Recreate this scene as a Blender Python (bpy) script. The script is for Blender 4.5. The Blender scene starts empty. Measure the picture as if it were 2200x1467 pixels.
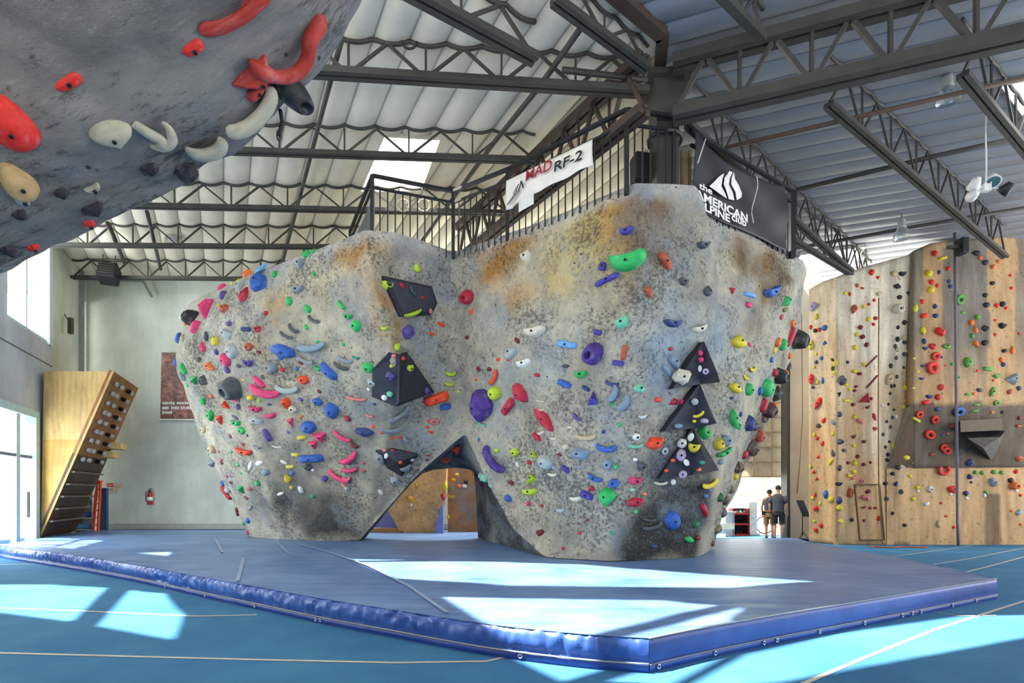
import bpy, bmesh, math, random
from mathutils import Vector, Matrix, noise
from mathutils.bvhtree import BVHTree
from mathutils.geometry import tessellate_polygon

S = bpy.context.scene
C = S.collection
R = math.radians
F, U0, V0, CZ = 1100.0, 1100.0, 1060.0, 1.55        # focal length in pixels, principal point, eye height

# ------------------------------------------------------------------ survey helpers
def P(u, v, y):
    """World point seen at photo pixel (u, v) at depth y."""
    return Vector(((u - U0) / F * y, y, CZ + (V0 - v) / F * y))
def PZ(u, v, z):
    """World point seen at photo pixel (u, v) on the level plane z."""
    return P(u, v, (z - CZ) * F / (V0 - v))
def PX(u, y, z):
    return Vector(((u - U0) / F * y, y, z))
def pix(p):
    return (U0 + p.x / p.y * F, V0 - (p.z - CZ) / p.y * F)

# ------------------------------------------------------------------ camera
cam = bpy.data.cameras.new('camera')
cam.sensor_width = 36.0
cam.lens = 36.0 * F / 2200
cam.shift_y = (V0 - 733.5) / 2200
cam.clip_end = 500
co = bpy.data.objects.new('camera', cam)
co.location = (0, 0, CZ)
co.rotation_euler = (R(90), 0, 0)
C.objects.link(co)
S.camera = co
S.view_settings.view_transform = 'Standard'
S.view_settings.look = 'None'
S.view_settings.gamma = 1
S.view_settings.use_curve_mapping = False
S.view_settings.exposure = 0.0

# ------------------------------------------------------------------ materials
def srgb(c):
    if isinstance(c, str):
        c = [int(c[i:i + 2], 16) / 255 for i in (0, 2, 4)]
    return tuple((x / 12.92 if x <= .04045 else ((x + .055) / 1.055) ** 2.4) for x in c) + (1,)
MATS = {}
def nodes(name):
    m = bpy.data.materials.new(name)
    m.use_nodes = True
    nt = m.node_tree
    return m, nt, nt.nodes['Principled BSDF']
def nd(nt, t, **kw):
    n = nt.nodes.new(t)
    for k, v in kw.items():
        if k in n.inputs: n.inputs[k].default_value = v
        else: setattr(n, k, v)
    return n
def ramp(nt, a, b, ca=(0, 0, 0, 1), cb=(1, 1, 1, 1)):
    r = nt.nodes.new('ShaderNodeValToRGB')
    e = r.color_ramp.elements
    e[0].position, e[0].color, e[1].position, e[1].color = a, ca, b, cb
    return r
def mixc(nt, fac, a, b, mode='MIX'):
    m = nt.nodes.new('ShaderNodeMix')
    m.data_type, m.blend_type = 'RGBA', mode
    for sock, val in ((m.inputs[0], fac), (m.inputs[6], a), (m.inputs[7], b)):
        if hasattr(val, 'links'): nt.links.new(val, sock)
        else: sock.default_value = val
    return m.outputs[2]
def coords(nt, scale=(1, 1, 1), rot=(0, 0, 0), kind='Object'):
    t = nt.nodes.new('ShaderNodeTexCoord')
    mp = nt.nodes.new('ShaderNodeMapping')
    mp.inputs['Scale'].default_value = scale
    mp.inputs['Rotation'].default_value = rot
    nt.links.new(t.outputs[kind], mp.inputs[0])
    return mp.outputs[0]
def turned(nt, rot, scale):
    """Object coordinates turned first, then stretched."""
    m = nt.nodes.new('ShaderNodeMapping'); m.inputs['Scale'].default_value = scale
    nt.links.new(coords(nt, (1, 1, 1), rot), m.inputs[0])
    return m.outputs[0]
def noise_tex(nt, vec, scale, detail=4, rough=.6):
    n = nd(nt, 'ShaderNodeTexNoise', Scale=scale, Detail=detail, Roughness=rough)
    nt.links.new(vec, n.inputs['Vector'])
    return n.outputs[0]
def bump(nt, bsdf, h, strength=.3, dist=.02):
    b = nd(nt, 'ShaderNodeBump', Strength=strength, Distance=dist)
    nt.links.new(h, b.inputs['Height'])
    nt.links.new(b.outputs[0], bsdf.inputs['Normal'])
def plain(name, col, rough=.6, metal=0.0, var=.12, scale=6, bumps=0.0, spec=.4, kind='Object'):
    """One colour with a little procedural unevenness."""
    if name in MATS: return MATS[name]
    m, nt, b = nodes(name)
    c = srgb(col)
    vec = coords(nt, kind=kind)
    n = noise_tex(nt, vec, scale)
    lo = tuple(x * (1 - var) for x in c[:3]) + (1,)
    hi = tuple(min(1, x * (1 + var)) for x in c[:3]) + (1,)
    r = ramp(nt, .3, .7, lo, hi)
    nt.links.new(n, r.inputs[0])
    nt.links.new(r.outputs[0], b.inputs['Base Color'])
    b.inputs['Roughness'].default_value = rough
    b.inputs['Metallic'].default_value = metal
    b.inputs['Specular IOR Level'].default_value = spec
    if bumps: bump(nt, b, noise_tex(nt, vec, scale * 5), bumps)
    MATS[name] = m
    return m

# ------------------------------------------------------------------ mesh building
class MB:
    def __init__(s): s.v, s.f, s.m = [], [], []
    def add(s, vs, fs, mi=0):
        o = len(s.v)
        s.v += [Vector(v) for v in vs]
        s.f += [tuple(i + o for i in f) for f in fs]
        s.m += [mi] * len(fs)
        return s
    def box(s, c, d, rot=0, mi=0, M=None):
        x, y, z = (q / 2 for q in d)
        vs = [Vector((a * x, b * y, e * z)) for e in (-1, 1) for b in (-1, 1) for a in (-1, 1)]
        M = M or Matrix.Rotation(rot, 4, 'Z')
        s.add([M @ v + Vector(c) for v in vs],
              [(0, 2, 3, 1), (4, 5, 7, 6), (0, 1, 5, 4), (2, 6, 7, 3), (0, 4, 6, 2), (1, 3, 7, 5)], mi)
        return s
    def bar(s, a, b, w, h=None, mi=0):
        """Rectangular bar from a to b, w wide (level) and h deep."""
        a, b = Vector(a), Vector(b); h = h or w
        d = (b - a).normalized()
        up = Vector((0, 0, 1)) if abs(d.z) < .95 else Vector((0, 1, 0))
        x = d.cross(up).normalized() * w / 2; y = x.cross(d).normalized() * h / 2
        vs = [p + i * x + j * y for p in (a, b) for i, j in ((-1, -1), (1, -1), (1, 1), (-1, 1))]
        s.add(vs, [(3, 2, 1, 0), (4, 5, 6, 7), (0, 1, 5, 4), (1, 2, 6, 5), (2, 3, 7, 6), (3, 0, 4, 7)], mi)
        return s
    def tube(s, pts, r, n=8, mi=0, closed=False):
        pts = [Vector(p) for p in pts]
        rs = r if isinstance(r, (list, tuple)) else [r] * len(pts)
        o = len(s.v); up = Vector((0, 0, 1)); N = len(pts)
        for i, p in enumerate(pts):
            if closed: d = pts[(i + 1) % N] - pts[i - 1]
            else: d = pts[min(i + 1, N - 1)] - pts[max(i - 1, 0)]
            d.normalize()
            x = d.cross(up)
            if x.length < .05: x = d.cross(Vector((0, 1, 0)))
            x.normalize(); y = x.cross(d)
            for k in range(n):
                a = 2 * math.pi * k / n
                s.v.append(p + (x * math.cos(a) + y * math.sin(a)) * rs[i])
        for i in range(N if closed else N - 1):
            for k in range(n):
                a, b = o + i * n, o + ((i + 1) % N) * n
                s.f.append((a + k, a + (k + 1) % n, b + (k + 1) % n, b + k)); s.m.append(mi)
        if not closed:
            s.f.append(tuple(o + k for k in range(n))[::-1]); s.m.append(mi)
            s.f.append(tuple(o + (N - 1) * n + k for k in range(n))); s.m.append(mi)
        return s
    def lathe(s, prof, n=20, M=None, mi=0):
        """Profile [(radius, height)] turned about z, then placed by M."""
        M = M or Matrix()
        o = len(s.v)
        for r, z in prof:
            for k in range(n):
                a = 2 * math.pi * k / n
                s.v.append(M @ Vector((r * math.cos(a), r * math.sin(a), z)))
        for i in range(len(prof) - 1):
            for k in range(n):
                a, b = o + i * n, o + (i + 1) * n
                s.f.append((a + k, a + (k + 1) % n, b + (k + 1) % n, b + k)); s.m.append(mi)
        return s
    def prism(s, poly, off, mi=0):
        """Planar polygon pushed through by the vector off."""
        n = len(poly); a = [Vector(p) for p in poly]; off = Vector(off)
        s.add(a + [p + off for p in a],
              [tuple(range(n))[::-1], tuple(range(n, 2 * n))] + [(i, (i + 1) % n, n + (i + 1) % n, n + i) for i in range(n)], mi)
        return s
    def mesh(s, name, mats, smooth=False):
        me = bpy.data.meshes.new(name)
        me.from_pydata([tuple(v) for v in s.v], [], s.f)
        for m in (mats if isinstance(mats, (list, tuple)) else [mats]): me.materials.append(m)
        me.polygons.foreach_set('material_index', s.m)
        if smooth: me.polygons.foreach_set('use_smooth', [True] * len(s.f))
        me.update()
        return me
    def obj(s, name, mats, parent=None, smooth=False, fix=True, bevel=0):
        me = s.mesh(name, mats, smooth)
        if fix:
            bm = bmesh.new(); bm.from_mesh(me)
            bmesh.ops.recalc_face_normals(bm, faces=bm.faces)
            bm.to_mesh(me); bm.free()
        o = bpy.data.objects.new(name, me)
        C.objects.link(o)
        if parent:
            o.parent = parent
            o.matrix_parent_inverse = parent_inverse(parent)
        if bevel:
            b = o.modifiers.new('bevel', 'BEVEL'); b.width = bevel; b.segments = 2; b.limit_method = 'ANGLE'
        return o
def parent_inverse(p):
    """Parts are built in world space; a thing's Empty only carries a translation."""
    return p.matrix_basis.inverted()
def tag(o, label, cat, group=None):
    o['label'] = label; o['category'] = cat
    if group: o['group'] = group
    return o
def thing(name, loc, label, cat, group=None):
    o = bpy.data.objects.new(name, None)
    o.empty_display_size = .1
    o.location = loc
    C.objects.link(o)
    o.matrix_basis = Matrix.Translation(Vector(loc))
    return tag(o, label, cat, group)
def struct(o):
    o['kind'] = 'structure'
    return o
def lerp(a, b, t): return a + (b - a) * t
def catmull(pts, n):
    """n points evenly spaced along a Catmull-Rom curve through pts."""
    pts = [Vector(p) for p in pts]
    q = [pts[0] * 2 - pts[1]] + pts + [pts[-1] * 2 - pts[-2]]
    out = []
    for i in range(1, len(q) - 2):
        for k in range(24):
            t = k / 24
            a, b, c, d = q[i - 1], q[i], q[i + 1], q[i + 2]
            out.append(.5 * ((2 * b) + (c - a) * t + (2 * a - 5 * b + 4 * c - d) * t * t + (3 * b - a - 3 * c + d) * t ** 3))
    out.append(pts[-1])
    L = [0]
    for i in range(1, len(out)): L.append(L[-1] + (out[i] - out[i - 1]).length)
    res, j = [], 0
    for k in range(n):
        s = L[-1] * k / (n - 1)
        while j < len(out) - 2 and L[j + 1] < s: j += 1
        w = (s - L[j]) / max(1e-9, L[j + 1] - L[j])
        res.append(out[j].lerp(out[j + 1], min(1, w)))
    return res

M_STEEL = plain('dark_steel', '45443f', .55, .25, .2, 3)
M_STEEL2 = plain('brown_primer_steel', '4b3d35', .6, .2, .2, 3)
M_BLACKMETAL = plain('black_painted_metal', '2a2c2f', .5, .3, .15, 5)
M_WHITE = plain('white_plastic', 'dcdcd8', .5)
M_RED = plain('red_paint', 'c8281e', .5)
M_RUBBER = plain('black_rubber', '1d1e20', .7)
# ------------------------------------------------------------------ roof
ZR = 9.25
APEX = Vector((2.5, 8.5))                      # plan position of the roof column
NB = Vector((3.5, -.75)).normalized()           # normal of the girder line running back from the column (points right)
NFW = Vector((-1.3, 1.75)).normalized()        # normal of the line running forward from the column (points to the back)
DL, DR = Vector((-.49, .87)), Vector((.945, -.327))
WL, WR = .55, .46
SL, SR = .075, .05
def in_left(x, y):
    q = Vector((x, y)) - APEX
    return q.dot(NB) < 0 and q.dot(NFW) > 0
def zceil(x, y, left=None):
    left = in_left(x, y) if left is None else left
    D, W, A = (DL, WL, SL) if left else (DR, WR, SR)
    t = (x * -D.y + y * D.x) / W
    s = t - math.floor(t)
    return ZR - A * 4 * s * (1 - s)

SUN_D = Vector((.97 * .545, .24 * .545, -.839)).normalized()     # direction the sunlight travels
def up_sun(p, z):
    return p - SUN_D * ((p.z - z) / SUN_D.z)
# sunlit patches on the mat and floor: each comes through an unseen roof opening added and shaped for it
PATCH = [
    [PZ(752, 1199, .3), PZ(1250, 1209, .3), PZ(1765, 1249, .3), PZ(1570, 1262, .3), PZ(1100, 1257, .3), PZ(850, 1241, .3)],
    [PZ(955, 1280, .3), PZ(1440, 1290, .3), PZ(1620, 1303, .3), PZ(1570, 1342, .3), PZ(1400, 1415, .3), PZ(1230, 1415, .3), PZ(1060, 1345, .3)],
    [PZ(1560, 1408, 0), PZ(1800, 1362, 0), PZ(2080, 1322, 0), PZ(2500, 1318, 0), PZ(2500, 1400, 0), PZ(2200, 1425, 0), PZ(1700, 1462, 0), PZ(1330, 1530, 0)],
    [PZ(-120, 1255, 0), PZ(120, 1255, 0), PZ(250, 1262, 0), PZ(180, 1337, 0), PZ(-120, 1300, 0)],
    [PZ(285, 1265, 0), PZ(372, 1275, 0), PZ(418, 1318, 0), PZ(402, 1378, 0), PZ(216, 1344, 0)],
    [PZ(70, 1152, .3), PZ(290, 1163, .3), PZ(250, 1183, .3), PZ(20, 1168, .3)],
    [PZ(302, 1165, .3), PZ(388, 1170, .3), PZ(372, 1194, .3), PZ(262, 1184, .3)],
]
def hole(pl): return [Vector((q.x, q.y)) for q in (up_sun(p, ZR + .15) for p in pl)]
SKY = [hole(p) for p in PATCH[:3]]
VIS = [  # the three roof lights in view
    [PZ(826, 283, 9.25), PZ(945, 290, 9.25), PZ(905, 400, 9.25), PZ(775, 402, 9.25)],
    [Vector((9.2, 16.3, 9)), Vector((10.9, 15.75, 9)), Vector((11.3, 17.1, 9)), Vector((9.6, 17.9, 9))],
    [PZ(2150, 172, 9.25), PZ(2420, 120, 9.25), PZ(2500, 190, 9.25), PZ(2215, 262, 9.25)],
]
VIS.append([Vector((-2.4, 16.5, 9)), Vector((4.0, 16.3, 9)), Vector((4.2, 17.9, 9)), Vector((-2.4, 18.0, 9))])      # added out of sight behind the boulder to brighten the archway
HOLES = [[Vector((p.x, p.y)) for p in h] for h in VIS] + SKY
for p in PATCH[3:]:
    HOLES.append(hole(p))
def ccw(h):
    a = sum(h[i].x * h[(i + 1) % len(h)].y - h[(i + 1) % len(h)].x * h[i].y for i in range(len(h)))
    return h if a > 0 else h[::-1]
HOLES = [ccw(h) for h in HOLES]
def inside(h, x, y):
    q = Vector((x, y))
    for i in range(len(h)):
        a, b = h[i], h[(i + 1) % len(h)]
        e, w = b - a, q - a
        if e.x * w.y - e.y * w.x < -1e-6: return False
    return True

def fabric(name, left, planes, x0, x1, y0, y1, mat):
    D, W = (DL, WL) if left else (DR, WR)
    N = Vector((-D.y, D.x))
    cor = [Vector((x, y)) for x in (x0, x1) for y in (y0, y1)]
    s0, s1 = min(c.dot(D) for c in cor), max(c.dot(D) for c in cor)
    t0, t1 = min(c.dot(N) for c in cor), max(c.dot(N) for c in cor)
    t0 = math.floor(t0 / W) * W
    nt = int((t1 - t0) / W * 8) + 1
    ns = int((s1 - s0) / 1.2) + 1
    b = bmesh.new()
    g = []
    for i in range(ns + 1):
        row = []
        for j in range(nt + 1):
            q = D * (s0 + i * 1.2) + N * (t0 + j * W / 8)
            row.append(b.verts.new((q.x, q.y, zceil(q.x, q.y, left) if j % 8 else ZR)))
        g.append(row)
    for i in range(ns):
        for j in range(nt):
            b.faces.new((g[i][j], g[i + 1][j], g[i + 1][j + 1], g[i][j + 1])).smooth = (True)
    for co_, no in planes + [((x0, 0), (-1, 0)), ((x1, 0), (1, 0)), ((0, y0), (0, -1)), ((0, y1), (0, 1))]:
        bmesh.ops.bisect_plane(b, geom=b.verts[:] + b.edges[:] + b.faces[:], plane_co=(co_[0], co_[1], 0), plane_no=(no[0], no[1], 0), clear_outer=True)
    for h in HOLES:
        mnx, mxx = min(p.x for p in h), max(p.x for p in h)
        mny, mxy = min(p.y for p in h), max(p.y for p in h)
        for i in range(len(h)):
            a, e = h[i], h[(i + 1) % len(h)] - h[i]
            fs = [f for f in b.faces if mnx - 1.3 < f.calc_center_median().x < mxx + 1.3 and mny - 1.3 < f.calc_center_median().y < mxy + 1.3]
            if not fs: break
            ge = set(fs)
            for f in fs: ge.update(f.edges); ge.update(f.verts)
            bmesh.ops.bisect_plane(b, geom=list(ge), plane_co=(a.x, a.y, 0), plane_no=(e.y, -e.x, 0))
        bmesh.ops.delete(b, geom=[f for f in b.faces if inside(h, *f.calc_center_median().xy)], context='FACES')
    for e in b.edges:
        c = [v.co for v in e.verts]
        if abs(c[0].z - ZR) < 1e-4 and abs(c[1].z - ZR) < 1e-4: e.smooth = False
    me = bpy.data.meshes.new(name); b.to_mesh(me); b.free()
    me.materials.append(mat)
    o = bpy.data.objects.new(name, me); C.objects.link(o)
    return struct(o)
def fabric_mat(name, col, rough, metal, D, W):
    m, nt, b = nodes(name)
    vec = coords(nt, (.6, .6, 1))
    c = srgb(col)
    r = ramp(nt, .3, .75, tuple(x * .86 for x in c[:3]) + (1,), tuple(min(1, x * 1.06) for x in c[:3]) + (1,))
    nt.links.new(noise_tex(nt, vec, 2.2, 6), r.inputs[0])
    # the dark tape along every lap of the sheeting
    t = nt.nodes.new('ShaderNodeTexCoord')
    dp = nd(nt, 'ShaderNodeVectorMath', operation='DOT_PRODUCT')
    dp.inputs[1].default_value = (-D.y / W, D.x / W, 0)
    nt.links.new(t.outputs['Object'], dp.inputs[0])
    fr = nd(nt, 'ShaderNodeMath', operation='FRACT'); nt.links.new(dp.outputs['Value'], fr.inputs[0])
    pp = nd(nt, 'ShaderNodeMath', operation='PINGPONG'); pp.inputs[1].default_value = .5
    nt.links.new(fr.outputs[0], pp.inputs[0])
    rr = ramp(nt, .012, .04, (1, 1, 1, 1), (0, 0, 0, 1)); nt.links.new(pp.outputs[0], rr.inputs[0])
    nt.links.new(mixc(nt, rr.outputs[0], r.outputs[0], tuple(x * .5 for x in c[:3]) + (1,)), b.inputs['Base Color'])
    b.inputs['Roughness'].default_value = rough
    b.inputs['Metallic'].default_value = metal
    bump(nt, b, noise_tex(nt, coords(nt, (1, 1, 1)), 9, 5), .25, .03)
    return m
M_FABL = fabric_mat('white_roof_insulation', 'e9dfcb', .8, 0, DL, WL)
M_FABR = fabric_mat('silver_roof_insulation', '8d9299', .5, .35, DR, WR)
A2 = (APEX.x, APEX.y)
fabric('ceiling_left', True, [(A2, NB), (A2, -NFW)], -20, 6, 2, 18.6, M_FABL)
fabric('ceiling_right', False, [(A2, -NB)], -8, 22, -2, 19.2, M_FABR)
fabric('ceiling_front', False, [(A2, NB), (A2, NFW)], -20, 6, -2, 12, M_FABR)
# roof deck above the insulation, with the same openings, carried far past the walls to block sun
def deck(name, outer, holes, z, th, mat):
    loops = [[Vector((p.x, p.y, 0)) for p in outer]] + [[Vector((p.x, p.y, 0)) for p in h[::-1]] for h in holes]
    tri = tessellate_polygon(loops)
    vs = [v for l in loops for v in l]
    b = MB()
    b.add([(v.x, v.y, z) for v in vs], tri)
    o = b.obj(name, mat)
    return struct(o)
M_DECK = plain('roof_deck', '8a8a86', .8)
deck('ceiling_deck', [Vector(p) for p in ((-36, -14), (24, -14), (24, 20), (-36, 20))], HOLES, ZR + .12, 0, M_DECK)
def glass_mat(name, tint, mix=.12, rough=.1):
    m, nt, b = nodes(name)
    tr = nd(nt, 'ShaderNodeBsdfTransparent'); tr.inputs[0].default_value = tint
    gl = nd(nt, 'ShaderNodeBsdfGlossy'); gl.inputs['Roughness'].default_value = rough
    mx = nd(nt, 'ShaderNodeMixShader'); mx.inputs[0].default_value = mix
    nt.links.new(tr.outputs[0], mx.inputs[1]); nt.links.new(gl.outputs[0], mx.inputs[2])
    nt.links.new(mx.outputs[0], nt.nodes['Material Output'].inputs[0])
    return m
M_GLASS = glass_mat('window_glass', (.93, .96, .97, 1), .06)
M_SKYL = glass_mat('rooflight_glazing', (.97, .97, .95, 1), .03)
for i, h in enumerate(HOLES):
    b = MB(); n = len(h)
    b.add([(p.x, p.y, ZR + .13) for p in h], [tuple(range(n))])
    struct(b.obj('window_%d' % (i + 3), M_SKYL, fix=False))  # glazes the roof lights in view and the added openings alike
M_CURB = plain('rooflight_curb', 'd8d4c8', .7)
for i, h in enumerate(HOLES[:4]):
    b = MB(); n = len(h)
    b.add([(p.x, p.y, z) for z in (ZR - .12, ZR + .13) for p in h], [(k, (k + 1) % n, n + (k + 1) % n, n + k) for k in range(n)])
    struct(b.obj('trim_%d' % (i + 1), M_CURB))

# ------------------------------------------------------------------ roof trusses, girders, pipes
def truss(label, pts, zb, n, w=.09, top=None, m=M_STEEL, name='roof_truss', double=True, first=0, cat='truss', grp='open-web roof trusses'):
    """Open-web truss between two plan points; the top chord follows the hanging insulation."""
    a, b = Vector(pts[0]), Vector(pts[1])
    t = thing(name, (a.x, a.y, zb), label, cat, grp)
    mb = MB(); d = (b - a).normalized(); s = Vector((-d.y, d.x)) * w * .55
    if double:
        for q in (s, -s): mb.bar((a.x + q.x, a.y + q.y, zb), (b.x + q.x, b.y + q.y, zb), w * .75, w)
        mb.bar((a.x, a.y, zb + w * .3), (b.x, b.y, zb + w * .3), w, w * .3)
    else: mb.bar((a.x, a.y, zb), (b.x, b.y, zb), w)
    mb.obj('bottom_chord', m, t)
    L = (b - a).length
    if top is None:
        k = max(2, int(L / .09)); path = []
        for i in range(k + 1):
            p = a.lerp(b, i / k); path.append((p.x, p.y, zceil(p.x, p.y) - .03))
        MB().tube(path, w * .33, 6).obj('top_chord', m, t, smooth=True)
        zt = ZR - .1
    else:
        mb = MB()
        for q in (s, -s): mb.bar((a.x + q.x, a.y + q.y, top), (b.x + q.x, b.y + q.y, top), w * .75, w)
        mb.bar((a.x, a.y, top), (b.x, b.y, top), w, w * .4)
        mb.obj('top_chord', m, t); zt = top
    if name == 'roof_truss': n = max(2, round(L / 1.32))
    for i in range(n):
        p, q, r = a.lerp(b, i / n), a.lerp(b, (i + .5) / n), a.lerp(b, (i + 1) / n)
        e = w * .4
        MB().bar((p.x, p.y, zb), (q.x, q.y, zt), e).obj('web_diagonal', m, t)
        MB().bar((q.x, q.y, zt), (r.x, r.y, zb), e).obj('web_diagonal', m, t)
        if i < n - 1 or name == 'roof_girder':
            k = p if name != 'roof_girder' else q
            MB().bar((r.x, r.y, zb), (r.x, r.y, zt), e * .8).obj('web_post', m, t)
    return t
ZB = 8.6
def lj(u0, v0, u1, v1, z=ZB):
    a, b = PZ(u0, v0, z).xy, PZ(u1, v1, z).xy
    if u0 < 700:                                    # carry the truss on to the left wall
        d = (b - a).normalized()
        for k in range(400):
            if a.x < -11.3 - (a.y - 10) * .449: break
            a = a - d * .05
    return a, b
truss('roof truss against the back wall, lowest of the trusses on the white ceiling', lj(262, 597, 640, 600), ZB, 7)
truss('roof truss second nearest the back wall, crossing above the left prow of the boulder', lj(205, 527, 770, 531), ZB, 9)
truss('roof truss behind the railing posts, third from the back wall', lj(330, 443, 1092, 458), ZB, 10)
truss('roof truss crossing just below the skylight over the boulder deck', lj(420, 322, 1150, 345), ZB, 8)
truss('heavy roof truss running into the left side of the steel column', lj(640, 152, 1392, 198), ZB, 7, w=.11)
truss('roof truss slanting overhead in front of the column, nearest on the white ceiling', lj(800, -60, 1150, 128), ZB, 5, w=.12)
truss('short roof truss running from the top of the picture into the column', lj(1190, 0, 1392, 150, 8.75), 8.75, 4, w=.1)
truss('roof truss leaving the top of the picture above the main girder', (PZ(1540, -20, 8.7).xy, PZ(1640, 84, 8.7).xy), 8.7, 3, w=.12, double=False)
truss('roof truss over the dark hanging banner, running back to the climbing wall', (PZ(1478, 268, 8.3).xy, PZ(1872, 622, 8.3).xy), 8.3, 9)
truss('roof truss ending over the grey panels of the tan climbing wall', (PZ(1780, 225, 8.3).xy, PZ(2160, 552, 8.3).xy), 8.3, 9)
truss('roof truss beside the skylight at the right, nearest the hanging spotlights', (PZ(2068, 160, 8.3).xy, PZ(2330, 478, 8.3).xy), 8.3, 6)
truss('sunlit roof truss ending at the left edge of the tan climbing wall', (PZ(1660, 488, 8.2).xy, PZ(1862, 610, 8.2).xy), 8.2, 5, w=.08)
truss('large grey roof girder running right from the column', (PZ(1446, 250, 8.05).xy, PZ(1446, 250, 8.05).xy.lerp(PZ(2300, 52, 8.05).xy, 2.2)), 8.05, 11, w=.17, top=8.95, name='roof_girder', cat='girder', grp='roof girders')
truss('brown roof girder running back from the column behind the railing', (PZ(1385, 236, 8.0).xy, PZ(985, 560, 8.0).xy), 8.0, 8, w=.15, top=8.9, m=M_STEEL2, name='roof_girder', cat='girder', grp='roof girders')
def pipe(label, pts, r=.035, m=M_STEEL, name='ceiling_pipe', joints=True):
    t = tag(MB().tube(pts, r, 8).obj(name, m, smooth=True), label, 'pipe', 'pipes under the roof')
    return t
ZP = 8.95
pipe('dark pipe on the white ceiling, running down toward the railing corner', [PZ(1262, 40, ZP), PZ(1160, 185, ZP), PZ(1057, 312, ZP), PZ(905, 520, ZP)], .05)
pipe('dark pipe on the white ceiling crossing the trusses above the left prow', [PZ(735, 80, ZP), PZ(690, 250, ZP), PZ(604, 575, ZP)], .045)
pipe('short dark pipe beside the ceiling lamp near the left corner', [PZ(316, 455, 8.8), PZ(345, 578, 8.8)], .05)
pipe('dark steel pipe sloping down to the heater in the left corner', [PZ(232, 480, 8.8), PZ(268, 565, 8.8)], .06)
MP = plain('rust_primer_pipe', '5d4a40', .6)
pipe('brown sprinkler pipe across the silver ceiling, nearest the girder', [PZ(1556, 318, 8.5), PZ(1900, 238, 8.5), PZ(2240, 158, 8.5)], .04, MP)
pipe('black pipe across the silver ceiling behind the dark banner', [PZ(1710, 408, 8.9), PZ(2010, 335, 8.9), PZ(2240, 285, 8.9)], .05)
pipe('black pipe across the silver ceiling behind the hanging spotlights', [PZ(1700, 535, 8.9), PZ(1960, 488, 8.9), PZ(2240, 440, 8.9)], .05)
pipe('dark sprinkler pipe from the column toward the white ceiling', [PZ(1208, 150, 8.8), PZ(1390, 172, 8.8)], .05)
# roof column on the boulder deck
colx = P(1428, 0, 9.35).x
t = thing('steel_column', (colx, 9.35, 6.6), 'flared steel column rising behind the railing to the roof girders', 'column')
b = MB()
w0, w1 = .2, .27
b.add([(colx + sx * w, 9.35 + sy * w, z) for z, w in ((6.5, w0), (8.2, w0), (8.95, w1)) for sx, sy in ((-1, -1), (1, -1), (1, 1), (-1, 1))],
      [(i * 4 + k, i * 4 + (k + 1) % 4, i * 4 + 4 + (k + 1) % 4, i * 4 + 4 + k) for i in (0, 1) for k in range(4)] + [(0, 1, 2, 3), (8, 9, 10, 11)])
b.obj('shaft', M_STEEL, t)
MB().box((colx, 9.35, 8.98), (.75, .75, .1)).obj('cap_plate', M_STEEL, t)
MB().tube([(colx + .3 * math.cos(a * .393), 9.35 + .3 * math.sin(a * .393), 7.98) for a in range(16)], .035, 8, closed=True).obj('clamp_ring', M_STEEL, t, smooth=True)

for a, c in ((APEX, Vector((-6.5, 1.8))), (APEX, Vector((4.65, 18.6)))):
    struct(MB().bar((a.x, a.y, ZR - .1), (c.x, c.y, ZR - .1), .2, .14).obj('beam', M_STEEL2))
# ------------------------------------------------------------------ walls
def concrete(name, col, joint=None):
    m, nt, b = nodes(name)
    vec = coords(nt)
    c = srgb(col)
    r = ramp(nt, .3, .7, tuple(x * .72 for x in c[:3]) + (1,), tuple(min(1, x * 1.1) for x in c[:3]) + (1,))
    nt.links.new(noise_tex(nt, vec, .55, 7, .62), r.inputs[0])
    v2 = coords(nt, (1.5, 1.5, .25))
    r2 = ramp(nt, .35, .65, (.8, .8, .78, 1), (1, 1, 1, 1))
    nt.links.new(noise_tex(nt, v2, 1.6, 5), r2.inputs[0])
    out = mixc(nt, .55, r.outputs[0], r2.outputs[0], 'MULTIPLY')
    nt.links.new(out, b.inputs['Base Color'])
    b.inputs['Roughness'].default_value = .85
    bump(nt, b, noise_tex(nt, vec, 14, 5), .12)
    return m
M_WALLB = concrete('grey_green_concrete', 'd3d9cc')
M_WALLL = concrete('pale_blue_grey_wall', 'c6ccd6')
M_PANEL = concrete('pale_green_panel', 'ced1c2')
YB = 18.2
b = MB(); b.box((-3.75, YB + .1, 4.75), (22.7, .2, 9.5)); struct(b.obj('wall_back', M_WALLB))
LW0, LW1 = Vector((-11.42, 10.0)), Vector((-15.1, 18.2))
LD = (LW1 - LW0).normalized(); LN = Vector((-LD.y, LD.x))        # LN points outward (to the left)
LL = (LW1 - LW0).length
def lwy(y): return (y - LW0.y) / LD.y
def lw(s, z, o=0): return Vector((LW0.x + LD.x * s + LN.x * o, LW0.y + LD.y * s + LN.y * o, z))
def wallquad(mb, s0, s1, z0, z1, o0=0, o1=.22):
    mb.add([lw(s, z, o) for o in (o0, o1) for s, z in ((s0, z0), (s1, z0), (s1, z1), (s0, z1))],
           [(0, 1, 2, 3), (7, 6, 5, 4), (0, 4, 5, 1), (1, 5, 6, 2), (2, 6, 7, 3), (3, 7, 4, 0)])
DS0, DS1, WS0, WS1 = lwy(10.3), lwy(14.4), lwy(12.9), lwy(15.2)
b = MB()
wallquad(b, 0, DS0, 0, 9.3); wallquad(b, DS0, DS1, 3.78, 5.52); wallquad(b, DS0, WS0, 5.52, 9.3)
wallquad(b, DS1, WS1 + .25, 0, 5.52); wallquad(b, WS0, WS1 + .25, 5.52, 6.0); wallquad(b, WS0, WS1, 8.9, 9.3); wallquad(b, WS1, WS1 + .25, 6.0, 9.3)
struct(b.obj('wall_left', M_WALLL))
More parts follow.
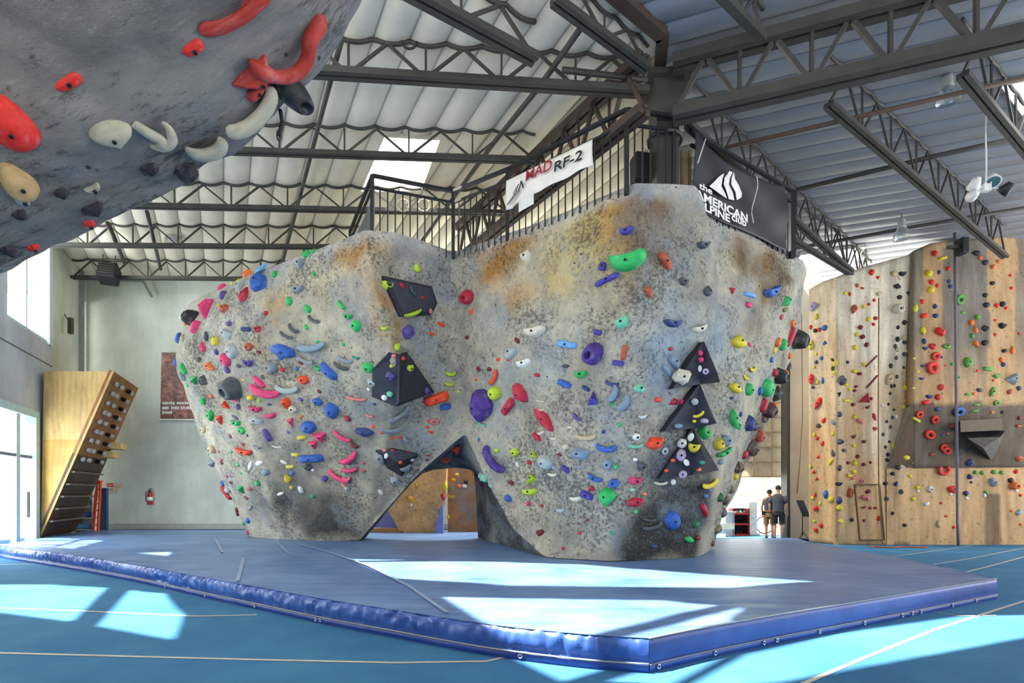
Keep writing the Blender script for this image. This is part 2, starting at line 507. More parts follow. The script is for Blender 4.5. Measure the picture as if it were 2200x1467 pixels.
b = MB(); wallquad(b, WS1 + .25, LL - .75, 0, 9.3, .02); struct(b.obj('wall_corner', M_PANEL))
b = MB(); wallquad(b, 0, WS1 + .25, 5.35, 5.39, -.004, .02); struct(b.obj('trim_5', plain('wall_joint', '5d6064')))
b = MB(); wallquad(b, WS1 + .25, LL - .75, 0, .12, 0, .06); b.box((-3.6, YB - .01, .38), (23, .03, .2)); struct(b.obj('baseboard_back', plain('dusty_baseboard', 'a5a89e')))
M_FRAME = plain('pale_teal_frame', 'b9d2d4', .5)
# upper window
b = MB(); wallquad(b, WS0, WS1, 6.0, 8.9, .1, .12); struct(b.obj('window_1', M_GLASS))
wf = bpy.data.objects['window_1']
b = MB()
wallquad(b, WS0, WS0 + .07, 6, 8.9, .02, .16); wallquad(b, WS1 - .12, WS1 + .12, 5.95, 9.0, -.06, .16)
wallquad(b, WS0, WS1, 6, 6.08, .02, .16); wallquad(b, WS0, WS1, 8.82, 8.9, .02, .16)
b.obj('window_frame', M_FRAME, wf)
b = MB(); wallquad(b, (WS0 + WS1) / 2 - .04, (WS0 + WS1) / 2 + .04, 6, 8.9, .06, .14); b.obj('mullion', M_FRAME, wf)
# glazed doors below
b = MB(); wallquad(b, DS0, DS1, 0, 3.78, .1, .12); d1 = struct(b.obj('door_1', M_GLASS))
b = MB(); wallquad(b, DS1 - .14, DS1 + .1, 0, 3.86, -.06, .18); wallquad(b, DS0, DS1, 3.66, 3.86, -.05, .18); wallquad(b, DS0, DS0 + .1, 0, 3.78, 0, .18)
b.obj('door_frame', M_FRAME, d1)
for k in range(3):
    s = DS1 - .95 - k * 1.3
    b = MB(); wallquad(b, s - .1, s + .1, 0, 3.7, .03, .15); b.obj('mullion', M_FRAME, d1)
b = MB(); wallquad(b, DS0, DS1, 2.52, 2.6, .04, .14); b.obj('transom', plain('grey_bar', '6f7f86'), d1)
b = MB(); wallquad(b, DS1 - .55, DS1 - .5, .9, 1.6, -.05, .0); b.obj('door_handle', M_STEEL, d1)
# narrow bright slit window beside the back corner
b = MB(); wallquad(b, LL - .62, LL - .12, 0, 8.3, .1, .12); struct(b.obj('window_2', M_GLASS))
b = MB(); wallquad(b, LL - .12, LL + .2, 0, 9.3, 0); wallquad(b, LL - .75, LL - .1, 8.3, 9.3, 0); struct(b.obj('wall_pier', M_WALLB))
b = MB(); wallquad(b, LL - .78, LL - .62, 0, 9.3, -.1, .1); struct(b.obj('trim_6', plain('grey_downpipe', '7f8a88')))

# floor and outside
def floor_mat():
    m, nt, b = nodes('blue_carpet')
    vec = coords(nt)
    r = ramp(nt, .3, .7, srgb('3a7099'), srgb('5088ac'))
    nt.links.new(noise_tex(nt, vec, .8, 6), r.inputs[0])
    n2 = noise_tex(nt, coords(nt), 90, 2)
    r2 = ramp(nt, .3, .7, (.85, .85, .85, 1), (1, 1, 1, 1)); nt.links.new(n2, r2.inputs[0])
    nt.links.new(mixc(nt, 1, r.outputs[0], r2.outputs[0], 'MULTIPLY'), b.inputs['Base Color'])
    b.inputs['Roughness'].default_value = .95
    b.inputs['Specular IOR Level'].default_value = .15
    bump(nt, b, n2, .15, .01)
    return m
b = MB(); b.box((1, 7.5, -.05), (36, 23.2, .1)); struct(b.obj('floor', floor_mat()))
M_TAPE = plain('pale_seam_tape', 'c3beb0', .8)
ti = [7]
def seam(pts, w=.045, z=.004):
    b = MB()
    q = [PZ(u, v, 0) for u, v in pts]
    L, Rr = [], []
    for i, p in enumerate(q):
        d = (q[min(i + 1, len(q) - 1)] - q[max(i - 1, 0)]).normalized()
        n = Vector((-d.y, d.x, 0)) * w / 2
        L.append((p + n + Vector((0, 0, z)))); Rr.append((p - n + Vector((0, 0, z))))
    n = len(q)
    b.add(L + Rr, [(i, i + 1, n + i + 1, n + i) for i in range(n - 1)])
    struct(b.obj('trim_%d' % ti[0], M_TAPE)); ti[0] += 1
seam([(-250, 1393), (0, 1403), (300, 1411), (570, 1418), (850, 1424), (1045, 1421), (1090, 1411)])
seam([(-150, 1296), (0, 1306), (205, 1314), (420, 1324), (552, 1321)])
seam([(-100, 1210), (0, 1213), (75, 1212)])
seam([(1700, 1480), (1860, 1412), (2010, 1352), (2230, 1282)])
seam([(2028, 1240), (2120, 1218), (2230, 1188)])
seam([(1965, 1219), (2090, 1199), (2205, 1176), (2260, 1166)], .04)
seam([(1880, 1200), (1960, 1190), (2090, 1172)], .04)
seam([(2018, 1316), (2060, 1323), (2140, 1322)], .03)
M_OUT = plain('bright_pavement', 'd9d6cf', .9)
b = MB(); b.box((6, 49, -.08), (160, 60, .1)); struct(b.obj('ground_outside', M_OUT))
b = MB(); b.box((-45, 0, -.09), (56, 80, .1)); struct(b.obj('ground_beside', M_OUT))
# ------------------------------------------------------------------ rock surfaces
def rock_mat(name, attr=None, col='b9b5a4', speck=1.0, bumps=.6, stretch=(1, 1, 1), dark='2c2d2e', blue='8797a4', light='e8e4da'):
    m, nt, b = nodes(name)
    vec = coords(nt)
    vs = vec
    if attr:
        a = nt.nodes.new('ShaderNodeAttribute'); a.attribute_name = attr
        base = a.outputs['Color']
    else:
        base = srgb(col)
    if stretch == 'slant': vs = turned(nt, (0, .66, 0), (.22, 1, 1))
    n1 = noise_tex(nt, vs if stretch == 'slant' else vec, 2.0, 10, .74)
    r1 = ramp(nt, .36, .64, (.6, .62, .66, 1), (1.14, 1.12, 1.06, 1)); nt.links.new(n1, r1.inputs[0])
    out = mixc(nt, 1, base, r1.outputs[0], 'MULTIPLY')
    # blue-grey chalked paint in loose blotches
    nb = noise_tex(nt, vs, .95, 6, .7)
    rb = ramp(nt, .5, .66, (0, 0, 0, 1), (.55, .55, .55, 1)); nt.links.new(nb, rb.inputs[0])
    out = mixc(nt, rb.outputs[0], out, srgb(blue))
    # scuffs: fine dark flecks whose density wanders over the surface
    n2 = noise_tex(nt, vs, 14, 7, .82)
    n3 = noise_tex(nt, vec, .85, 4, .6)
    sm = nd(nt, 'ShaderNodeMath', operation='MULTIPLY_ADD'); sm.inputs[1].default_value = .5
    nt.links.new(n3, sm.inputs[0]); nt.links.new(n2, sm.inputs[2])
    r2 = ramp(nt, .76, .87, (0, 0, 0, 1), (.75 * speck, .75 * speck, .75 * speck, 1)); nt.links.new(sm.outputs[0], r2.inputs[0])
    out = mixc(nt, r2.outputs[0], out, srgb(dark))
    n5 = noise_tex(nt, vs, 30, 5, .8)
    r5 = ramp(nt, .56, .70, (0, 0, 0, 1), (.5 * speck, .5 * speck, .5 * speck, 1)); nt.links.new(n5, r5.inputs[0])
    out = mixc(nt, r5.outputs[0], out, srgb(light))
    # drilled bolt holes
    vo = nd(nt, 'ShaderNodeTexVoronoi', Scale=3.2); nt.links.new(vec, vo.inputs['Vector'])
    r4 = ramp(nt, .05, .075, (.85, .85, .85, 1), (0, 0, 0, 1)); nt.links.new(vo.outputs['Distance'], r4.inputs[0])
    out = mixc(nt, r4.outputs[0], out, srgb('1c1c1e'))
    nt.links.new(out, b.inputs['Base Color'])
    b.inputs['Roughness'].default_value = .82
    b.inputs['Specular IOR Level'].default_value = .25
    h = nd(nt, 'ShaderNodeMath', operation='ADD')
    nt.links.new(n2, h.inputs[0]); nt.links.new(n1, h.inputs[1])
    bump(nt, b, h.outputs[0], bumps, .05)
    return m

RIM = 6.93
def rimY(v): return (RIM - CZ) * F / (V0 - v)
def rim(u, v): return (u, v, rimY(v))
def basep(u, y): return (u, V0 + (CZ - .3) * F / y, y)
COLS = [
    ('b', [(404, 655, 14.8), (380, 735, 14.5), (380, 800, 14.5), (412, 890, 14.9), (446, 980, 15.1), (492, 1075, 15.4), basep(527, 15.6)]),
    ('c', [rim(412, 642), (393, 720, 13.5), (399, 790, 13.5), (430, 870, 13.9), (474, 985, 14.3), (510, 1080, 14.6), basep(540, 14.7)]),
    ('d', [rim(520, 590), (508, 700, 12.2), (518, 800, 12.4), (545, 900, 12.8), (572, 1010, 13.3), basep(605, 13.9)]),
    ('e', [rim(660, 540), (655, 680, 11.5), (662, 800, 11.9), (672, 900, 12.4), (684, 1020, 13.0), basep(692, 13.5)]),
    ('f', [rim(783, 489), (800, 590, 10.25), (845, 740, 10.6), (852, 850, 11.3), (825, 970, 12.1), (772, 1161, 13.45)]),
    ('g', [rim(850, 498), (872, 600, 10.95), (895, 740, 11.35), (892, 860, 11.8), (862, 985, 12.3), (830, 1094, 13.0)]),
    ('h', [rim(910, 517), (918, 650, 11.4), (932, 780, 11.7), (940, 880, 12.0), (900, 1016, 12.45)]),
    ('i', [rim(972, 540), (974, 640, 11.8), (980, 760, 12.0), (1000, 930, 12.25)]),
    ('j', [rim(1055, 511), (1045, 650, 11.0), (1040, 780, 11.25), (1042, 900, 11.5), (1040, 1020, 11.75)]),
    ('k', [rim(1150, 475), (1143, 640, 10.15), (1135, 800, 10.4), (1122, 960, 10.95), (1100, 1134, 11.5)]),
    ('l', [rim(1255, 433), (1250, 600, 9.4), (1238, 780, 9.6), (1215, 960, 10.0), (1195, 1100, 10.3), (1172, 1197, 9.95)]),
    ('m', [rim(1365, 388), (1384, 540, 8.85), (1376, 760, 8.95), (1345, 960, 9.2), (1320, 1120, 9.4), basep(1309, 9.48)]),
    ('n', [rim(1440, 392), (1452, 560, 9.2), (1450, 760, 9.4), (1432, 960, 9.5), basep(1410, 9.72)]),
    ('o', [rim(1508, 398), (1530, 600, 9.62), (1522, 780, 9.78), (1495, 980, 9.84), basep(1458, 9.86)]),
    ('O', [rim(1512, 443), (1556, 620, 9.95), (1542, 790, 9.95), (1512, 985, 9.92), basep(1474, 9.9)]),
    ('p', [rim(1612, 493), (1638, 640, 10.5), (1598, 800, 10.4), (1556, 980, 10.2), basep(1490, 10.0)]),
    ('q', [rim(1731, 557), (1692, 650, 11.3), (1642, 790, 11.0), (1597, 920, 10.8), (1562, 1040, 10.6), basep(1503, 10.3)]),
    ('r', [(1736, 566, 12.1), (1722, 680, 12.7), (1692, 800, 12.6), (1655, 905, 12.3), (1606, 1010, 12.0), (1560, 1095, 11.7), basep(1533, 11.5)]),
    ('s', [(1690, 640, 14.3), (1660, 800, 14.6), (1570, 1000, 14.4), basep(1500, 14)]),
    ('t', [(1500, 650, 15.4), (1480, 850, 15.4), basep(1300, 15)]),
    ('L', [(1130, 668, 15.2), (1080, 900, 14.9), (1027, 1154.8, 14.5)]),
    ('K', [(1080, 668, 15.2), (1050, 900, 14.8), (1022, 1060, 14.5)]),
    ('J', [(1050, 668, 15.2), (1030, 850, 14.8), (1018, 1008, 14.5)]),
    ('I', [(1000, 668, 15.2), (985, 850, 14.8), (980, 1005, 14.5)]),
    ('H', [(930, 668, 15.2), (920, 850, 14.8), (908, 1011, 14.5)]),
    ('G', [(860, 668, 15.2), (850, 900, 14.8), (838, 1090, 14.5)]),
    ('F', [(800, 668, 15.4), (795, 900, 15.0), (784, 1154.8, 14.5)]),
    ('A', [(520, 680, 16.8), (520, 900, 17.0), basep(560, 16.6)]),
]
NR = 84
ctrl = {}
for nm, c in COLS: ctrl[nm] = catmull([P(*q) for q in c], NR)
order = [c[0] for c in COLS]
grid = []
for i, nm in enumerate(order):
    a, b_ = ctrl[nm], ctrl[order[(i + 1) % len(order)]]
    w = sum((a[k] - b_[k]).length for k in (0, NR // 3, 2 * NR // 3)) / 3
    n = max(3, int(w / .095)) if nm in 'bcdefghijklmnoOpqr' else max(3, int(w / .4))
    for k in range(n): grid.append([a[r].lerp(b_[r], k / n) for r in range(NR)])
NC = len(grid)
for it in range(1):
    grid = [[(grid[i - 1][r] + grid[i][r] * 2 + grid[(i + 1) % NC][r]) / 4 for r in range(NR)] for i in range(NC)]
def rocky(p, amp=1.0):
    q = p * .8
    d = noise.noise(q) * .07 + noise.noise(p * 2.3) * .035 + noise.noise(p * 6) * .014
    c = noise.voronoi(p * .9)[0]
    return (d + max(-.05, min(.05, (c[1] - c[0]) * .12 - .04))) * amp
nrm = [[None] * NR for _ in range(NC)]
for i in range(NC):
    for r in range(NR):
        du = grid[(i + 1) % NC][r] - grid[i - 1][r]
        dv = grid[i][min(NR - 1, r + 1)] - grid[i][max(0, r - 1)]
        nrm[i][r] = dv.cross(du).normalized()
sgn = 1 if nrm[NC // 4][NR // 3].y < 0 else -1
for i in range(NC):
    for r in range(NR):
        fade = min(1, r / 4 + .1, (NR - 1 - r) / 3 + .15)
        n = nrm[i][r] * sgn
        grid[i][r] = grid[i][r] + n * rocky(grid[i][r]) * fade
        if r < 3: grid[i][r] = grid[i][r] - n * (.07, .025, .008)[r]      # rounded lip
mb = MB()
for i in range(NC):
    for r in range(NR): mb.v.append(grid[i][r])
for i in range(NC):
    for r in range(NR - 1):
        a, b_ = i * NR + r, ((i + 1) % NC) * NR + r
        mb.f.append((a, b_, b_ + 1, a + 1)); mb.m.append(0)
front_faces = len(mb.f)
BVH_B = BVHTree.FromPolygons(mb.v, mb.f)
def cast(u, v, bvh):
    d = P(u, v, 1) - Vector((0, 0, CZ))
    h = bvh.ray_cast(Vector((0, 0, CZ)), d.normalized())
    return h
# pigment patches, the dark low ones rubber scuff plus painted-in shade: (pixel, radius m, colour, strength)
BLOBS = [
    (762, 545, 0.61, 'b58a4a', 1.00), (812, 640, 0.44, 'b0854c', 0.98), (845, 720, 0.33, 'ad8a58', 0.78), (590, 665, 0.55, 'c09a5e', 0.78), (700, 640, 0.55, 'c8b48a', 0.65), (560, 760, 0.44, 'c2a77a', 0.52),
    (1065, 565, 0.50, 'b5803a', 1.00), (1120, 520, 0.55, 'b88d4e', 0.91), (1185, 600, 0.44, 'c0a468', 0.72), (1105, 640, 0.44, 'b98f55', 0.72), (1255, 500, 0.77, 'c2ad72', 0.91), (1310, 470, 0.55, 'b48f4a', 1.00),
    (1345, 450, 0.50, 'a8793c', 1.00), (1330, 600, 0.50, 'b5976a', 0.65), (1240, 560, 0.66, 'c9bd92', 0.78), (1400, 440, 0.50, '6d5a4a', 1.00), (1395, 540, 0.50, '7d6c58', 0.91), (1360, 620, 0.33, '9a7d58', 0.78),
    (1590, 540, 0.55, '7d6446', 0.98), (1650, 600, 0.55, '84683f', 0.98), (1660, 560, 0.44, '876a42', 0.91), (1690, 600, 0.39, '8b6a3e', 0.91), (1620, 690, 0.50, '76695c', 0.78), (1500, 600, 0.66, '9a978a', 0.78), (1480, 500, 0.66, '9a968a', 0.78),
    (1440, 720, 0.77, '9fb0bc', 0.78), (1540, 740, 0.66, '98a9b8', 0.78), (1420, 820, 0.77, '8695a4', 0.78), (1180, 760, 0.55, 'a3b0b4', 0.72), (1100, 820, 0.77, '9aa39e', 0.65), (1250, 820, 0.66, '9c9888', 0.65), (1150, 900, 0.66, '9b937f', 0.65),
    (880, 640, .45, 'a7adb3', .6), (900, 700, .4, '8f99a2', .6), (860, 530, .5, '9d9aa0', .7), (930, 570, .4, 'a29f98', .6), (940, 800, .5, '8e9898', .6), (850, 900, .8, '767c78', .6), (760, 960, .8, '6f736f', .6),
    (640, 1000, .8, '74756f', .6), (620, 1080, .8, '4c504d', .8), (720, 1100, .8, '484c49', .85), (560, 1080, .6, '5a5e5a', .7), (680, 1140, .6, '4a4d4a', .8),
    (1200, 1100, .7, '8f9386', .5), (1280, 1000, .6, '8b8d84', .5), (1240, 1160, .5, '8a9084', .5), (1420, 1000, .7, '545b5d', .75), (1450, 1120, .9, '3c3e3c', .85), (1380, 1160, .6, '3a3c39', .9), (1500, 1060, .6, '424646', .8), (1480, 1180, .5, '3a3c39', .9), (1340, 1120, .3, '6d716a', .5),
    (480, 700, .8, 'd6d4cd', .6), (440, 680, .6, 'dcdad6', .6), (600, 590, .4, 'd5d1c4', .5), (470, 800, .6, 'c9c6ba', .5), (560, 880, .7, 'a9a697', .5),
    (1640, 900, .7, '6b5d50', .6), (1600, 1000, .7, '66584c', .6), (1560, 1100, .6, '5d5248', .6), (1680, 780, .5, '8a765f', .5), (470, 1010, .35, 'cfc7b0', .7), (450, 930, .3, 'd2cab4', .7), (510, 1100, .3, 'b9b29d', .6),
]
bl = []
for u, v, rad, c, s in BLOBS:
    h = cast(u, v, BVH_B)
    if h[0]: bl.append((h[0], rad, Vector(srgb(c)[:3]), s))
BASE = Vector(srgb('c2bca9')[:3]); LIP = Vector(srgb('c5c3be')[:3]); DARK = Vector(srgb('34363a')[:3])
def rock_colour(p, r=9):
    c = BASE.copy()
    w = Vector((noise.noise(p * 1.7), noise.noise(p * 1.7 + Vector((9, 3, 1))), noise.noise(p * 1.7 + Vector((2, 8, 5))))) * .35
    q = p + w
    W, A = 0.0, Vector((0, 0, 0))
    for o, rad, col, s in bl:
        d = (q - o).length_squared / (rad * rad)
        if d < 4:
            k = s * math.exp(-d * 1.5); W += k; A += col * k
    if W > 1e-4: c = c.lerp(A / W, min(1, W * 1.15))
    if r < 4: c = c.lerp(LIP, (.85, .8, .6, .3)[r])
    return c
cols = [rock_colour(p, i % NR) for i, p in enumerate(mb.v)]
# archway lining
fr, bk = [], []
names_f, names_b = 'fghijkl', 'FGHIJKL'
starts = {}
acc = 0
for i, nm in enumerate(order):
    starts[nm] = acc
    a, b_ = ctrl[nm], ctrl[order[(i + 1) % len(order)]]
    w = sum((a[k] - b_[k]).length for k in (0, NR // 3, 2 * NR // 3)) / 3
    acc += max(3, int(w / .095)) if nm in 'bcdefghijklmnoOpqr' else max(3, int(w / .4))
fpts = [grid[i][NR - 1] for i in range(starts['f'], starts['l'] + 1)]
bpts = [grid[i][NR - 1] for i in range(starts['F'], starts['L'] - 1, -1)]
def arc(pts, n):
    L = [0]
    for i in range(1, len(pts)): L.append(L[-1] + (pts[i] - pts[i - 1]).length)
    out, j = [], 0
    for k in range(n):
        s = L[-1] * k / (n - 1)
        while j < len(pts) - 2 and L[j + 1] < s: j += 1
        out.append(pts[j].lerp(pts[j + 1], (s - L[j]) / max(1e-9, L[j + 1] - L[j])))
    return out
NA, NL = 90, 24
A_, B_ = arc(fpts, NA), arc([ctrl[c][-1] for c in names_b], NA)
o0 = len(mb.v)
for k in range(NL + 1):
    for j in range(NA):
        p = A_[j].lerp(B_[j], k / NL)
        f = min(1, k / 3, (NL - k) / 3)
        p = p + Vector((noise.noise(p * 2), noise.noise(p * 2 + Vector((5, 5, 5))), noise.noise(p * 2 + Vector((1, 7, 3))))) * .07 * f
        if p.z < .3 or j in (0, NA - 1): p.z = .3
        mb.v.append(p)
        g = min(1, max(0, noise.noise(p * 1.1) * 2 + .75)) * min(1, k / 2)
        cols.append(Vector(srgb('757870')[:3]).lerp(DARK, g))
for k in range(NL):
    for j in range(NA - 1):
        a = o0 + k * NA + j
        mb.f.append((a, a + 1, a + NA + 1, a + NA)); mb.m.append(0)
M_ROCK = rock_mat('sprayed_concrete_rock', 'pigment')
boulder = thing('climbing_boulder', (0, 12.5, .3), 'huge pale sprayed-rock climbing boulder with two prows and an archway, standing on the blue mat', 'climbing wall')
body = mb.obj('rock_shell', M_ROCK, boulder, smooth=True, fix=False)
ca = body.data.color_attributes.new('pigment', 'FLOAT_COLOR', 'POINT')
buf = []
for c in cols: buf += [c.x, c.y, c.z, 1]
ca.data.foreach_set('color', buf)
bm = bmesh.new(); bm.from_mesh(body.data)
bmesh.ops.remove_doubles(bm, verts=bm.verts, dist=.002)
bmesh.ops.recalc_face_normals(bm, faces=bm.faces)
bm.to_mesh(body.data); bm.free()
top = MB()
loop = [Vector((grid[i][0].x, grid[i][0].y, 0)) for i in range(NC)]
top.add([(grid[i][0].x, grid[i][0].y, grid[i][0].z) for i in range(NC)], tessellate_polygon([loop]))
top.obj('top_deck', plain('grey_deck', '6d6d6a', .8), boulder)
BVH_ALL = BVHTree.FromPolygons(mb.v, mb.f)

# ------------------------------------------------------------------ near overhang at the upper left
edge = [(-190, 690), (-60, 625), (0, 600), (60, 566), (120, 535), (190, 502), (255, 476), (330, 440), (395, 402), (440, 366), (520, 326), (575, 275), (615, 235), (655, 195), (690, 150), (718, 110), (745, 70), (775, 20), (800, -40), (850, -160), (900, -300)]
def edgeY(i): return lerp(3.75, 3.2, i / (len(edge) - 1))
E3 = catmull([P(u, v, edgeY(i)) for i, (u, v) in enumerate(edge)], 110)
near = [(-400, 350), (-340, 200), (-270, 80), (-190, -30), (-80, -120), (80, -190), (300, -260), (560, -330)]
N3 = catmull([P(u, v, lerp(2.5, 2.05, i / 7)) for i, (u, v) in enumerate(near)], 110)
B3 = [p + Vector((-1.0, .04, .75)) for p in E3]
og, NO = [], 70
NB_ = 16
for i in range(110):
    row = []
    for k in range(NO):
        t = k / (NO - 1)
        p = N3[i].lerp(E3[i], t)
        p.z -= .26 * math.sin(math.pi * t) ** 1.0 * .6
        row.append(p)
    for k in range(1, NB_ + 1):
        t = k / NB_
        row.append(E3[i].lerp(B3[i], t))
    og.append(row)
NO2 = NO + NB_
for it in range(2):
    for i in range(110):
        r = og[i]
        og[i] = [r[0]] + [(r[k - 1] + r[k] * 2 + r[k + 1]) / 4 for k in range(1, NO2 - 1)] + [r[-1]]
nvs = MB()
onr = []
for i in range(110):
    for k in range(NO2):
        du = og[min(109, i + 1)][k] - og[max(0, i - 1)][k]
        dv = og[i][min(NO2 - 1, k + 1)] - og[i][max(0, k - 1)]
        onr.append(du.cross(dv).normalized())
sg = 1 if onr[55 * NO2 + 35].y < 0 else -1
for i in range(110):
    for k in range(NO2):
        p = og[i][k]
        d = noise.noise(p * 2.1) * .035 + noise.noise(p * 6) * .014 + noise.noise(Vector((p.x * 3 + p.z * 2, p.y * 8, p.z * 9 - p.x * 4))) * .012
        nvs.v.append(p + onr[i * NO2 + k] * sg * d)
for i in range(109):
    for k in range(NO2 - 1):
        a = i * NO2 + k
        nvs.f.append((a, a + 1, a + NO2 + 1, a + NO2)); nvs.m.append(0)
BVH_O = BVHTree.FromPolygons(nvs.v, nvs.f)
M_OVER = rock_mat('grey_sprayed_rock', None, 'aaa39b', .9, .9, 'slant', '222428', '68758a', 'bfc3c6')
ov = nvs.obj('climbing_overhang', M_OVER, smooth=True)
tag(ov, 'grey rock overhang of a nearer climbing boulder hanging in from the upper left', 'climbing wall')
sm = ov.modifiers.new('thickness', 'SOLIDIFY'); sm.thickness = .15; sm.offset = -1

# ------------------------------------------------------------------ landing mat
def lip(u, v): return PZ(u, v, .3)
FRONT = [Vector((-12.55, 12.75, .3)), lip(0, 1171), lip(140, 1190), lip(290, 1213), lip(420, 1237), lip(560, 1262), lip(700, 1287), lip(860, 1312), lip(1050, 1341), lip(1250, 1362), lip(1394, 1371)]
RIGHT = [lip(1394, 1371), lip(1500, 1350), lip(1660, 1322), lip(1900, 1283), lip(2141, 1243)]
REAR = [lip(2141, 1243), lip(2040, 1219), lip(1920, 1196), lip(1815, 1178), lip(1745, 1166), Vector((8.0, 14.4, .3)), Vector((4.5, 14.5, .3)), Vector((3.4, 17.4, .3)), Vector((-14.5, 17.6, .3)), Vector((-12.7, 13.4, .3))]
def vinyl(name, col, hi, rough=.35, wr=1.0):
    m, nt, b = nodes(name)
    vec = coords(nt)
    r = ramp(nt, .3, .75, srgb(col), srgb(hi))
    nt.links.new(noise_tex(nt, vec, 1.1, 7, .6), r.inputs[0])
    v2 = coords(nt, (.3, 2.6, 1), (0, 0, .08))
    n2 = noise_tex(nt, v2, 2.6, 5, .6)
    r2 = ramp(nt, .34, .6, (.6, .62, .74, 1), (1.05, 1.05, 1.03, 1)); nt.links.new(n2, r2.inputs[0])  # wrinkle shade and sheen painted into the colour as streaks
    nt.links.new(mixc(nt, .7, r.outputs[0], r2.outputs[0], 'MULTIPLY'), b.inputs['Base Color'])
    b.inputs['Roughness'].default_value = rough
    b.inputs['Specular IOR Level'].default_value = .5
    bump(nt, b, n2, .35 * wr, .04)
    return m
M_MATTOP = vinyl('worn_blue_vinyl', '5579ab', '829fc8', .38)
M_MATSIDE = vinyl('blue_vinyl_side', '2c4f9c', '4a70b8', .4, .4)
M_MATDARK = vinyl('navy_shade_vinyl', '223f8c', '3454a0', .45, .4)  # darker copy: the right side's shade put into the colour
mat = thing('landing_mat', (0, 9, 0), 'large blue vinyl landing mat with puckered edge under the climbing boulder', 'mat')
loop = catmull(FRONT, 240)[:-1] + catmull(RIGHT, 60)[:-1] + REAR[:-1]
loop = [Vector((p.x, p.y, 0)) for p in loop]
tp = MB()
# fine grid clipped to the outline so that the top can sag and wrinkle
bb = bmesh.new()
vs_ = [bb.verts.new((p.x, p.y, .3)) for p in loop]
for tr in tessellate_polygon([loop]):
    try: bb.faces.new([vs_[i] for i in tr])
    except ValueError: pass
for ax in (0, 1):
    lo, hi = (-16, 10) if ax == 0 else (4, 18)
    q = lo
    while q < hi:
        no = (1, 0, 0) if ax == 0 else (0, 1, 0)
        bmesh.ops.bisect_plane(bb, geom=bb.verts[:] + bb.edges[:] + bb.faces[:], plane_co=[x * q for x in no], plane_no=no)
        q += .3 if ax == 0 else .22
bd = set(v for e in bb.edges if e.is_boundary for v in e.verts)
for v in bb.verts:
    if v in bd: continue
    p = v.co
    v.co.z += noise.noise(Vector((p.x * .9, p.y * 3.2, 0))) * .012 + noise.noise(Vector((p.x * .3, p.y * .4, 3))) * .02 - .004
for f in bb.faces: f.smooth = True
bmesh.ops.recalc_face_normals(bb, faces=bb.faces)
me = bpy.data.meshes.new('top_cover'); bb.to_mesh(me); bb.free(); me.materials.append(M_MATTOP)
o = bpy.data.objects.new('top_cover', me); C.objects.link(o); o.parent = mat; o.matrix_parent_inverse = parent_inverse(mat)
def skirt(name, path, m, n, amp, z0=.0, z1=.3, out=.03):
    pts = catmull(path, n); mb = MB(); K = 9
    for i, p in enumerate(pts):
        d = (pts[min(n - 1, i + 1)] - pts[max(0, i - 1)]).normalized(); nn = Vector((d.y, -d.x, 0))
        s = i / n
        for k in range(K):
            t = k / (K - 1)
            bul = out * math.sin(math.pi * min(1, t * 1.15)) ** .6
            pl = amp * noise.noise(Vector((i * .55, t * 1.6 + i * .12, 0))) * (1 - t) ** .5 * (1 if t < .99 else 0)
            big = .5 + .8 * noise.noise(Vector((i * .02, 4, 0)))
            mb.v.append(Vector((p.x, p.y, 0)) + nn * (bul + pl * max(.15, big) - (0.02 if k == 0 else 0)) + Vector((0, 0, lerp(z1, z0, t))))
    for i in range(n - 1):
        for k in range(K - 1):
            a = i * K + k
            mb.f.append((a, a + 1, a + K + 1, a + K)); mb.m.append(0)
    return mb.obj(name, m, mat, smooth=True)
skirt('side_cover', FRONT, M_MATSIDE, 520, .11, .085)
skirt('side_cover', RIGHT, M_MATDARK, 120, .006, .075, .3, .008)
skirt('side_cover', REAR, M_MATDARK, 80, .004, .0, .3, .004)
skirt('base_strip', FRONT, M_MATDARK, 200, .012, 0, .085, .02)
skirt('base_strip', RIGHT, M_MATDARK, 90, .003, 0, .075, .012)
M_PIPING = plain('grey_piping', '8f9496', .6)
def piping(path, z, n, r=.009, off=.028):
    pts = catmull(path, n); q = []
    for i, p in enumerate(pts):
        d = (pts[min(n - 1, i + 1)] - pts[max(0, i - 1)]).normalized()
        q.append(Vector((p.x, p.y, 0)) + Vector((d.y, -d.x, 0)) * off + Vector((0, 0, z)))
    MB().tube(q, r, 6).obj('piping', M_PIPING, mat, smooth=True)
piping(FRONT, .085, 160); piping(RIGHT, .075, 60, .006, .014)
piping(RIGHT, .3, 60, .008, .002)
M_EYE = plain('zinc_grommet', 'c9ced0', .35, .7)
def on_path(path, f, off, z):
    pts = catmull(path, 200); i = min(198, int(f * 199))
    p, d = pts[i], (pts[i + 1] - pts[i]).normalized()
    return Vector((p.x, p.y, 0)) + Vector((d.y, -d.x, 0)) * off + Vector((0, 0, z)), Vector((d.y, -d.x, 0))
for path, fs in ((RIGHT, (.02, .13, .235, .262, .37, .495, .615, .65, .68, .8, .9)), (FRONT, (.52, .6, .68, .76, .765, .93))):
    for f in fs:
        p, nn = on_path(path, f, .02, .045)
        e1 = Vector((-nn.y, nn.x, 0))
        MB().tube([p + e1 * .018 * math.cos(a * .5236) + Vector((0, 0, .018 * math.sin(a * .5236))) for a in range(12)], .007, 6, closed=True).obj('grommet', M_EYE, mat, smooth=True)
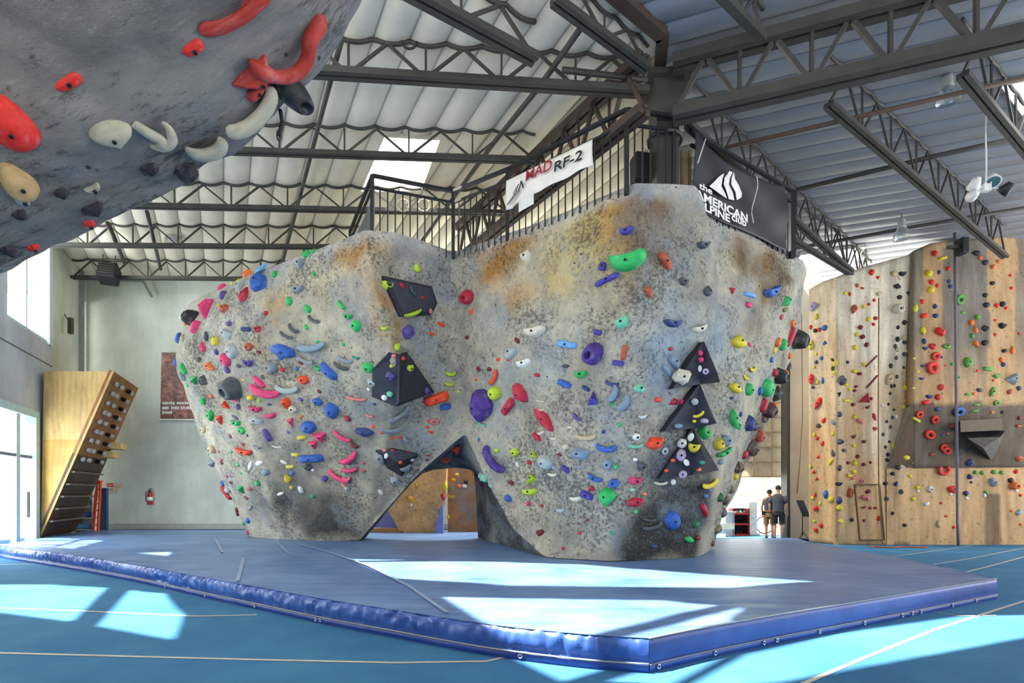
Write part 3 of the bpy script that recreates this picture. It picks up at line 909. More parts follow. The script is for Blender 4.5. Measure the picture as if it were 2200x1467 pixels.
def strip(pts, w, z=.306):
    q = [PZ(u, v, .3) for u, v in pts]; b = MB(); L, Rr = [], []
    for i, p in enumerate(q):
        d = (q[min(i + 1, len(q) - 1)] - q[max(i - 1, 0)]).normalized(); n = Vector((-d.y, d.x, 0)) * w / 2
        for lst, s in ((L, 1), (Rr, -1)):
            t = p + n * s; t.z = z + .012; lst.append(t)
    n = len(q)
    b.add(L + Rr, [(i, i + 1, n + i + 1, n + i) for i in range(n - 1)])
    b.obj('seam_strip', M_SEAMS, mat)
M_SEAMS = plain('pale_seam', '98aac6', .5)
strip([(640, 1170), (700, 1185), (790, 1216), (880, 1262), (960, 1318)], .05)
strip([(590, 1160), (606, 1176), (620, 1190)], .05)
strip([(462, 1158), (478, 1188)], .05)
strip([(524, 1200), (516, 1228), (510, 1250)], .05)
# ------------------------------------------------------------------ tan climbing wall at the right
def wall_grid(rows, us, colour, name, mat):
    """rows: (v, depth) polyline from top to foot, given for every u in us by a function of u."""
    g = MB(); cc = []
    n = None
    for u in us:
        col = rows(u); n = len(col)
        for v, y in col:
            p = P(u, v, y); g.v.append(p); cc.append(colour(u, v, p))
    for i in range(len(us) - 1):
        for k in range(n - 1):
            a = i * n + k; g.f.append((a, a + 1, a + n + 1, a + n)); g.m.append(0)
    return g, cc
def paint(o, cc):
    ca = o.data.color_attributes.new('pigment', 'FLOAT_COLOR', 'POINT')
    buf = []
    for c in cc: buf += [c[0], c[1], c[2], 1]
    ca.data.foreach_set('color', buf)
def panel_mat(name):
    m, nt, b = nodes(name)
    a = nt.nodes.new('ShaderNodeAttribute'); a.attribute_name = 'pigment'
    vec = coords(nt)
    r = ramp(nt, .3, .7, (.58, .57, .56, 1), (1.1, 1.1, 1.1, 1)); nt.links.new(noise_tex(nt, coords(nt, (3, 3, .5)), 1.5, 6, .65), r.inputs[0])
    out = mixc(nt, 1, a.outputs['Color'], r.outputs[0], 'MULTIPLY')
    n2 = noise_tex(nt, vec, 11, 5, .75)
    r2 = ramp(nt, .56, .70, (0, 0, 0, 1), (.7, .7, .7, 1)); nt.links.new(n2, r2.inputs[0])
    out = mixc(nt, r2.outputs[0], out, srgb('4c4038'))
    vo = nd(nt, 'ShaderNodeTexVoronoi', Scale=2.6); nt.links.new(vec, vo.inputs['Vector'])
    r4 = ramp(nt, .045, .07, (.8, .8, .8, 1), (0, 0, 0, 1)); nt.links.new(vo.outputs['Distance'], r4.inputs[0])
    nt.links.new(mixc(nt, r4.outputs[0], out, srgb('2a2522')), b.inputs['Base Color'])
    b.inputs['Roughness'].default_value = .8
    b.inputs['Specular IOR Level'].default_value = .25
    bump(nt, b, n2, .35, .03)
    return m
M_PANELW = panel_mat('textured_climbing_panel')
def ipl(x, pts):
    for (a, fa), (b_, fb) in zip(pts, pts[1:]):
        if x <= b_: return fa + (fb - fa) * max(0, (x - a)) / (b_ - a)
    return pts[-1][1]
TAN, PALE, GREY, BROWN = Vector(srgb('d2ab7c')[:3]), Vector(srgb('ecdfc6')[:3]), Vector(srgb('8d877b')[:3]), Vector(srgb('7d6650')[:3])
FOOT = V0 + CZ * F / 15.5
def rowsA(u):
    y = 15.5 + max(0, (1797 - u) / 57) * .7
    t = ipl(u, [(1738, 622), (1765, 606), (1860, 572), (1980, 540)])
    return [(lerp(t, V0 + CZ * F / y, k / 60), y + .06 * math.sin(u * .09) * math.sin(k * .05)) for k in range(61)]
def colA(u, v, p):
    c = PALE.lerp(TAN, min(1, max(0, (v - 700) / 300 + noise.noise(p * .8) * .8)))
    if 1797 < u < 1830: c = c.lerp(GREY, .3)
    if 1858 < u < 1872 or 1910 < u < 1925: c = c.lerp(GREY, .35)
    if u < 1797: c = c.lerp(TAN, .3)
    return c
usA = [1738 + 5 * i for i in range(int((1985 - 1738) / 5) + 1)]
gA, cA = wall_grid(rowsA, usA, colA, '', None)
def rowsB(u):
    t = ipl(u, [(1960, 540), (2000, 522), (2200, 497), (2420, 480)])
    m = ipl(u, [(1950, 872), (2100, 856), (2420, 838)])
    q = ipl(u, [(1908, 1006), (2420, 1002)])
    r = [(lerp(t, m, k / 40), lerp(15.38, 15.1, k / 40)) for k in range(41)]
    r += [(lerp(m, q, k / 14), lerp(15.1, 15.47, k / 14)) for k in range(1, 15)]
    return r
def colB(u, v, p):
    n = noise.noise(p * .9) * 22
    if v > 866: return BROWN.lerp(GREY, .35 + .5 * noise.noise(p * 1.3)) * .72  # shade of the underside band painted in as darker brown
    s = 0
    for a, b_, k in ((1950, 1984, .8), (2028, 2122, .95), (2183, 2215, .8), (2270, 2330, .8)):
        if a + n * .3 < u < b_ + n * .3: s = max(s, k)
    s *= max(0, min(1, (880 - v + n * 2) / 170))
    return TAN.lerp(BROWN, .2).lerp(GREY * .8, s)
usB = [1962 + 6 * i for i in range(int((2420 - 1962) / 6) + 1)]
gB, cB = wall_grid(rowsB, usB, colB, '', None)
def rowsC(u):
    return [(lerp(1001, FOOT, k / 30), 15.5) for k in range(31)]
def colC(u, v, p):
    c = TAN.lerp(BROWN, max(0, noise.noise(p * .7)) * .5)
    if 2117 < u + noise.noise(p) * 3 < 2146 and v > 1060: c = c.lerp(BROWN * .8, .8)
    return c
usC = [1905 + 8 * i for i in range(int((2420 - 1905) / 8) + 1)]
gC, cC = wall_grid(rowsC, usC, colC, '', None)
wl = thing('climbing_wall', (13, 15.5, 0), 'tall tan climbing wall with grey stained panels and an overhanging dark band, standing along the right', 'climbing wall')
M_GREYP = plain('grey_wall_return', '97907f', .8)
for g, c, nm in ((gA, cA, 'pale_panel'), (gB, cB, 'overhanging_panel'), (gC, cC, 'foot_panel')):
    o = g.obj(nm, M_PANELW, wl, smooth=True, fix=False); paint(o, c)
    if nm != 'foot_panel':
        sd = o.modifiers.new('thickness', 'SOLIDIFY'); sd.thickness = .3; sd.offset = -1
# side return of the overhanging section
b = MB(); col = rowsB(1962)
fr_ = [P(1962 if v < 870 else lerp(1962, 1908, (v - 870) / 135), v, y) for v, y in col]
b.add(fr_ + [Vector((p.x + .02, 15.62, p.z)) for p in fr_], [(i, i + 1, len(fr_) + i + 1, len(fr_) + i) for i in range(len(fr_) - 1)])
tri_ = [P(1962, 872, 15.1), P(1908, 1006, 15.47), P(1964, 1004, 15.47)]
b.obj('side_return', M_GREYP, wl)
g = MB(); g.add(tri_, [(0, 1, 2)]); o = g.obj('corner_panel', M_PANELW, wl); paint(o, [BROWN * .7] * 3)  # carries the same painted-in shade as the band
M_LINE = plain('hatch_gap', '5a4634', .8)
b = MB()
hq = [P(1836, 1041, 15.42), P(1889, 1041, 15.42), P(1900, 1160, 15.42), P(1847, 1160, 15.42)]
for i in range(4): b.bar(hq[i], hq[(i + 1) % 4], .035)
b.obj('hatch_outline', M_LINE, wl)
allw = MB()
for g in (gA, gB, gC): allw.add(g.v, g.f)
BVH_W = BVHTree.FromPolygons(allw.v, allw.f)
M_DKVOL = plain('dark_brown_volume', '4a4038', .8, 0, .25, 5)
vol = thing('wall_volume', P(2112, 940, 14.9), 'dark slotted box volume with pointed lower half on the tan wall overhang', 'climbing volume')
def wq(u, v, out): return P(u, v, 15.25 - out)
b = MB(); f0 = [(2063, 904), (2152, 898), (2153, 924), (2064, 928)]
b.add([wq(u, v, .45) for u, v in f0] + [wq(u, v, -.5) for u, v in f0], [(0, 1, 2, 3), (4, 7, 6, 5), (0, 4, 5, 1), (1, 5, 6, 2), (2, 6, 7, 3), (3, 7, 4, 0)])
b.obj('top_box', plain('weathered_brown_board', '6f604f', .8), vol)
b = MB(); b.add([wq(2066, 929, .1), wq(2156, 925, .1), wq(2150, 940, .2), wq(2080, 941, .2)] + [wq(2066, 929, -.4), wq(2156, 925, -.4), wq(2150, 940, -.4), wq(2080, 941, -.4)], [(0, 1, 2, 3), (0, 4, 5, 1), (1, 5, 6, 2), (2, 6, 7, 3), (3, 7, 4, 0)])
b.obj('slot', plain('black_slot', '141417', .9), vol)
b = MB(); b.add([wq(2078, 941, .45), wq(2160, 926, .3), wq(2130, 990, -.25), wq(2112, 962, .62), wq(2078, 941, -.6), wq(2160, 926, -.6), wq(2130, 990, -.6), wq(2150, 938, .5)],
      [(0, 7, 3), (7, 1, 2), (7, 2, 3), (0, 3, 2), (0, 2, 6, 4), (1, 5, 6, 2), (0, 4, 5, 1, 7)])
b.obj('pointed_lower_half', plain('speckled_dark_volume', '56504a', .8, 0, .4, 12), vol)
ROPE = plain('grey_purple_rope', '6e6878', .8)
tag(MB().tube([P(2051, 500, 14.9), P(2054, 800, 14.8), P(2056, 1000, 14.8), P(2057, 1120, 14.8), P(2059, V0 + CZ * F / 14.9 - 3, 14.9)], .035, 8).obj('climbing_rope', ROPE, smooth=True), 'grey purple rope hanging down the tan wall to the blue floor', 'rope')
tag(MB().tube([P(1888, 640, 15.3), P(1887, 900, 15.3), P(1888, 1045, 15.3), P(1896, 1168, 15.3)], .018, 6).obj('climbing_rope', plain('brown_rope', '8a6a4c', .8), smooth=True), 'thin brown rope hanging down the pale part of the tan wall past the hatch', 'rope')
bd_ = thing('belay_device', P(2055, 530, 14.7), 'black automatic belay unit bolted at the top of the tan wall', 'belay device')
MB().box(P(2066, 530, 14.7), (.2, .3, .45)).obj('housing', M_BLACKMETAL, bd_, bevel=.03)
MB().box(P(2048, 531, 14.7), (.32, .1, .08)).obj('arm', M_STEEL, bd_)
b = MB()
pts = [P(1868, V0 + 1.55 * F / 14.6 - 2, 14.6) + Vector((.22 * i + .05 * math.sin(i * 2.3), .12 * math.sin(i * 1.7), .02)) for i in range(9)]
for p in pts: p.z = .025
b.tube(catmull(pts, 50), .02, 6); tag(b.obj('climbing_rope', plain('red_orange_rope', 'b5573c', .8), smooth=True), 'loose red rope lying on the blue floor at the foot of the tan wall', 'rope')
# pier, roller door and outside
b = MB(); b.box(((9.52 + 10.5) / 2, 17.75, 4.65), (.98, .5, 9.3)); struct(b.obj('wall_pier_right', concrete('pale_grey_pier', 'bdb9ae')))
b = MB(); b.box((9.46, 17.72, 4.65), (.1, .4, 9.3)); struct(b.obj('trim_40', M_STEEL))
tag(MB().tube([P(1722, 640, 17.3), P(1724, 900, 17.3), P(1718, 1000, 17.3), P(1712, 1060, 17.3)], .012, 6).obj('wall_cable', M_STEEL, smooth=True), 'thin dark cable running down the grey pier beside the roller door', 'cable')
b = MB(); b.box((9.2, 18.35, 7.4), (3.0, .2, 4.0)); struct(b.obj('wall_lintel', M_WALLB))
M_ROLL = plain('beige_roller_door', 'cfc0a6', .7)
M_ROLLB = plain('beige_door_rib', 'a8977c', .7)
d2 = MB().box((8.7, 18.32, 3.77), (2.1, .06, 3.3)).obj('door_2', M_ROLL); struct(d2)
for k in range(7): MB().box((8.7, 18.27, 2.15 + k * .53), (2.1, .05, .05)).obj('door_rib', M_ROLLB, d2)
for x in (7.95, 8.6, 9.24): MB().box((x, 18.26, 3.77), (.05, .06, 3.3)).obj('door_stile', M_ROLLB, d2)
# white van and hedge outside
van = thing('van', (9.6, 27, 0), 'white van parked outside the open roller door', 'van')
bd2 = [(-3, .4), (-3, 1.9), (-2.6, 2.3), (1.3, 2.3), (2.1, 1.5), (3.0, 1.25), (3.1, .4)]
MB().prism([(9.6 + x * .9, 26.2, z) for x, z in bd2], (0, 1.9, 0)).obj('body', plain('white_van_paint', 'f4f4f2', .3), van, bevel=.08)
MB().prism([(9.6 + x * .9, 26.18, z) for x, z in ((1.0, 1.45), (1.15, 2.15), (1.3, 2.15), (1.85, 1.5))], (0, .04, 0)).obj('side_window', plain('van_glass', '9aa6b0', .1), van)
for x in (-1.9, 1.9):
    MB().lathe([(0, 0), (.33, 0), (.36, .05), (.36, .2), (0, .2)], 20, Matrix.Translation((9.6 + x * .9, 26.35, .36)) @ Matrix.Rotation(R(90), 4, 'X')).obj('wheel', M_RUBBER, van, smooth=True)
hb = MB(); rr = random.Random(4)
for i in range(1500):
    p = Vector((rr.uniform(10, 30), rr.uniform(39.5, 41), rr.uniform(0, 4) + rr.random() * .8)); a = rr.uniform(0, 6.3); s = rr.uniform(.15, .35)
    d = Vector((math.cos(a), rr.uniform(-.6, .6), math.sin(a))) * s; e = Vector((-d.z, rr.uniform(-.2, .2), d.x)) * .6
    hb.add([p - d, p - e, p + d, p + e], [(0, 1, 2, 3)])
o = hb.obj('hedge_foliage', plain('sunlit_leaf', 'c9d498', .8, 0, .3, 2), fix=False); o['kind'] = 'stuff'; o['label'] = 'pale green hedge far outside the roller door'; o['category'] = 'hedge'
# counter, shoe shelf and bicycle outside the door
M_CNT = plain('white_counter_panel', 'd6d4d6', .6)
cn = thing('counter', (7.6, 18.9, 0), 'white panelled counter outside the roller door beside the shoe shelf', 'counter')
MB().box((7.75, 18.95, .42), (.75, .5, .84)).obj('body', M_CNT, cn)
MB().box((7.75, 18.93, .87), (.85, .6, .05)).obj('top', M_WHITE, cn)
for x in (7.44, 7.78, 8.08): MB().box((x, 18.69, .42), (.03, .03, .8)).obj('panel_rib', plain('grey_rib', '8c8a8c', .7), cn)
sh = thing('shoe_shelf', (8.4, 19, 0), 'red shelf full of dark shoes outside the roller door', 'shelf')
for z in (.03, .42, .8): MB().box((8.42, 19, z), (.56, .4, .06)).obj('board', M_RED, sh)
for x in (8.13, 8.71): MB().box((x, 19, .5), (.04, .4, 1.0)).obj('side', plain('dark_red_side', '7a2428', .6), sh)
MB().box((8.42, 19.2, .5), (.56, .03, 1.0)).obj('back_panel', plain('dark_back', '33282c', .8), sh)
sc = ['2a2c2e', '3b4a44', '7c2a2c', '1f2226', '8e8a88', '2c4038']
k = 0
for z in (.06, .45, .83):
    for i in range(4):
        x = 8.21 + i * .14
        b = MB()
        prof = [(-.5, .0, .3), (-.42, .5, .42), (-.2, .9, .45), (.05, .62, .44), (.3, .4, .4), (.46, .25, .28), (.5, .05, .12)]
        for j, (t, hh, ww) in enumerate(prof):
            for a in range(8):
                an = a * math.pi / 7
                b.v.append(Vector((x + math.cos(an) * ww * .11, 19.0 - t * .26, z + math.sin(an) * hh * .11)))
        for j in range(len(prof) - 1):
            for a in range(7):
                q = j * 8 + a; b.f.append((q, q + 1, q + 9, q + 8)); b.m.append(0)
        b.f.append(tuple(range(8))); b.m.append(0)
        b.f.append(tuple(range(48, 56))); b.m.append(0)
        for j in range(len(prof) - 1):
            q = j * 8; b.f.append((q, q + 8, q + 15, q + 7)); b.m.append(0)
        tag(b.obj('shoe', plain('shoe_' + sc[k % 6], sc[k % 6], .6), smooth=True), 'dark climbing shoe on the red shelf outside the roller door', 'shoe', 'climbing shoes on the red shelf'); k += 1
wp = thing('white_partition', (8.95, 19, 0), 'white partition board standing between the shoe shelf and the two people', 'partition')
MB().box((8.95, 19.05, .62), (.3, .08, 1.24)).obj('board', M_WHITE, wp)
MB().box((8.95, 19.05, .05), (.36, .4, .08)).obj('foot', M_WHITE, wp)
bk = thing('bicycle', (9.9, 19.6, 0), 'grey bicycle parked outside behind the two people', 'bicycle')
M_BIKE = plain('grey_bike', '84878c', .4, .4)
wx = (9.72, 10.75)
for x in wx:
    w = MB().tube([(x + .33 * math.cos(a * .2618), 19.7, .34 + .33 * math.sin(a * .2618)) for a in range(24)], .022, 8, closed=True).obj('wheel', M_RUBBER, bk, smooth=True)
    b = MB()
    for a in range(8): b.tube([(x, 19.7, .34), (x + .32 * math.cos(a * .785), 19.7, .34 + .32 * math.sin(a * .785))], .004, 4)
    b.obj('spokes', M_BIKE, w)
b = MB()
sv, hv, bb_, sx = Vector((10.45, 19.7, .82)), Vector((9.95, 19.7, .85)), Vector((10.3, 19.7, .32)), Vector((10.49, 19.7, .95))
for a, c in ((sv, hv), (hv, bb_), (bb_, sx), (sv, Vector((wx[1], 19.7, .34))), (bb_, Vector((wx[1], 19.7, .34))), (hv + Vector((-.02, 0, .12)), Vector((wx[0], 19.7, .34)))): b.tube([a, c], .018, 8)
b.obj('frame', M_BIKE, bk, smooth=True)
MB().tube([hv + Vector((-.1, -.25, .17)), hv + Vector((0, -.2, .14)), hv + Vector((0, .2, .14)), hv + Vector((-.1, .25, .17))], .016, 8).obj('handlebar', M_BIKE, bk, smooth=True)
MB().box(sx + Vector((0, 0, .03)), (.26, .13, .05)).obj('saddle', M_RUBBER, bk, bevel=.02)
# display stand by the pier
st = thing('display_stand', PX(1722, 17.0, 0), 'black folding display stand with a slanted panel in front of the grey pier', 'stand')
q0 = PX(1724, 17.0, 0)
for dx, dy in ((-.16, -.1), (.17, -.1), (.02, .2)): MB().tube([q0 + Vector((0, 0, .3)), q0 + Vector((dx, dy, .012))], .014, 6).obj('leg', M_BLACKMETAL, st, smooth=True)
MB().tube([q0 + Vector((0, 0, .15)), q0 + Vector((0, 0, .85))], .018, 8).obj('pole', M_BLACKMETAL, st, smooth=True)
a = q0 + Vector((-.1, 0, 1.32)); c = q0 + Vector((.12, 0, .78))
MB().prism([a + Vector((0, -.2, 0)), a + Vector((0, .2, 0)), c + Vector((0, .2, 0)), c + Vector((0, -.2, 0))], (.02, 0, .01)).obj('panel', M_BLACKMETAL, st)
# ------------------------------------------------------------------ seen through the archway
aw = thing('climbing_slab', P(900, 1140, 16.6), 'tan freestanding climbing slab seen through the archway of the boulder', 'climbing wall')
gb = V0 + (CZ - .3) * F / 16.4
poly = [(832, 1094), (862, 1052), (900, 1000), (925, 975), (960, 975), (958, 1060), (938, gb - 4), (930, gb), (868, gb), (858, gb - 4)]
MB().prism([P(u, v, 16.4) for u, v in poly], (0, .35, 0)).obj('slab_face', rock_mat('tan_rock', None, 'e6b680', .35, .3), aw)
MB().prism([P(u, v, 16.75) for u, v in ((962, 970), (1040, 965), (1040, gb), (962, gb))], (0, .3, 0)).obj('side_wing', rock_mat('brown_rock', None, 'a87850', .35, .3), aw)
MB().prism([P(u, v, 16.42) for u, v in ((778, gb - 9), (862, gb - 9), (862, gb), (778, gb))], (0, .3, 0)).obj('plinth', plain('tan_plinth', 'b98b5c', .8), aw)
aw2 = MB(); aw2.add([P(u, v, 16.39) for u, v in poly], [tuple(range(len(poly)))]); aw2.add([P(u, v, 16.74) for u, v in ((962, 970), (1040, 965), (1040, gb), (962, gb))], [(0, 1, 2, 3)])
BVH_A = BVHTree.FromPolygons(aw2.v, aw2.f)
M_PAD = plain('lavender_blue_pad', '7f86cf', .6)
tag(MB().prism([P(u, v, 17.0) for u, v in ((770, gb + 2), (792, 1120), (835, 1088), (880, 1096), (880, gb + 2))], (0, .12, 0)).obj('crash_pad', M_PAD, bevel=.03), 'lavender blue pad leaning left of the tan slab behind the archway', 'pad')
tag(MB().prism([P(u, v, 16.2) for u, v in ((934, gb + 4), (944, 1092), (952, 1082), (953, gb + 4))], (0, .1, 0)).obj('crash_pad', M_PAD, bevel=.02), 'narrow lavender blue pad standing at the right edge of the tan slab behind the archway', 'pad')

# ------------------------------------------------------------------ plywood training board in the left corner
def ply_mat(name, col):
    m, nt, b = nodes(name)
    c = srgb(col)
    n = noise_tex(nt, coords(nt, (1.2, 1.2, .6)), 1.6, 7, .7)
    r = ramp(nt, .3, .7, tuple(x * .6 for x in c[:3]) + (1,), tuple(min(1, x * 1.12) for x in c[:3]) + (1,)); nt.links.new(n, r.inputs[0])
    wv = nd(nt, 'ShaderNodeTexWave', Scale=1.2, Distortion=9, Detail=3); wv.inputs['Detail Scale'].default_value = .8
    nt.links.new(coords(nt, (1.6, 1, .5)), wv.inputs['Vector'])
    r2 = ramp(nt, .1, .6, (.82, .76, .66, 1), (1, 1, 1, 1)); nt.links.new(wv.outputs[0], r2.inputs[0])
    nt.links.new(mixc(nt, .55, r.outputs[0], r2.outputs[0], 'MULTIPLY'), b.inputs['Base Color'])
    b.inputs['Roughness'].default_value = .6
    return m
M_PLY = ply_mat('golden_plywood', 'dcb878'); M_PLYD = ply_mat('brown_overhang_plywood', 'a8703c'); M_PLYB = ply_mat('dark_rubbed_plywood', '584436')
EX = Vector((-.98, 2.3, 0))
Ta, Tb, Tc = P(95, 792, 14.6), P(245, 798, 14.6), PX(88, 14.6, .3)
Ta.z = Tb.z
wb = thing('training_board', Tc, 'golden plywood training board with overhanging face of small holds in the left corner', 'training board')
Tm = Ta.lerp(Tc, .41); q = Tb.lerp(Tc, .41)
MB().prism([Ta, Tb, q, Tm], (.01, -.02, 0)).obj('upper_side_sheet', M_PLY, wb)
MB().prism([Tm, q, Tc], (.01, -.02, 0)).obj('lower_side_sheet', ply_mat('amber_plywood', 'd2a55a'), wb)
fo = (Tc - Tb)
def face(s, t, out=0):   # s: 0 near edge .. 1 far edge, t: 0 top .. 1 foot
    n = EX.cross(fo).normalized()
    if n.z > 0: n = -n
    return Tb + EX * s + fo * t + n * out
MB().add([face(0, 0), face(1, 0), face(1, .5), face(0, .5), face(0, 0, -.12), face(1, 0, -.12), face(1, .5, -.12), face(0, .5, -.12)],
         [(0, 1, 2, 3), (4, 7, 6, 5), (0, 4, 5, 1), (1, 5, 6, 2), (2, 6, 7, 3), (3, 7, 4, 0)]).obj('overhanging_face', M_PLYD, wb)
MB().add([face(0, .5), face(1, .5), face(1, 1), face(0, 1), face(0, .5, -.12), face(1, .5, -.12), face(1, 1, -.12), face(0, 1, -.12)],
         [(0, 1, 2, 3), (4, 7, 6, 5), (0, 4, 5, 1), (1, 5, 6, 2), (2, 6, 7, 3), (3, 7, 4, 0)]).obj('kick_panel', M_PLYB, wb)
b = MB(); b.add([Ta, Tb, Tb + EX, Ta + EX], [(0, 1, 2, 3)]); b.add([Ta, Ta + EX, Tc + EX, Tc], [(0, 1, 2, 3)]); b.add([Ta + EX, Tb + EX, Tc + EX], [(0, 1, 2)]); b.obj('back_sheets', M_PLY, wb)
M_RUNG = plain('grey_brown_rung', '7d6e60', .7)
for k in range(5):
    t = .6 + k * .075
    MB().bar(face(.02, t, .05), face(.98, t, .05), .09, .05).obj('rung', M_RUNG, wb)
for k in range(9):
    t = .055 + k * .058
    for j, (s, m_) in enumerate(((.16, 'c9c2b8'), (.33, 'd8d2c6'), (.6, '17181a'), (.74, 'd8d2c6'))):
        p = face(s + .03 * math.sin(k * 3 + j), t, .05)
        b = MB(); b.lathe([(0, .05), (.045, .04), (.075, 0), (.07, -.05)], 6, Matrix.Translation(p) @ (-fo.cross(EX)).normalized().to_track_quat('Z', 'Y').to_matrix().to_4x4() @ Matrix.Scale(1.3, 4, (1, 0, 0)))
        b.obj('hold', plain('peg_' + m_, m_, .6), wb, smooth=True)
for (s, t, w) in ((.93, .40, .45), (.9, .46, .3)):
    MB().bar(face(s - .12, t, .1), face(s + .16, t, .1), w, .2).obj('block', M_PLY, wb)

# ------------------------------------------------------------------ things along the back wall
yb = 17.5
def B(u, v, y=yb): return P(u, v, y)
shf = thing('storage_rack', PX(185, 17.4, .3), 'white storage rack with blue boxes half hidden behind the plywood board', 'rack')
x0, x1 = PX(158, 17.4, 0).x, PX(207, 17.4, 0).x
for z in (.33, .72, 1.12): MB().box(((x0 + x1) / 2, 17.4, z), (x1 - x0, .35, .04)).obj('shelf', M_WHITE, shf)
for x in (x0, x1): MB().box((x, 17.4, .95), (.04, .35, 1.3)).obj('post', M_WHITE, shf)
MB().box(((x0 + x1) / 2, 17.56, .95), (x1 - x0, .02, 1.3)).obj('back_sheet', M_WHITE, shf)
for k, (z, c) in enumerate(((.44, '5aa0cf'), (.83, '4a6ca8'), (1.22, '8d8fa6'))):
    tag(MB().box((PX(183, 17.4, 0).x, 17.35, z + .01), (.5, .25, .16)).obj('storage_box', plain('box_' + c, c, .6), bevel=.01), ('light blue', 'dark blue', 'grey lilac')[k] + ' box on the %s shelf of the white storage rack' % ('lowest', 'middle', 'top')[k], 'box')
ld = thing('step_ladder', PX(205, 17.2, .3), 'orange step ladder standing folded between the white rack and the blue board', 'ladder')
M_ORG = plain('orange_fibreglass', 'e2481e', .5)
lx = PX(205, 17.2, 0).x
for s in (-1, 1): MB().bar((lx + s * .085, 17.2, .3), (lx + s * .055, 17.35, 1.95), .045, .07).obj('rail', M_ORG, ld)
for k in range(6): MB().box((lx, 17.22 + k * .022, .5 + k * .24), (.14, .07, .035)).obj('step', plain('aluminium', 'c8cacb', .35, .6), ld)
MB().box((lx, 17.36, 1.96), (.16, .12, .05)).obj('top_cap', M_ORG, ld)
tag(MB().box((PX(220, 17.5, 0).x, 17.55, 1.02), (.27, .1, 1.44)).obj('folded_board', plain('navy_board', '2c4a6c', .6), bevel=.01), 'dark blue folded board leaning on the back wall beside the orange ladder', 'board')
sg_ = thing('wall_sign', B(237, 1047, 18.15), 'small red and white notice fixed to the back wall above the blue board', 'sign')
MB().box(B(237, 1048, 18.17), (.28, .03, .34)).obj('plate', M_WHITE, sg_)
for dv in (-6.5, -1.5): MB().box(B(237, 1046 + dv, 18.145), (.26, .02, .06)).obj('red_band', M_RED, sg_)
for dv in (4, 7.5): MB().box(B(237, 1046 + dv, 18.145), (.2, .02, .02)).obj('text_line', M_STEEL, sg_)
pts = [B(212, 1028, 17.9), B(216, 1046, 17.7), B(226, 1056, 17.75), B(243, 1056, 17.9), B(255, 1046, 18.1), B(262, 1040, 18.16)]
tag(MB().tube(catmull(pts, 30), .018, 6).obj('extension_cord', plain('orange_cord', 'e08a3a', .6), smooth=True), 'orange cord looped from the ladder to a hook on the back wall', 'cord')
fe = thing('fire_extinguisher', B(322, 1085, 18.05), 'red fire extinguisher hung on the grey back wall', 'fire extinguisher')
p = B(322, 1084, 18.05)
MB().lathe([(0, 0), (.075, 0), (.082, .02), (.082, .36), (.06, .42), (.03, .45), (0, .45)], 20, Matrix.Translation(p)).obj('cylinder', plain('deep_red_paint', 'a01822', .35), fe, smooth=True)
MB().lathe([(.0825, .14), (.084, .14), (.084, .27), (.0825, .27)], 20, Matrix.Translation(p)).obj('label_band', M_WHITE, fe, smooth=True)
MB().box(p + Vector((0, -.01, .48)), (.07, .06, .06)).obj('valve', M_BLACKMETAL, fe)
MB().bar(p + Vector((-.02, -.02, .53)), p + Vector((.08, -.05, .56)), .025).obj('handle', M_BLACKMETAL, fe)
MB().tube(catmull([p + Vector((-.03, -.02, .48)), p + Vector((-.12, -.03, .42)), p + Vector((-.11, -.03, .2)), p + Vector((-.1, -.03, .1))], 16), .013, 6).obj('hose', M_RUBBER, fe, smooth=True)
def poster_mat():
    m, nt, b = nodes('rocky_poster_print')
    vec = coords(nt)
    r = nt.nodes.new('ShaderNodeValToRGB'); e = r.color_ramp.elements
    e[0].position, e[0].color = .3, srgb('3c3436'); e[1].position, e[1].color = .72, srgb('d9b3a2')
    k = e.new(.45); k.color = srgb('7c5148'); k = e.new(.58); k.color = srgb('b0796a')
    n = noise_tex(nt, coords(nt, (1, 1, 1.5)), 4.5, 8, .75); nt.links.new(n, r.inputs[0])
    n2 = noise_tex(nt, coords(nt, (1, 1, .8), (0, .5, 0)), 1.2, 2)
    r2 = ramp(nt, .42, .6, (.35, .4, .4, 1), (1, 1, 1, 1)); nt.links.new(n2, r2.inputs[0])
    nt.links.new(mixc(nt, .8, r.outputs[0], r2.outputs[0], 'MULTIPLY'), b.inputs['Base Color'])
    b.inputs['Roughness'].default_value = .5
    return m
po = thing('poster', B(381, 830, 18.15), 'tall brown and red rock poster hung on the back wall beside the boulder', 'poster')
c0 = [B(347, 757, 18.15), B(470, 757, 18.15), B(470, 900, 18.15), B(344, 900, 18.15)]
MB().prism(c0, (0, .03, 0)).obj('print', poster_mat(), po)
MB().bar(B(342, 901, 18.14), B(470, 902, 18.14), .05, .05).obj('bottom_batten', M_CURB, po)
rr = random.Random(2)
for row, (v, wd) in enumerate(((866, (26, 24)), (876, (14, 16, 20)), (886, (20,)))):
    u = 349
    for q in wd:
        k = 0
        while k < q:
            l = rr.uniform(2.5, 4.2)
            MB().box(B(u + k + l / 2, v + rr.uniform(-.5, .5), 18.13), (l * .0148, .012, rr.uniform(.07, .11))).obj('lettering', M_WHITE, po); k += l + 1
        u += q + 5
ht = thing('unit_heater', P(234, 588, 16.6), 'dark tilted unit heater hung under the roof in the left corner', 'heater')
p = P(234, 588, 16.4)
Mx = Matrix.Rotation(R(20), 4, 'Z') @ Matrix.Rotation(R(-25), 4, 'X')
MB().box(p, (.5, .45, .6), M=Mx).obj('casing', M_BLACKMETAL, ht, bevel=.03)
for k in range(5): MB().box(p + Mx @ Vector((0, -.24, -.2 + k * .1)), (.42, .03, .03), M=Mx).obj('louvre', M_STEEL, ht)
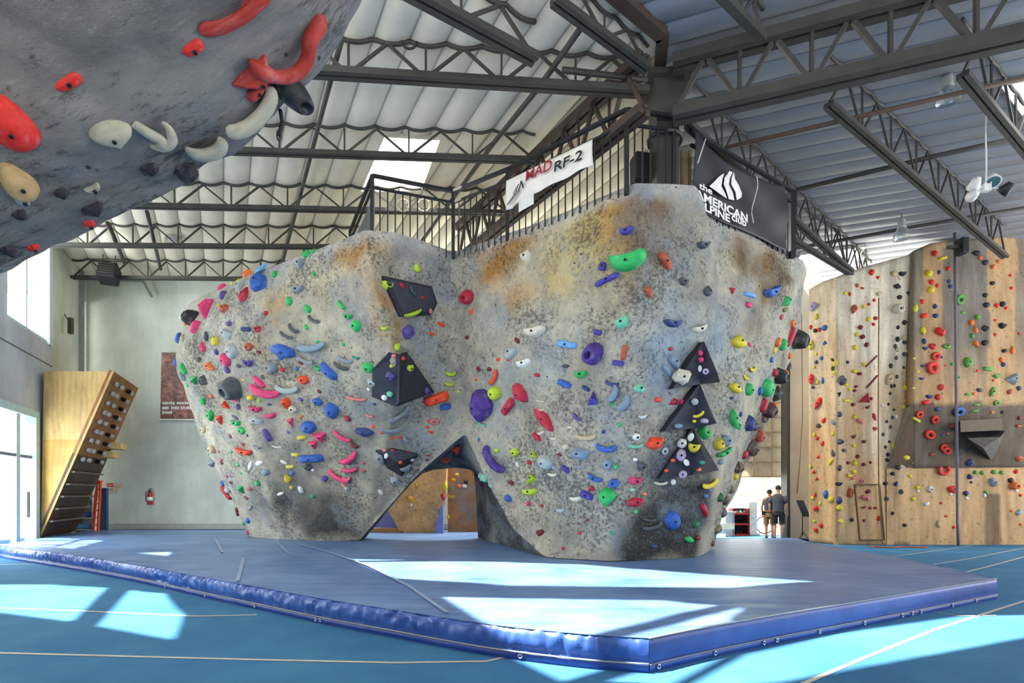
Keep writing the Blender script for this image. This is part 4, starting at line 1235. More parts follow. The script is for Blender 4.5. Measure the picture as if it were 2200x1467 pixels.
for dx in (-.2, .2): MB().tube([p + Vector((dx, 0, .25)), p + Vector((dx, .05, 2.0))], .015, 6).obj('hanger_rod', M_STEEL, ht)
MB().tube([p + Vector((-.6, 0, .45)), p + Vector((.5, 0, .42))], .045, 8).obj('feed_pipe', M_STEEL, ht, smooth=True)
tag(MB().tube([P(205, 600, 17.9), P(308, 604, 17.9), P(326, 637, 17.9)], .04, 8).obj('conduit', plain('grey_green_conduit', '75827a', .5), smooth=True), 'bent grey conduit along the back wall under the last roof truss', 'conduit')
for k, (us, ss) in enumerate((((128, 660), (128, 628)), ((152, 700), (150, 672)))):
    tb = thing('wall_bracket', P(us[0], us[1], 16.4), ('upper' if k == 0 else 'lower') + ' grey cable bracket on the pale panel beside the tall window', 'bracket')
    p = P(us[0], us[1], 16.2)
    MB().box(p, (.12, .1, .5)).obj('body', M_STEEL, tb)
    MB().tube([p, p + Vector((-.4, .2, .5))], .015, 6).obj('cable', M_STEEL, tb)

# ------------------------------------------------------------------ lamps, spotlights, rings
M_LENS = glass_mat('prismatic_glass', (.85, .87, .88, 1), .35, .25)
def lamp(u, v, y, h, label):
    p = P(u, v, y); t = thing('ceiling_lamp', p, label, 'lamp', 'high bay lamps')
    k = h
    T = Matrix.Translation(p) @ Matrix.Scale(k, 4)
    MB().lathe([(0, .62), (.06, .6), (.13, .55), (.15, .4), (.15, .22), (.18, .16), (0, .16)], 16, T).obj('ballast_housing', plain('pale_lamp_housing', 'b9bcb9', .4, .3), t, smooth=True)
    MB().lathe([(.17, .16), (.24, .05), (.31, -.15), (.33, -.3), (.32, -.31), (.28, -.14), (.16, .12)], 20, T).obj('glass_shade', M_LENS, t, smooth=True)
    MB().lathe([(.0, .1), (.07, .06), (.09, -.06), (.06, -.16), (0, -.19)], 12, T).obj('bulb', plain('frosted_bulb', 'e6e6e0', .3), t, smooth=True)
    MB().tube([p + Vector((0, 0, .6 * k)), Vector((p.x, p.y, zceil(p.x, p.y)))], .012, 6).obj('hanger', M_STEEL, t)
lamp(372, 507, 15.2, .72, 'clear high bay lamp hanging from the white ceiling near the left corner')
lamp(1937, 498, 14.0, .62, 'clear high bay lamp hanging from the silver ceiling just before the tan wall')
lamp(2036, 198, 9.4, .55, 'clear high bay lamp hanging from the silver ceiling near the girder and the bright skylight')
sp = thing('spotlight_cluster', P(2120, 402, 9.6), 'white spotlight cluster hanging on a long cord from the silver ceiling', 'spotlights')
p = P(2118, 404, 9.6)
MB().box(p, (.14, .1, .13)).obj('junction_box', M_WHITE, sp, bevel=.01)
MB().tube(catmull([p + Vector((0, 0, .06)), p + Vector((.01, 0, .5)), p + Vector((.0, 0, 1.2)), Vector((p.x + .05, p.y, zceil(p.x, p.y)))], 20), .014, 6).obj('cord', M_WHITE, sp)
for i, (dx, dz, dy, rx, big) in enumerate(((-.25, .05, -.05, 60, .11), (-.22, -.12, .02, 100, .1), (.2, .2, .08, -30, .13), (.3, -.06, -.08, 60, .12))):
    q = p + Vector((dx, dy, dz))
    MB().tube([p + Vector((dx * .2, 0, 0)), q], .014, 6).obj('arm', M_WHITE, sp)
    Mq = Matrix.Translation(q) @ Matrix.Rotation(R(rx), 4, 'X') @ Matrix.Rotation(R(20 * (1 if dx > 0 else -1)), 4, 'Y')
    hd = MB().lathe([(0, .12), (big * .6, .1), (big * .75, .02), (big, -.08), (big * .9, -.08), (0, -.02)], 14, Mq).obj('lamp_head', M_WHITE if i != 3 else M_BLACKMETAL, sp, smooth=True)
    MB().lathe([(0, -.07), (big * .88, -.075)], 14, Mq).obj('lens', plain('teal_grey_lens', '4c6f7a', .2), hd)
for k, u in enumerate((866, 911)):
    p = P(u, 441, 11.9); rg = thing('gymnastic_ring', p, 'gymnastic ring hanging on a strap behind the railing, %s of the pair' % ('left' if k == 0 else 'right'), 'gymnastic ring')
    MB().tube([p + Vector((.14 * math.cos(a * .314), 0, .14 * math.sin(a * .314))) for a in range(20)], .018, 8, closed=True).obj('ring', plain('pale_wood_ring', 'c7b69a', .5), rg, smooth=True)
    MB().box(p + Vector((0, 0, (ZB - p.z - .3) / 2 + .14)), (.04, .008, ZB - p.z + .0)).obj('strap', plain('grey_strap', '6f7173', .8), rg)
qd = thing('quickdraw', P(601, 262, 3.36), 'black sling with a carabiner hanging from the rim of the near overhang', 'quickdraw')
p = P(602, 236, 3.34)
MB().tube(catmull([p, p + Vector((.01, 0, -.08)), p + Vector((-.008, 0, -.17))], 12), .012, 6).obj('sling', M_RUBBER, qd, smooth=True)
c = p + Vector((-.008, 0, -.165))
MB().tube([c + Vector((  .014 * math.cos(a * .5236), 0, .035 * math.sin(a * .5236))) for a in range(12)], .005, 6, closed=True).obj('carabiner', M_STEEL, qd, smooth=True)
for k, pp in enumerate(((PZ(880, 88, 9.12), .13),)):
    hk = MB().tube([pp[0] + Vector((pp[1] * math.cos(a * .3 + math.pi), 0, pp[1] * math.sin(a * .3 + math.pi))) for a in range(11)], .02, 6).obj('hook', M_BLACKMETAL, smooth=True)
    tag(hk, 'small black hook loop fixed to the white ceiling above the long truss', 'hook')
# ------------------------------------------------------------------ railing and banners on the boulder deck
RT, RM = 8.23, 7.98
def deckz(p): return 6.86
rail = thing('deck_railing', (0, 10.5, 6.9), 'black steel railing with vertical bars around the top of the boulder', 'railing')
NODES = [PZ(800, 377, RT), PZ(974, 411, RT), PZ(1090, 364, RT), PZ(1346, 236, RT), PZ(1448, 250, RT)]
NR_ = [PZ(1484, 282, RT), PZ(1702, 410, RT)]
def drop(p, z): return Vector((p.x, p.y, z))
def post(p, w=.075): MB().bar(drop(p, 6.75), drop(p, RT), w).obj('post', M_BLACKMETAL, rail)
def span(a, b_, n, low=True):
    MB().bar(a, b_, .07, .06).obj('top_rail', M_BLACKMETAL, rail)
    MB().bar(drop(a, RM), drop(b_, RM), .045).obj('lower_rail', M_BLACKMETAL, rail)
    for i in range(1, n):
        p = a.lerp(b_, i / n); MB().bar(drop(p, 6.75), drop(p, RM), .026).obj('baluster', M_BLACKMETAL, rail)
span(NODES[0], NODES[1], 11); span(NODES[1], NODES[2], 9); span(NODES[2], NODES[3], 17); span(NODES[3], NODES[4], 6)
for p in NODES[:4]: post(p)
post(NODES[4], .06)
span(NR_[0], NR_[1], 18); post(NR_[1], .11)
LB = Vector((-4.1, 13.0, RT))
span(NODES[0], LB, 1); post(LB)
MB().prism([drop(NODES[0].lerp(LB, .03), 7.0), drop(NODES[0].lerp(LB, .03), 7.75), drop(LB, 7.75), drop(LB, 7.0)], (.01, .01, 0)).obj('mesh_panel', plain('dark_mesh_panel', '55595a', .8), rail)
def cloth_mat(name, col, rough=.7):
    m, nt, b = nodes(name)
    r = ramp(nt, .3, .7, tuple(x * .85 for x in srgb(col)[:3]) + (1,), srgb(col)); nt.links.new(noise_tex(nt, coords(nt), 3, 4), r.inputs[0])
    nt.links.new(r.outputs[0], b.inputs['Base Color']); b.inputs['Roughness'].default_value = rough
    return m
def text(s, name, mat, org, ex, ey, size, parent, bold=.0, sx=1.0, shear=0.0, fit=None):
    cu = bpy.data.curves.new(name, 'FONT'); cu.body = s; cu.size = size; cu.extrude = .003; cu.offset = bold; cu.shear = shear
    cu.materials.append(mat)
    o = bpy.data.objects.new(name, cu); C.objects.link(o)
    ex = ex.normalized(); ez = ex.cross(ey).normalized(); ey = ez.cross(ex)
    M = Matrix((ex * sx, ey, ez)).transposed().to_4x4(); M.translation = org
    me = bpy.data.meshes.new_from_object(o.evaluated_get(bpy.context.evaluated_depsgraph_get()))
    bpy.data.objects.remove(o)
    if fit:
        xs = [v.co.x for v in me.vertices]; me.transform(Matrix.Translation((-min(xs), 0, 0))); me.transform(Matrix.Diagonal((fit / (max(xs) - min(xs)), 1, 1, 1)))
    me.transform(M)
    o = bpy.data.objects.new(name, me); C.objects.link(o)
    o.parent = parent; o.matrix_parent_inverse = parent_inverse(parent)
    return o
# white banner
a, b_ = NODES[2], NODES[3]
f = lambda t, z, o=.06: drop(a.lerp(b_, t), z) + Vector((b_.y - a.y, -(b_.x - a.x), 0)).normalized() * o
wbn = thing('banner', f(.3, 7.6), 'white banner with red and black lettering tied to the railing', 'banner')
g = MB(); nx, nz = 40, 10
for i in range(nx + 1):
    t = .005 + .755 * i / nx
    bot = lerp(7.50, 7.42, 1 - i / nx) if i > 3 else 7.36
    for k in range(nz + 1):
        s = k / nz
        z = lerp(RM - .02, bot - .0, s)
        g.v.append(f(t, z, .055 + .02 * math.sin(i * .5 + s * 3) * (.3 + abs(i / nx - .5)) * 2 * s))
for i in range(nx):
    for k in range(nz):
        q = i * (nz + 1) + k; g.f.append((q, q + 1, q + nz + 2, q + nz + 1)); g.m.append(0)
o = g.obj('cloth', cloth_mat('white_banner_cloth', 'ece9df'), wbn, smooth=True)
sd = o.modifiers.new('thickness', 'SOLIDIFY'); sd.thickness = .004
ex = (b_ - a); up = Vector((0, 0, 1))
exn = Vector((ex.x, ex.y, 0)).normalized()
M_DRED = plain('dark_red_print', '9c2030', .6); M_BLK = plain('black_print', '202024', .6)
def projw(u, v):
    """Point just in front of the white banner seen at a photo pixel."""
    d = P(u, v, 1) - Vector((0, 0, CZ)); n = Vector((exn.y, -exn.x, 0)); o_ = f(0, 7, .11)
    return Vector((0, 0, CZ)) + d * ((o_ - Vector((0, 0, CZ))).dot(n) / d.dot(n))
text('MAD', 'lettering', M_DRED, projw(1129, 389), exn, up, .27, wbn, .0025, fit=(projw(1186, 370) - projw(1129, 389)).xy.length, shear=.12)
text('RF-2', 'lettering', M_BLK, projw(1190, 369), exn, up, .25, wbn, .003, fit=(projw(1250, 340) - projw(1190, 369)).xy.length, shear=.12)
for k, (t0, z0, t1, z1, w) in enumerate(((.03, 7.42, .13, 7.62, .03), (.05, 7.44, .15, 7.60, .02), (.09, 7.58, .12, 7.70, .02), (.115, 7.6, .14, 7.74, .02), (.14, 7.6, .165, 7.76, .025), (.165, 7.78, .185, 7.62, .03))):
    MB().bar(f(t0, z0, .11), f(t1, z1, .11), .006, w).obj('emblem_stroke', plain('grey_print', '6c6a70', .6) if k < 3 else M_BLK, wbn)
wt = MB(); wt.add([f(.13, 7.43, .07), f(.27, 7.47, .07), f(.27, 7.24, .07), f(.13, 7.2, .07)], [(0, 1, 2, 3)])
o = wt.obj('notice', M_WHITE); sd = o.modifiers.new('thickness', 'SOLIDIFY'); sd.thickness = .004
tag(o, 'small white paper notice hanging below the white banner on the railing', 'notice')
# dark banner
a2, b2 = NR_[0], NR_[1]
f2 = lambda t, z, o=.07: drop(a2.lerp(b2, t), z) + Vector((b2.y - a2.y, -(b2.x - a2.x), 0)).normalized() * o
dbn = thing('banner', f2(.4, 7.4), 'large dark grey banner with white mountain emblem and lettering sagging from the railing', 'banner')
g = MB(); nx, nz = 60, 24
for i in range(nx + 1):
    t = i / nx * .9
    topz = RT + .02 - .30 * math.sin(math.pi * min(1, t / .9)) ** .8
    for k in range(nz + 1):
        s = k / nz
        z = lerp(topz, 6.78, s)
        fold = .05 * math.sin(7 * s - 9 * t) * (1 - s * .5) + .09 * math.sin(14 * (s * .7 + t * .8)) * max(0, t - .6)
        g.v.append(f2(t, z, .07 + fold * .7))
for i in range(nx):
    for k in range(nz):
        q = i * (nz + 1) + k; g.f.append((q, q + 1, q + nz + 2, q + nz + 1)); g.m.append(0)
o = g.obj('cloth', cloth_mat('dark_grey_banner_cloth', '2f2d2f', .55), dbn, smooth=True)
sd = o.modifiers.new('thickness', 'SOLIDIFY'); sd.thickness = .004
ex2 = Vector((b2.x - a2.x, b2.y - a2.y, 0)).normalized()
M_WP = plain('white_print', 'e4e0dc', .6)
def proj2(u, v):
    """Point of the dark banner's plane seen at a photo pixel."""
    d = P(u, v, 1) - Vector((0, 0, CZ)); n = Vector((ex2.y, -ex2.x, 0)); o_ = f2(0, 7, .16)
    return Vector((0, 0, CZ)) + d * ((o_ - Vector((0, 0, CZ))).dot(n) / d.dot(n))
wid = lambda a_, c_: (proj2(*a_) - proj2(*c_)).xy.length
text('the', 'lettering', M_WP, proj2(1502, 404), ex2, up, .16, dbn, .003, fit=wid((1502, 404), (1530, 414)))
text('AMERICAN', 'lettering', M_WP, proj2(1494, 423), ex2, up, .215, dbn, .006, fit=wid((1494, 423), (1606, 465)))
text('ALPINE', 'lettering', M_WP, proj2(1497, 444), ex2, up, .2, dbn, .006, fit=wid((1497, 444), (1568, 473)))
text('club', 'lettering', M_WP, proj2(1572, 472), ex2, up, .2, dbn, .004, fit=wid((1572, 472), (1603, 482)))
for k, pl in enumerate((((1524, 400), (1534, 391), (1544, 380), (1556, 372), (1552, 385), (1550, 400), (1558, 415), (1562, 427), (1545, 415)),
                        ((1557, 381), (1564, 373), (1567, 367), (1574, 370), (1568, 382), (1566, 396), (1574, 412), (1578, 430), (1566, 428), (1560, 408), (1555, 396)),
                        ((1577, 369), (1579, 384), (1587, 397), (1594, 415), (1593, 424), (1583, 430), (1580, 412), (1571, 396), (1572, 382)))):
    q = [proj2(u, v) for u, v in pl]
    g = MB(); g.add([(x.x, x.y, x.z) for x in q] + [(x.x + .004 * ex2.y, x.y - .004 * ex2.x, x.z) for x in q], [])
    fl = Vector((ex2.x, ex2.y, 0))
    tri = tessellate_polygon([[Vector((x.dot(fl), x.z, 0)) for x in q]])
    g.f = [tuple(t) for t in tri]; g.m = [0] * len(tri); g.v = g.v[:len(q)]
    g.obj('emblem', M_WP, dbn)
M_CORD = plain('white_cord', 'd8d4cc', .7)
for pl in (((1514, 300), (1508, 318), (1497, 352)), ((1624, 381), (1626, 400), (1620, 425), (1613, 455), (1617, 480))):
    MB().tube(catmull([proj2(u, v) + Vector((ex2.y, -ex2.x, 0)) * .02 for u, v in pl], 16), .01, 6).obj('cord', M_CORD, dbn)
# stud panel and speaker beside the column
sp_ = thing('stud_partition', (3.1, 10.0, 6.86), 'pale wooden stud partition standing behind the railing below the column', 'partition')
x0, x1, yy = P(1396, 0, 10.0).x, P(1482, 0, 10.0).x, 10.0
MB().box(((x0 + x1) / 2, yy + .05, 7.55), (x1 - x0, .03, 1.4)).obj('board', plain('pale_board', 'd9c7a0', .7), sp_)
for k in range(6): MB().box((x0 + (x1 - x0) * k / 5, yy, 7.55), (.04, .08, 1.4)).obj('stud', plain('tan_stud', 'a8977c', .7), sp_)
tag(MB().box((P(1385, 0, 9.6).x, 9.62, 7.62), (.46, .3, .5), rot=.2).obj('loudspeaker', M_BLACKMETAL, bevel=.02), 'black boxy loudspeaker behind the railing beside the steel column', 'speaker')

# ------------------------------------------------------------------ people by the roller door
def skin_mesh(name, joints, edges, mat, parent, root=0, sub=2):
    me = bpy.data.meshes.new(name)
    me.from_pydata([tuple(j[0]) for j in joints], edges, [])
    me.materials.append(mat)
    o = bpy.data.objects.new(name, me); C.objects.link(o)
    o.parent = parent; o.matrix_parent_inverse = parent_inverse(parent)
    md = o.modifiers.new('skin', 'SKIN')
    for i, j in enumerate(joints):
        r = j[1]; r = (r, r) if not isinstance(r, tuple) else r
        me.skin_vertices[0].data[i].radius = r
        me.skin_vertices[0].data[i].use_root = i == root
    md.use_smooth_shade = True
    sb = o.modifiers.new('sub', 'SUBSURF'); sb.levels = sb.render_levels = sub
    return o
def person(label, loc, h, turn, skin, shirt, shorts, hair, tank=False, arm_fwd=0.0):
    k = h / 1.75
    t = thing('person', loc, label, 'person')
    Mt = Matrix.Translation(Vector(loc)) @ Matrix.Rotation(turn, 4, 'Z') @ Matrix.Scale(k, 4)
    W = lambda x, y, z: Mt @ Vector((x, y, z))         # +y is the way the person faces
    j, e = [], []
    def jt(x, y, z, r, par=None):
        j.append((W(x, y, z), (r[0] * k, r[1] * k) if isinstance(r, tuple) else r * k))
        if par is not None: e.append((par, len(j) - 1))
        return len(j) - 1
    pel = jt(0, 0, .95, (.15, .11))
    wst = jt(0, .01, 1.10, (.135, .095), pel); chs = jt(0, .0, 1.30, (.165, .11), wst); nb = jt(0, -.01, 1.45, (.09, .07), chs)
    nk = jt(0, 0, 1.52, .055, nb); hd0 = jt(0, .02, 1.60, (.07, .085), nk); hd1 = jt(0, .02, 1.69, (.074, .088), hd0); jt(0, .01, 1.74, (.05, .06), hd1)
    for s in (-1, 1):
        hip = jt(s * .095, 0, .88, .095, pel); kn = jt(s * .1, .02, .50, .058, hip); cf = jt(s * .1, -.02, .36, .055, kn); an = jt(s * .1, -.01, .09, .036, cf); jt(s * .11, .13, .04, (.042, .03), an)
        sh = jt(s * .19, -.01, 1.42, .058, nb); el = jt(s * .245, -.03 + arm_fwd * .3, 1.14, .042, sh); wr = jt(s * .25, .06 + arm_fwd, .90, .028, el); pm = jt(s * .25, .08 + arm_fwd, .83, (.02, .038), wr)
        for q in range(4): f1 = jt(s * .25, .052 + q * .019 + arm_fwd, .775 - (.006 if q in (0, 3) else 0), .0095, pm); jt(s * .242, .056 + q * .019 + arm_fwd, .735 + (.012 if q in (0, 3) else 0), .008, f1)
        th = jt(s * .232, .115 + arm_fwd, .81, .0105, pm); jt(s * .225, .125 + arm_fwd, .775, .009, th)
    body = skin_mesh('body', j, e, skin, t)
    # face
    MB().lathe([(0, .02), (.012, .008), (.015, 0)], 8, Mt @ Matrix.Translation((0, .103, 1.635)) @ Matrix.Rotation(R(-70), 4, 'X')).obj('nose', skin, t, smooth=True)
    for s in (-1, 1):
        MB().lathe([(0, .004), (.008, .002), (.01, -.004)], 8, Mt @ Matrix.Translation((s * .03, .1, 1.66)) @ Matrix.Rotation(R(-90), 4, 'X')).obj('eye', M_BLK, t, smooth=True)
        MB().lathe([(0, .012), (.018, .006), (.024, -.01)], 8, Mt @ Matrix.Translation((s * .078, .01, 1.645)) @ Matrix.Rotation(R(90 * s), 4, 'Y')).obj('ear', skin, t, smooth=True)
    MB().box(W(0, .1, 1.595), (.045 * k, .012 * k, .008 * k), rot=turn).obj('mouth', M_DRED, t)
    g = MB(); n = 14
    for a in range(7):
        ph = a / 6 * 2.2
        for q in range(n):
            an = 2 * math.pi * q / n
            x, y, z = .093 * math.sin(ph) * math.cos(an), .105 * math.sin(ph) * math.sin(an), .092 * math.cos(ph)
            if y > .035 and z < .035: z = .035
            g.v.append(W(x, y + .0, 1.69 + z + .004))
    for a in range(6):
        for q in range(n): g.f.append((a * n + q, a * n + (q + 1) % n, (a + 1) * n + (q + 1) % n, (a + 1) * n + q)); g.m.append(0)
    g.obj('hair', hair, t, smooth=True)
    # clothes as loops around the trunk and legs
    def tubeE(name, rings, m, n=20):
        g = MB()
        for cx, cy, z, rx, ry in rings:
            for q in range(n):
                an = 2 * math.pi * q / n; g.v.append(W(cx + rx * math.cos(an), cy + ry * math.sin(an), z))
        for a in range(len(rings) - 1):
            for q in range(n): g.f.append((a * n + q, a * n + (q + 1) % n, (a + 1) * n + (q + 1) % n, (a + 1) * n + q)); g.m.append(0)
        return g.obj(name, m, t, smooth=True)
    s_ = tubeE('tank_top' if tank else 'shirt', [(0, 0, .90, .185, .14), (0, 0, 1.05, .172, .13), (0, 0, 1.25, .188, .137), (0, 0, 1.38, .205 if not tank else .18, .135), (0, 0, 1.46, .17 if not tank else .12, .1), (0, 0, 1.50, .085, .075)], shirt)
    if not tank:
        for s in (-1, 1):
            a0, a1 = W(s * .17, -.01, 1.42), W(s * .245, -.03 + arm_fwd * .2, 1.19)
            MB().tube([a0, a0.lerp(a1, .5), a1], [.075 * k, .07 * k, .068 * k], 12).obj('sleeve', shirt, t, smooth=True)
    tubeE('shorts_waist', [(0, 0, .80, .185, .145), (0, 0, .93, .18, .14), (0, 0, 1.0, .165, .125)], shorts)
    for s in (-1, 1): tubeE('shorts_leg', [(s * .1, .0, .84, .105, .125), (s * .105, .01, .68, .1, .115), (s * .108, .01, .52, .098, .108)], shorts, 14)
    for s in (-1, 1):
        q = Mt @ Matrix.Translation((s * .108, .06, .045))
        g = MB(); g.lathe([(0, .06), (.03, .055), (.048, .02), (.052, -.035), (.05, -.045), (0, -.045)], 14, q @ Matrix.Scale(2.5, 4, (0, 1, 0))); g.obj('shoe', M_RUBBER, t, smooth=True)
    return t, Mt
SK1, SK2 = plain('tanned_skin', 'c98a62', .5), plain('fair_skin', 'd29a7c', .5)
p1, M1 = person('shorter person in dark tank top and tan shorts standing by the roller door', PX(1653, 17.45, 0), 1.66, R(-40), SK1, plain('dark_tank_top', '4a4450', .8), plain('tan_shorts', '9a744c', .8), plain('dark_hair', '2c2624', .7), True)
p2, M2 = person('taller person in grey t-shirt and black shorts standing by the roller door', PX(1672, 17.15, 0), 1.80, R(-35), SK2, plain('charcoal_shirt', '4c5058', .8), plain('black_shorts', '26282a', .8), plain('brown_hair', '3a2c26', .7), False)
MB().tube([M1 @ Vector((.19 * math.cos(a * .3927), .15 * math.sin(a * .3927), 1.0)) for a in range(16)], .022, 6, closed=True).obj('harness_belt', plain('orange_harness', 'd27a3c', .7), p1, smooth=True)
MB().lathe([(0, 0), (.06, 0), (.055, .14), (.045, .15), (0, .15)], 12, M1 @ Matrix.Translation((-.17, -.1, .86))).obj('chalk_bag', plain('black_bag', '1f2024', .8), p1, smooth=True)
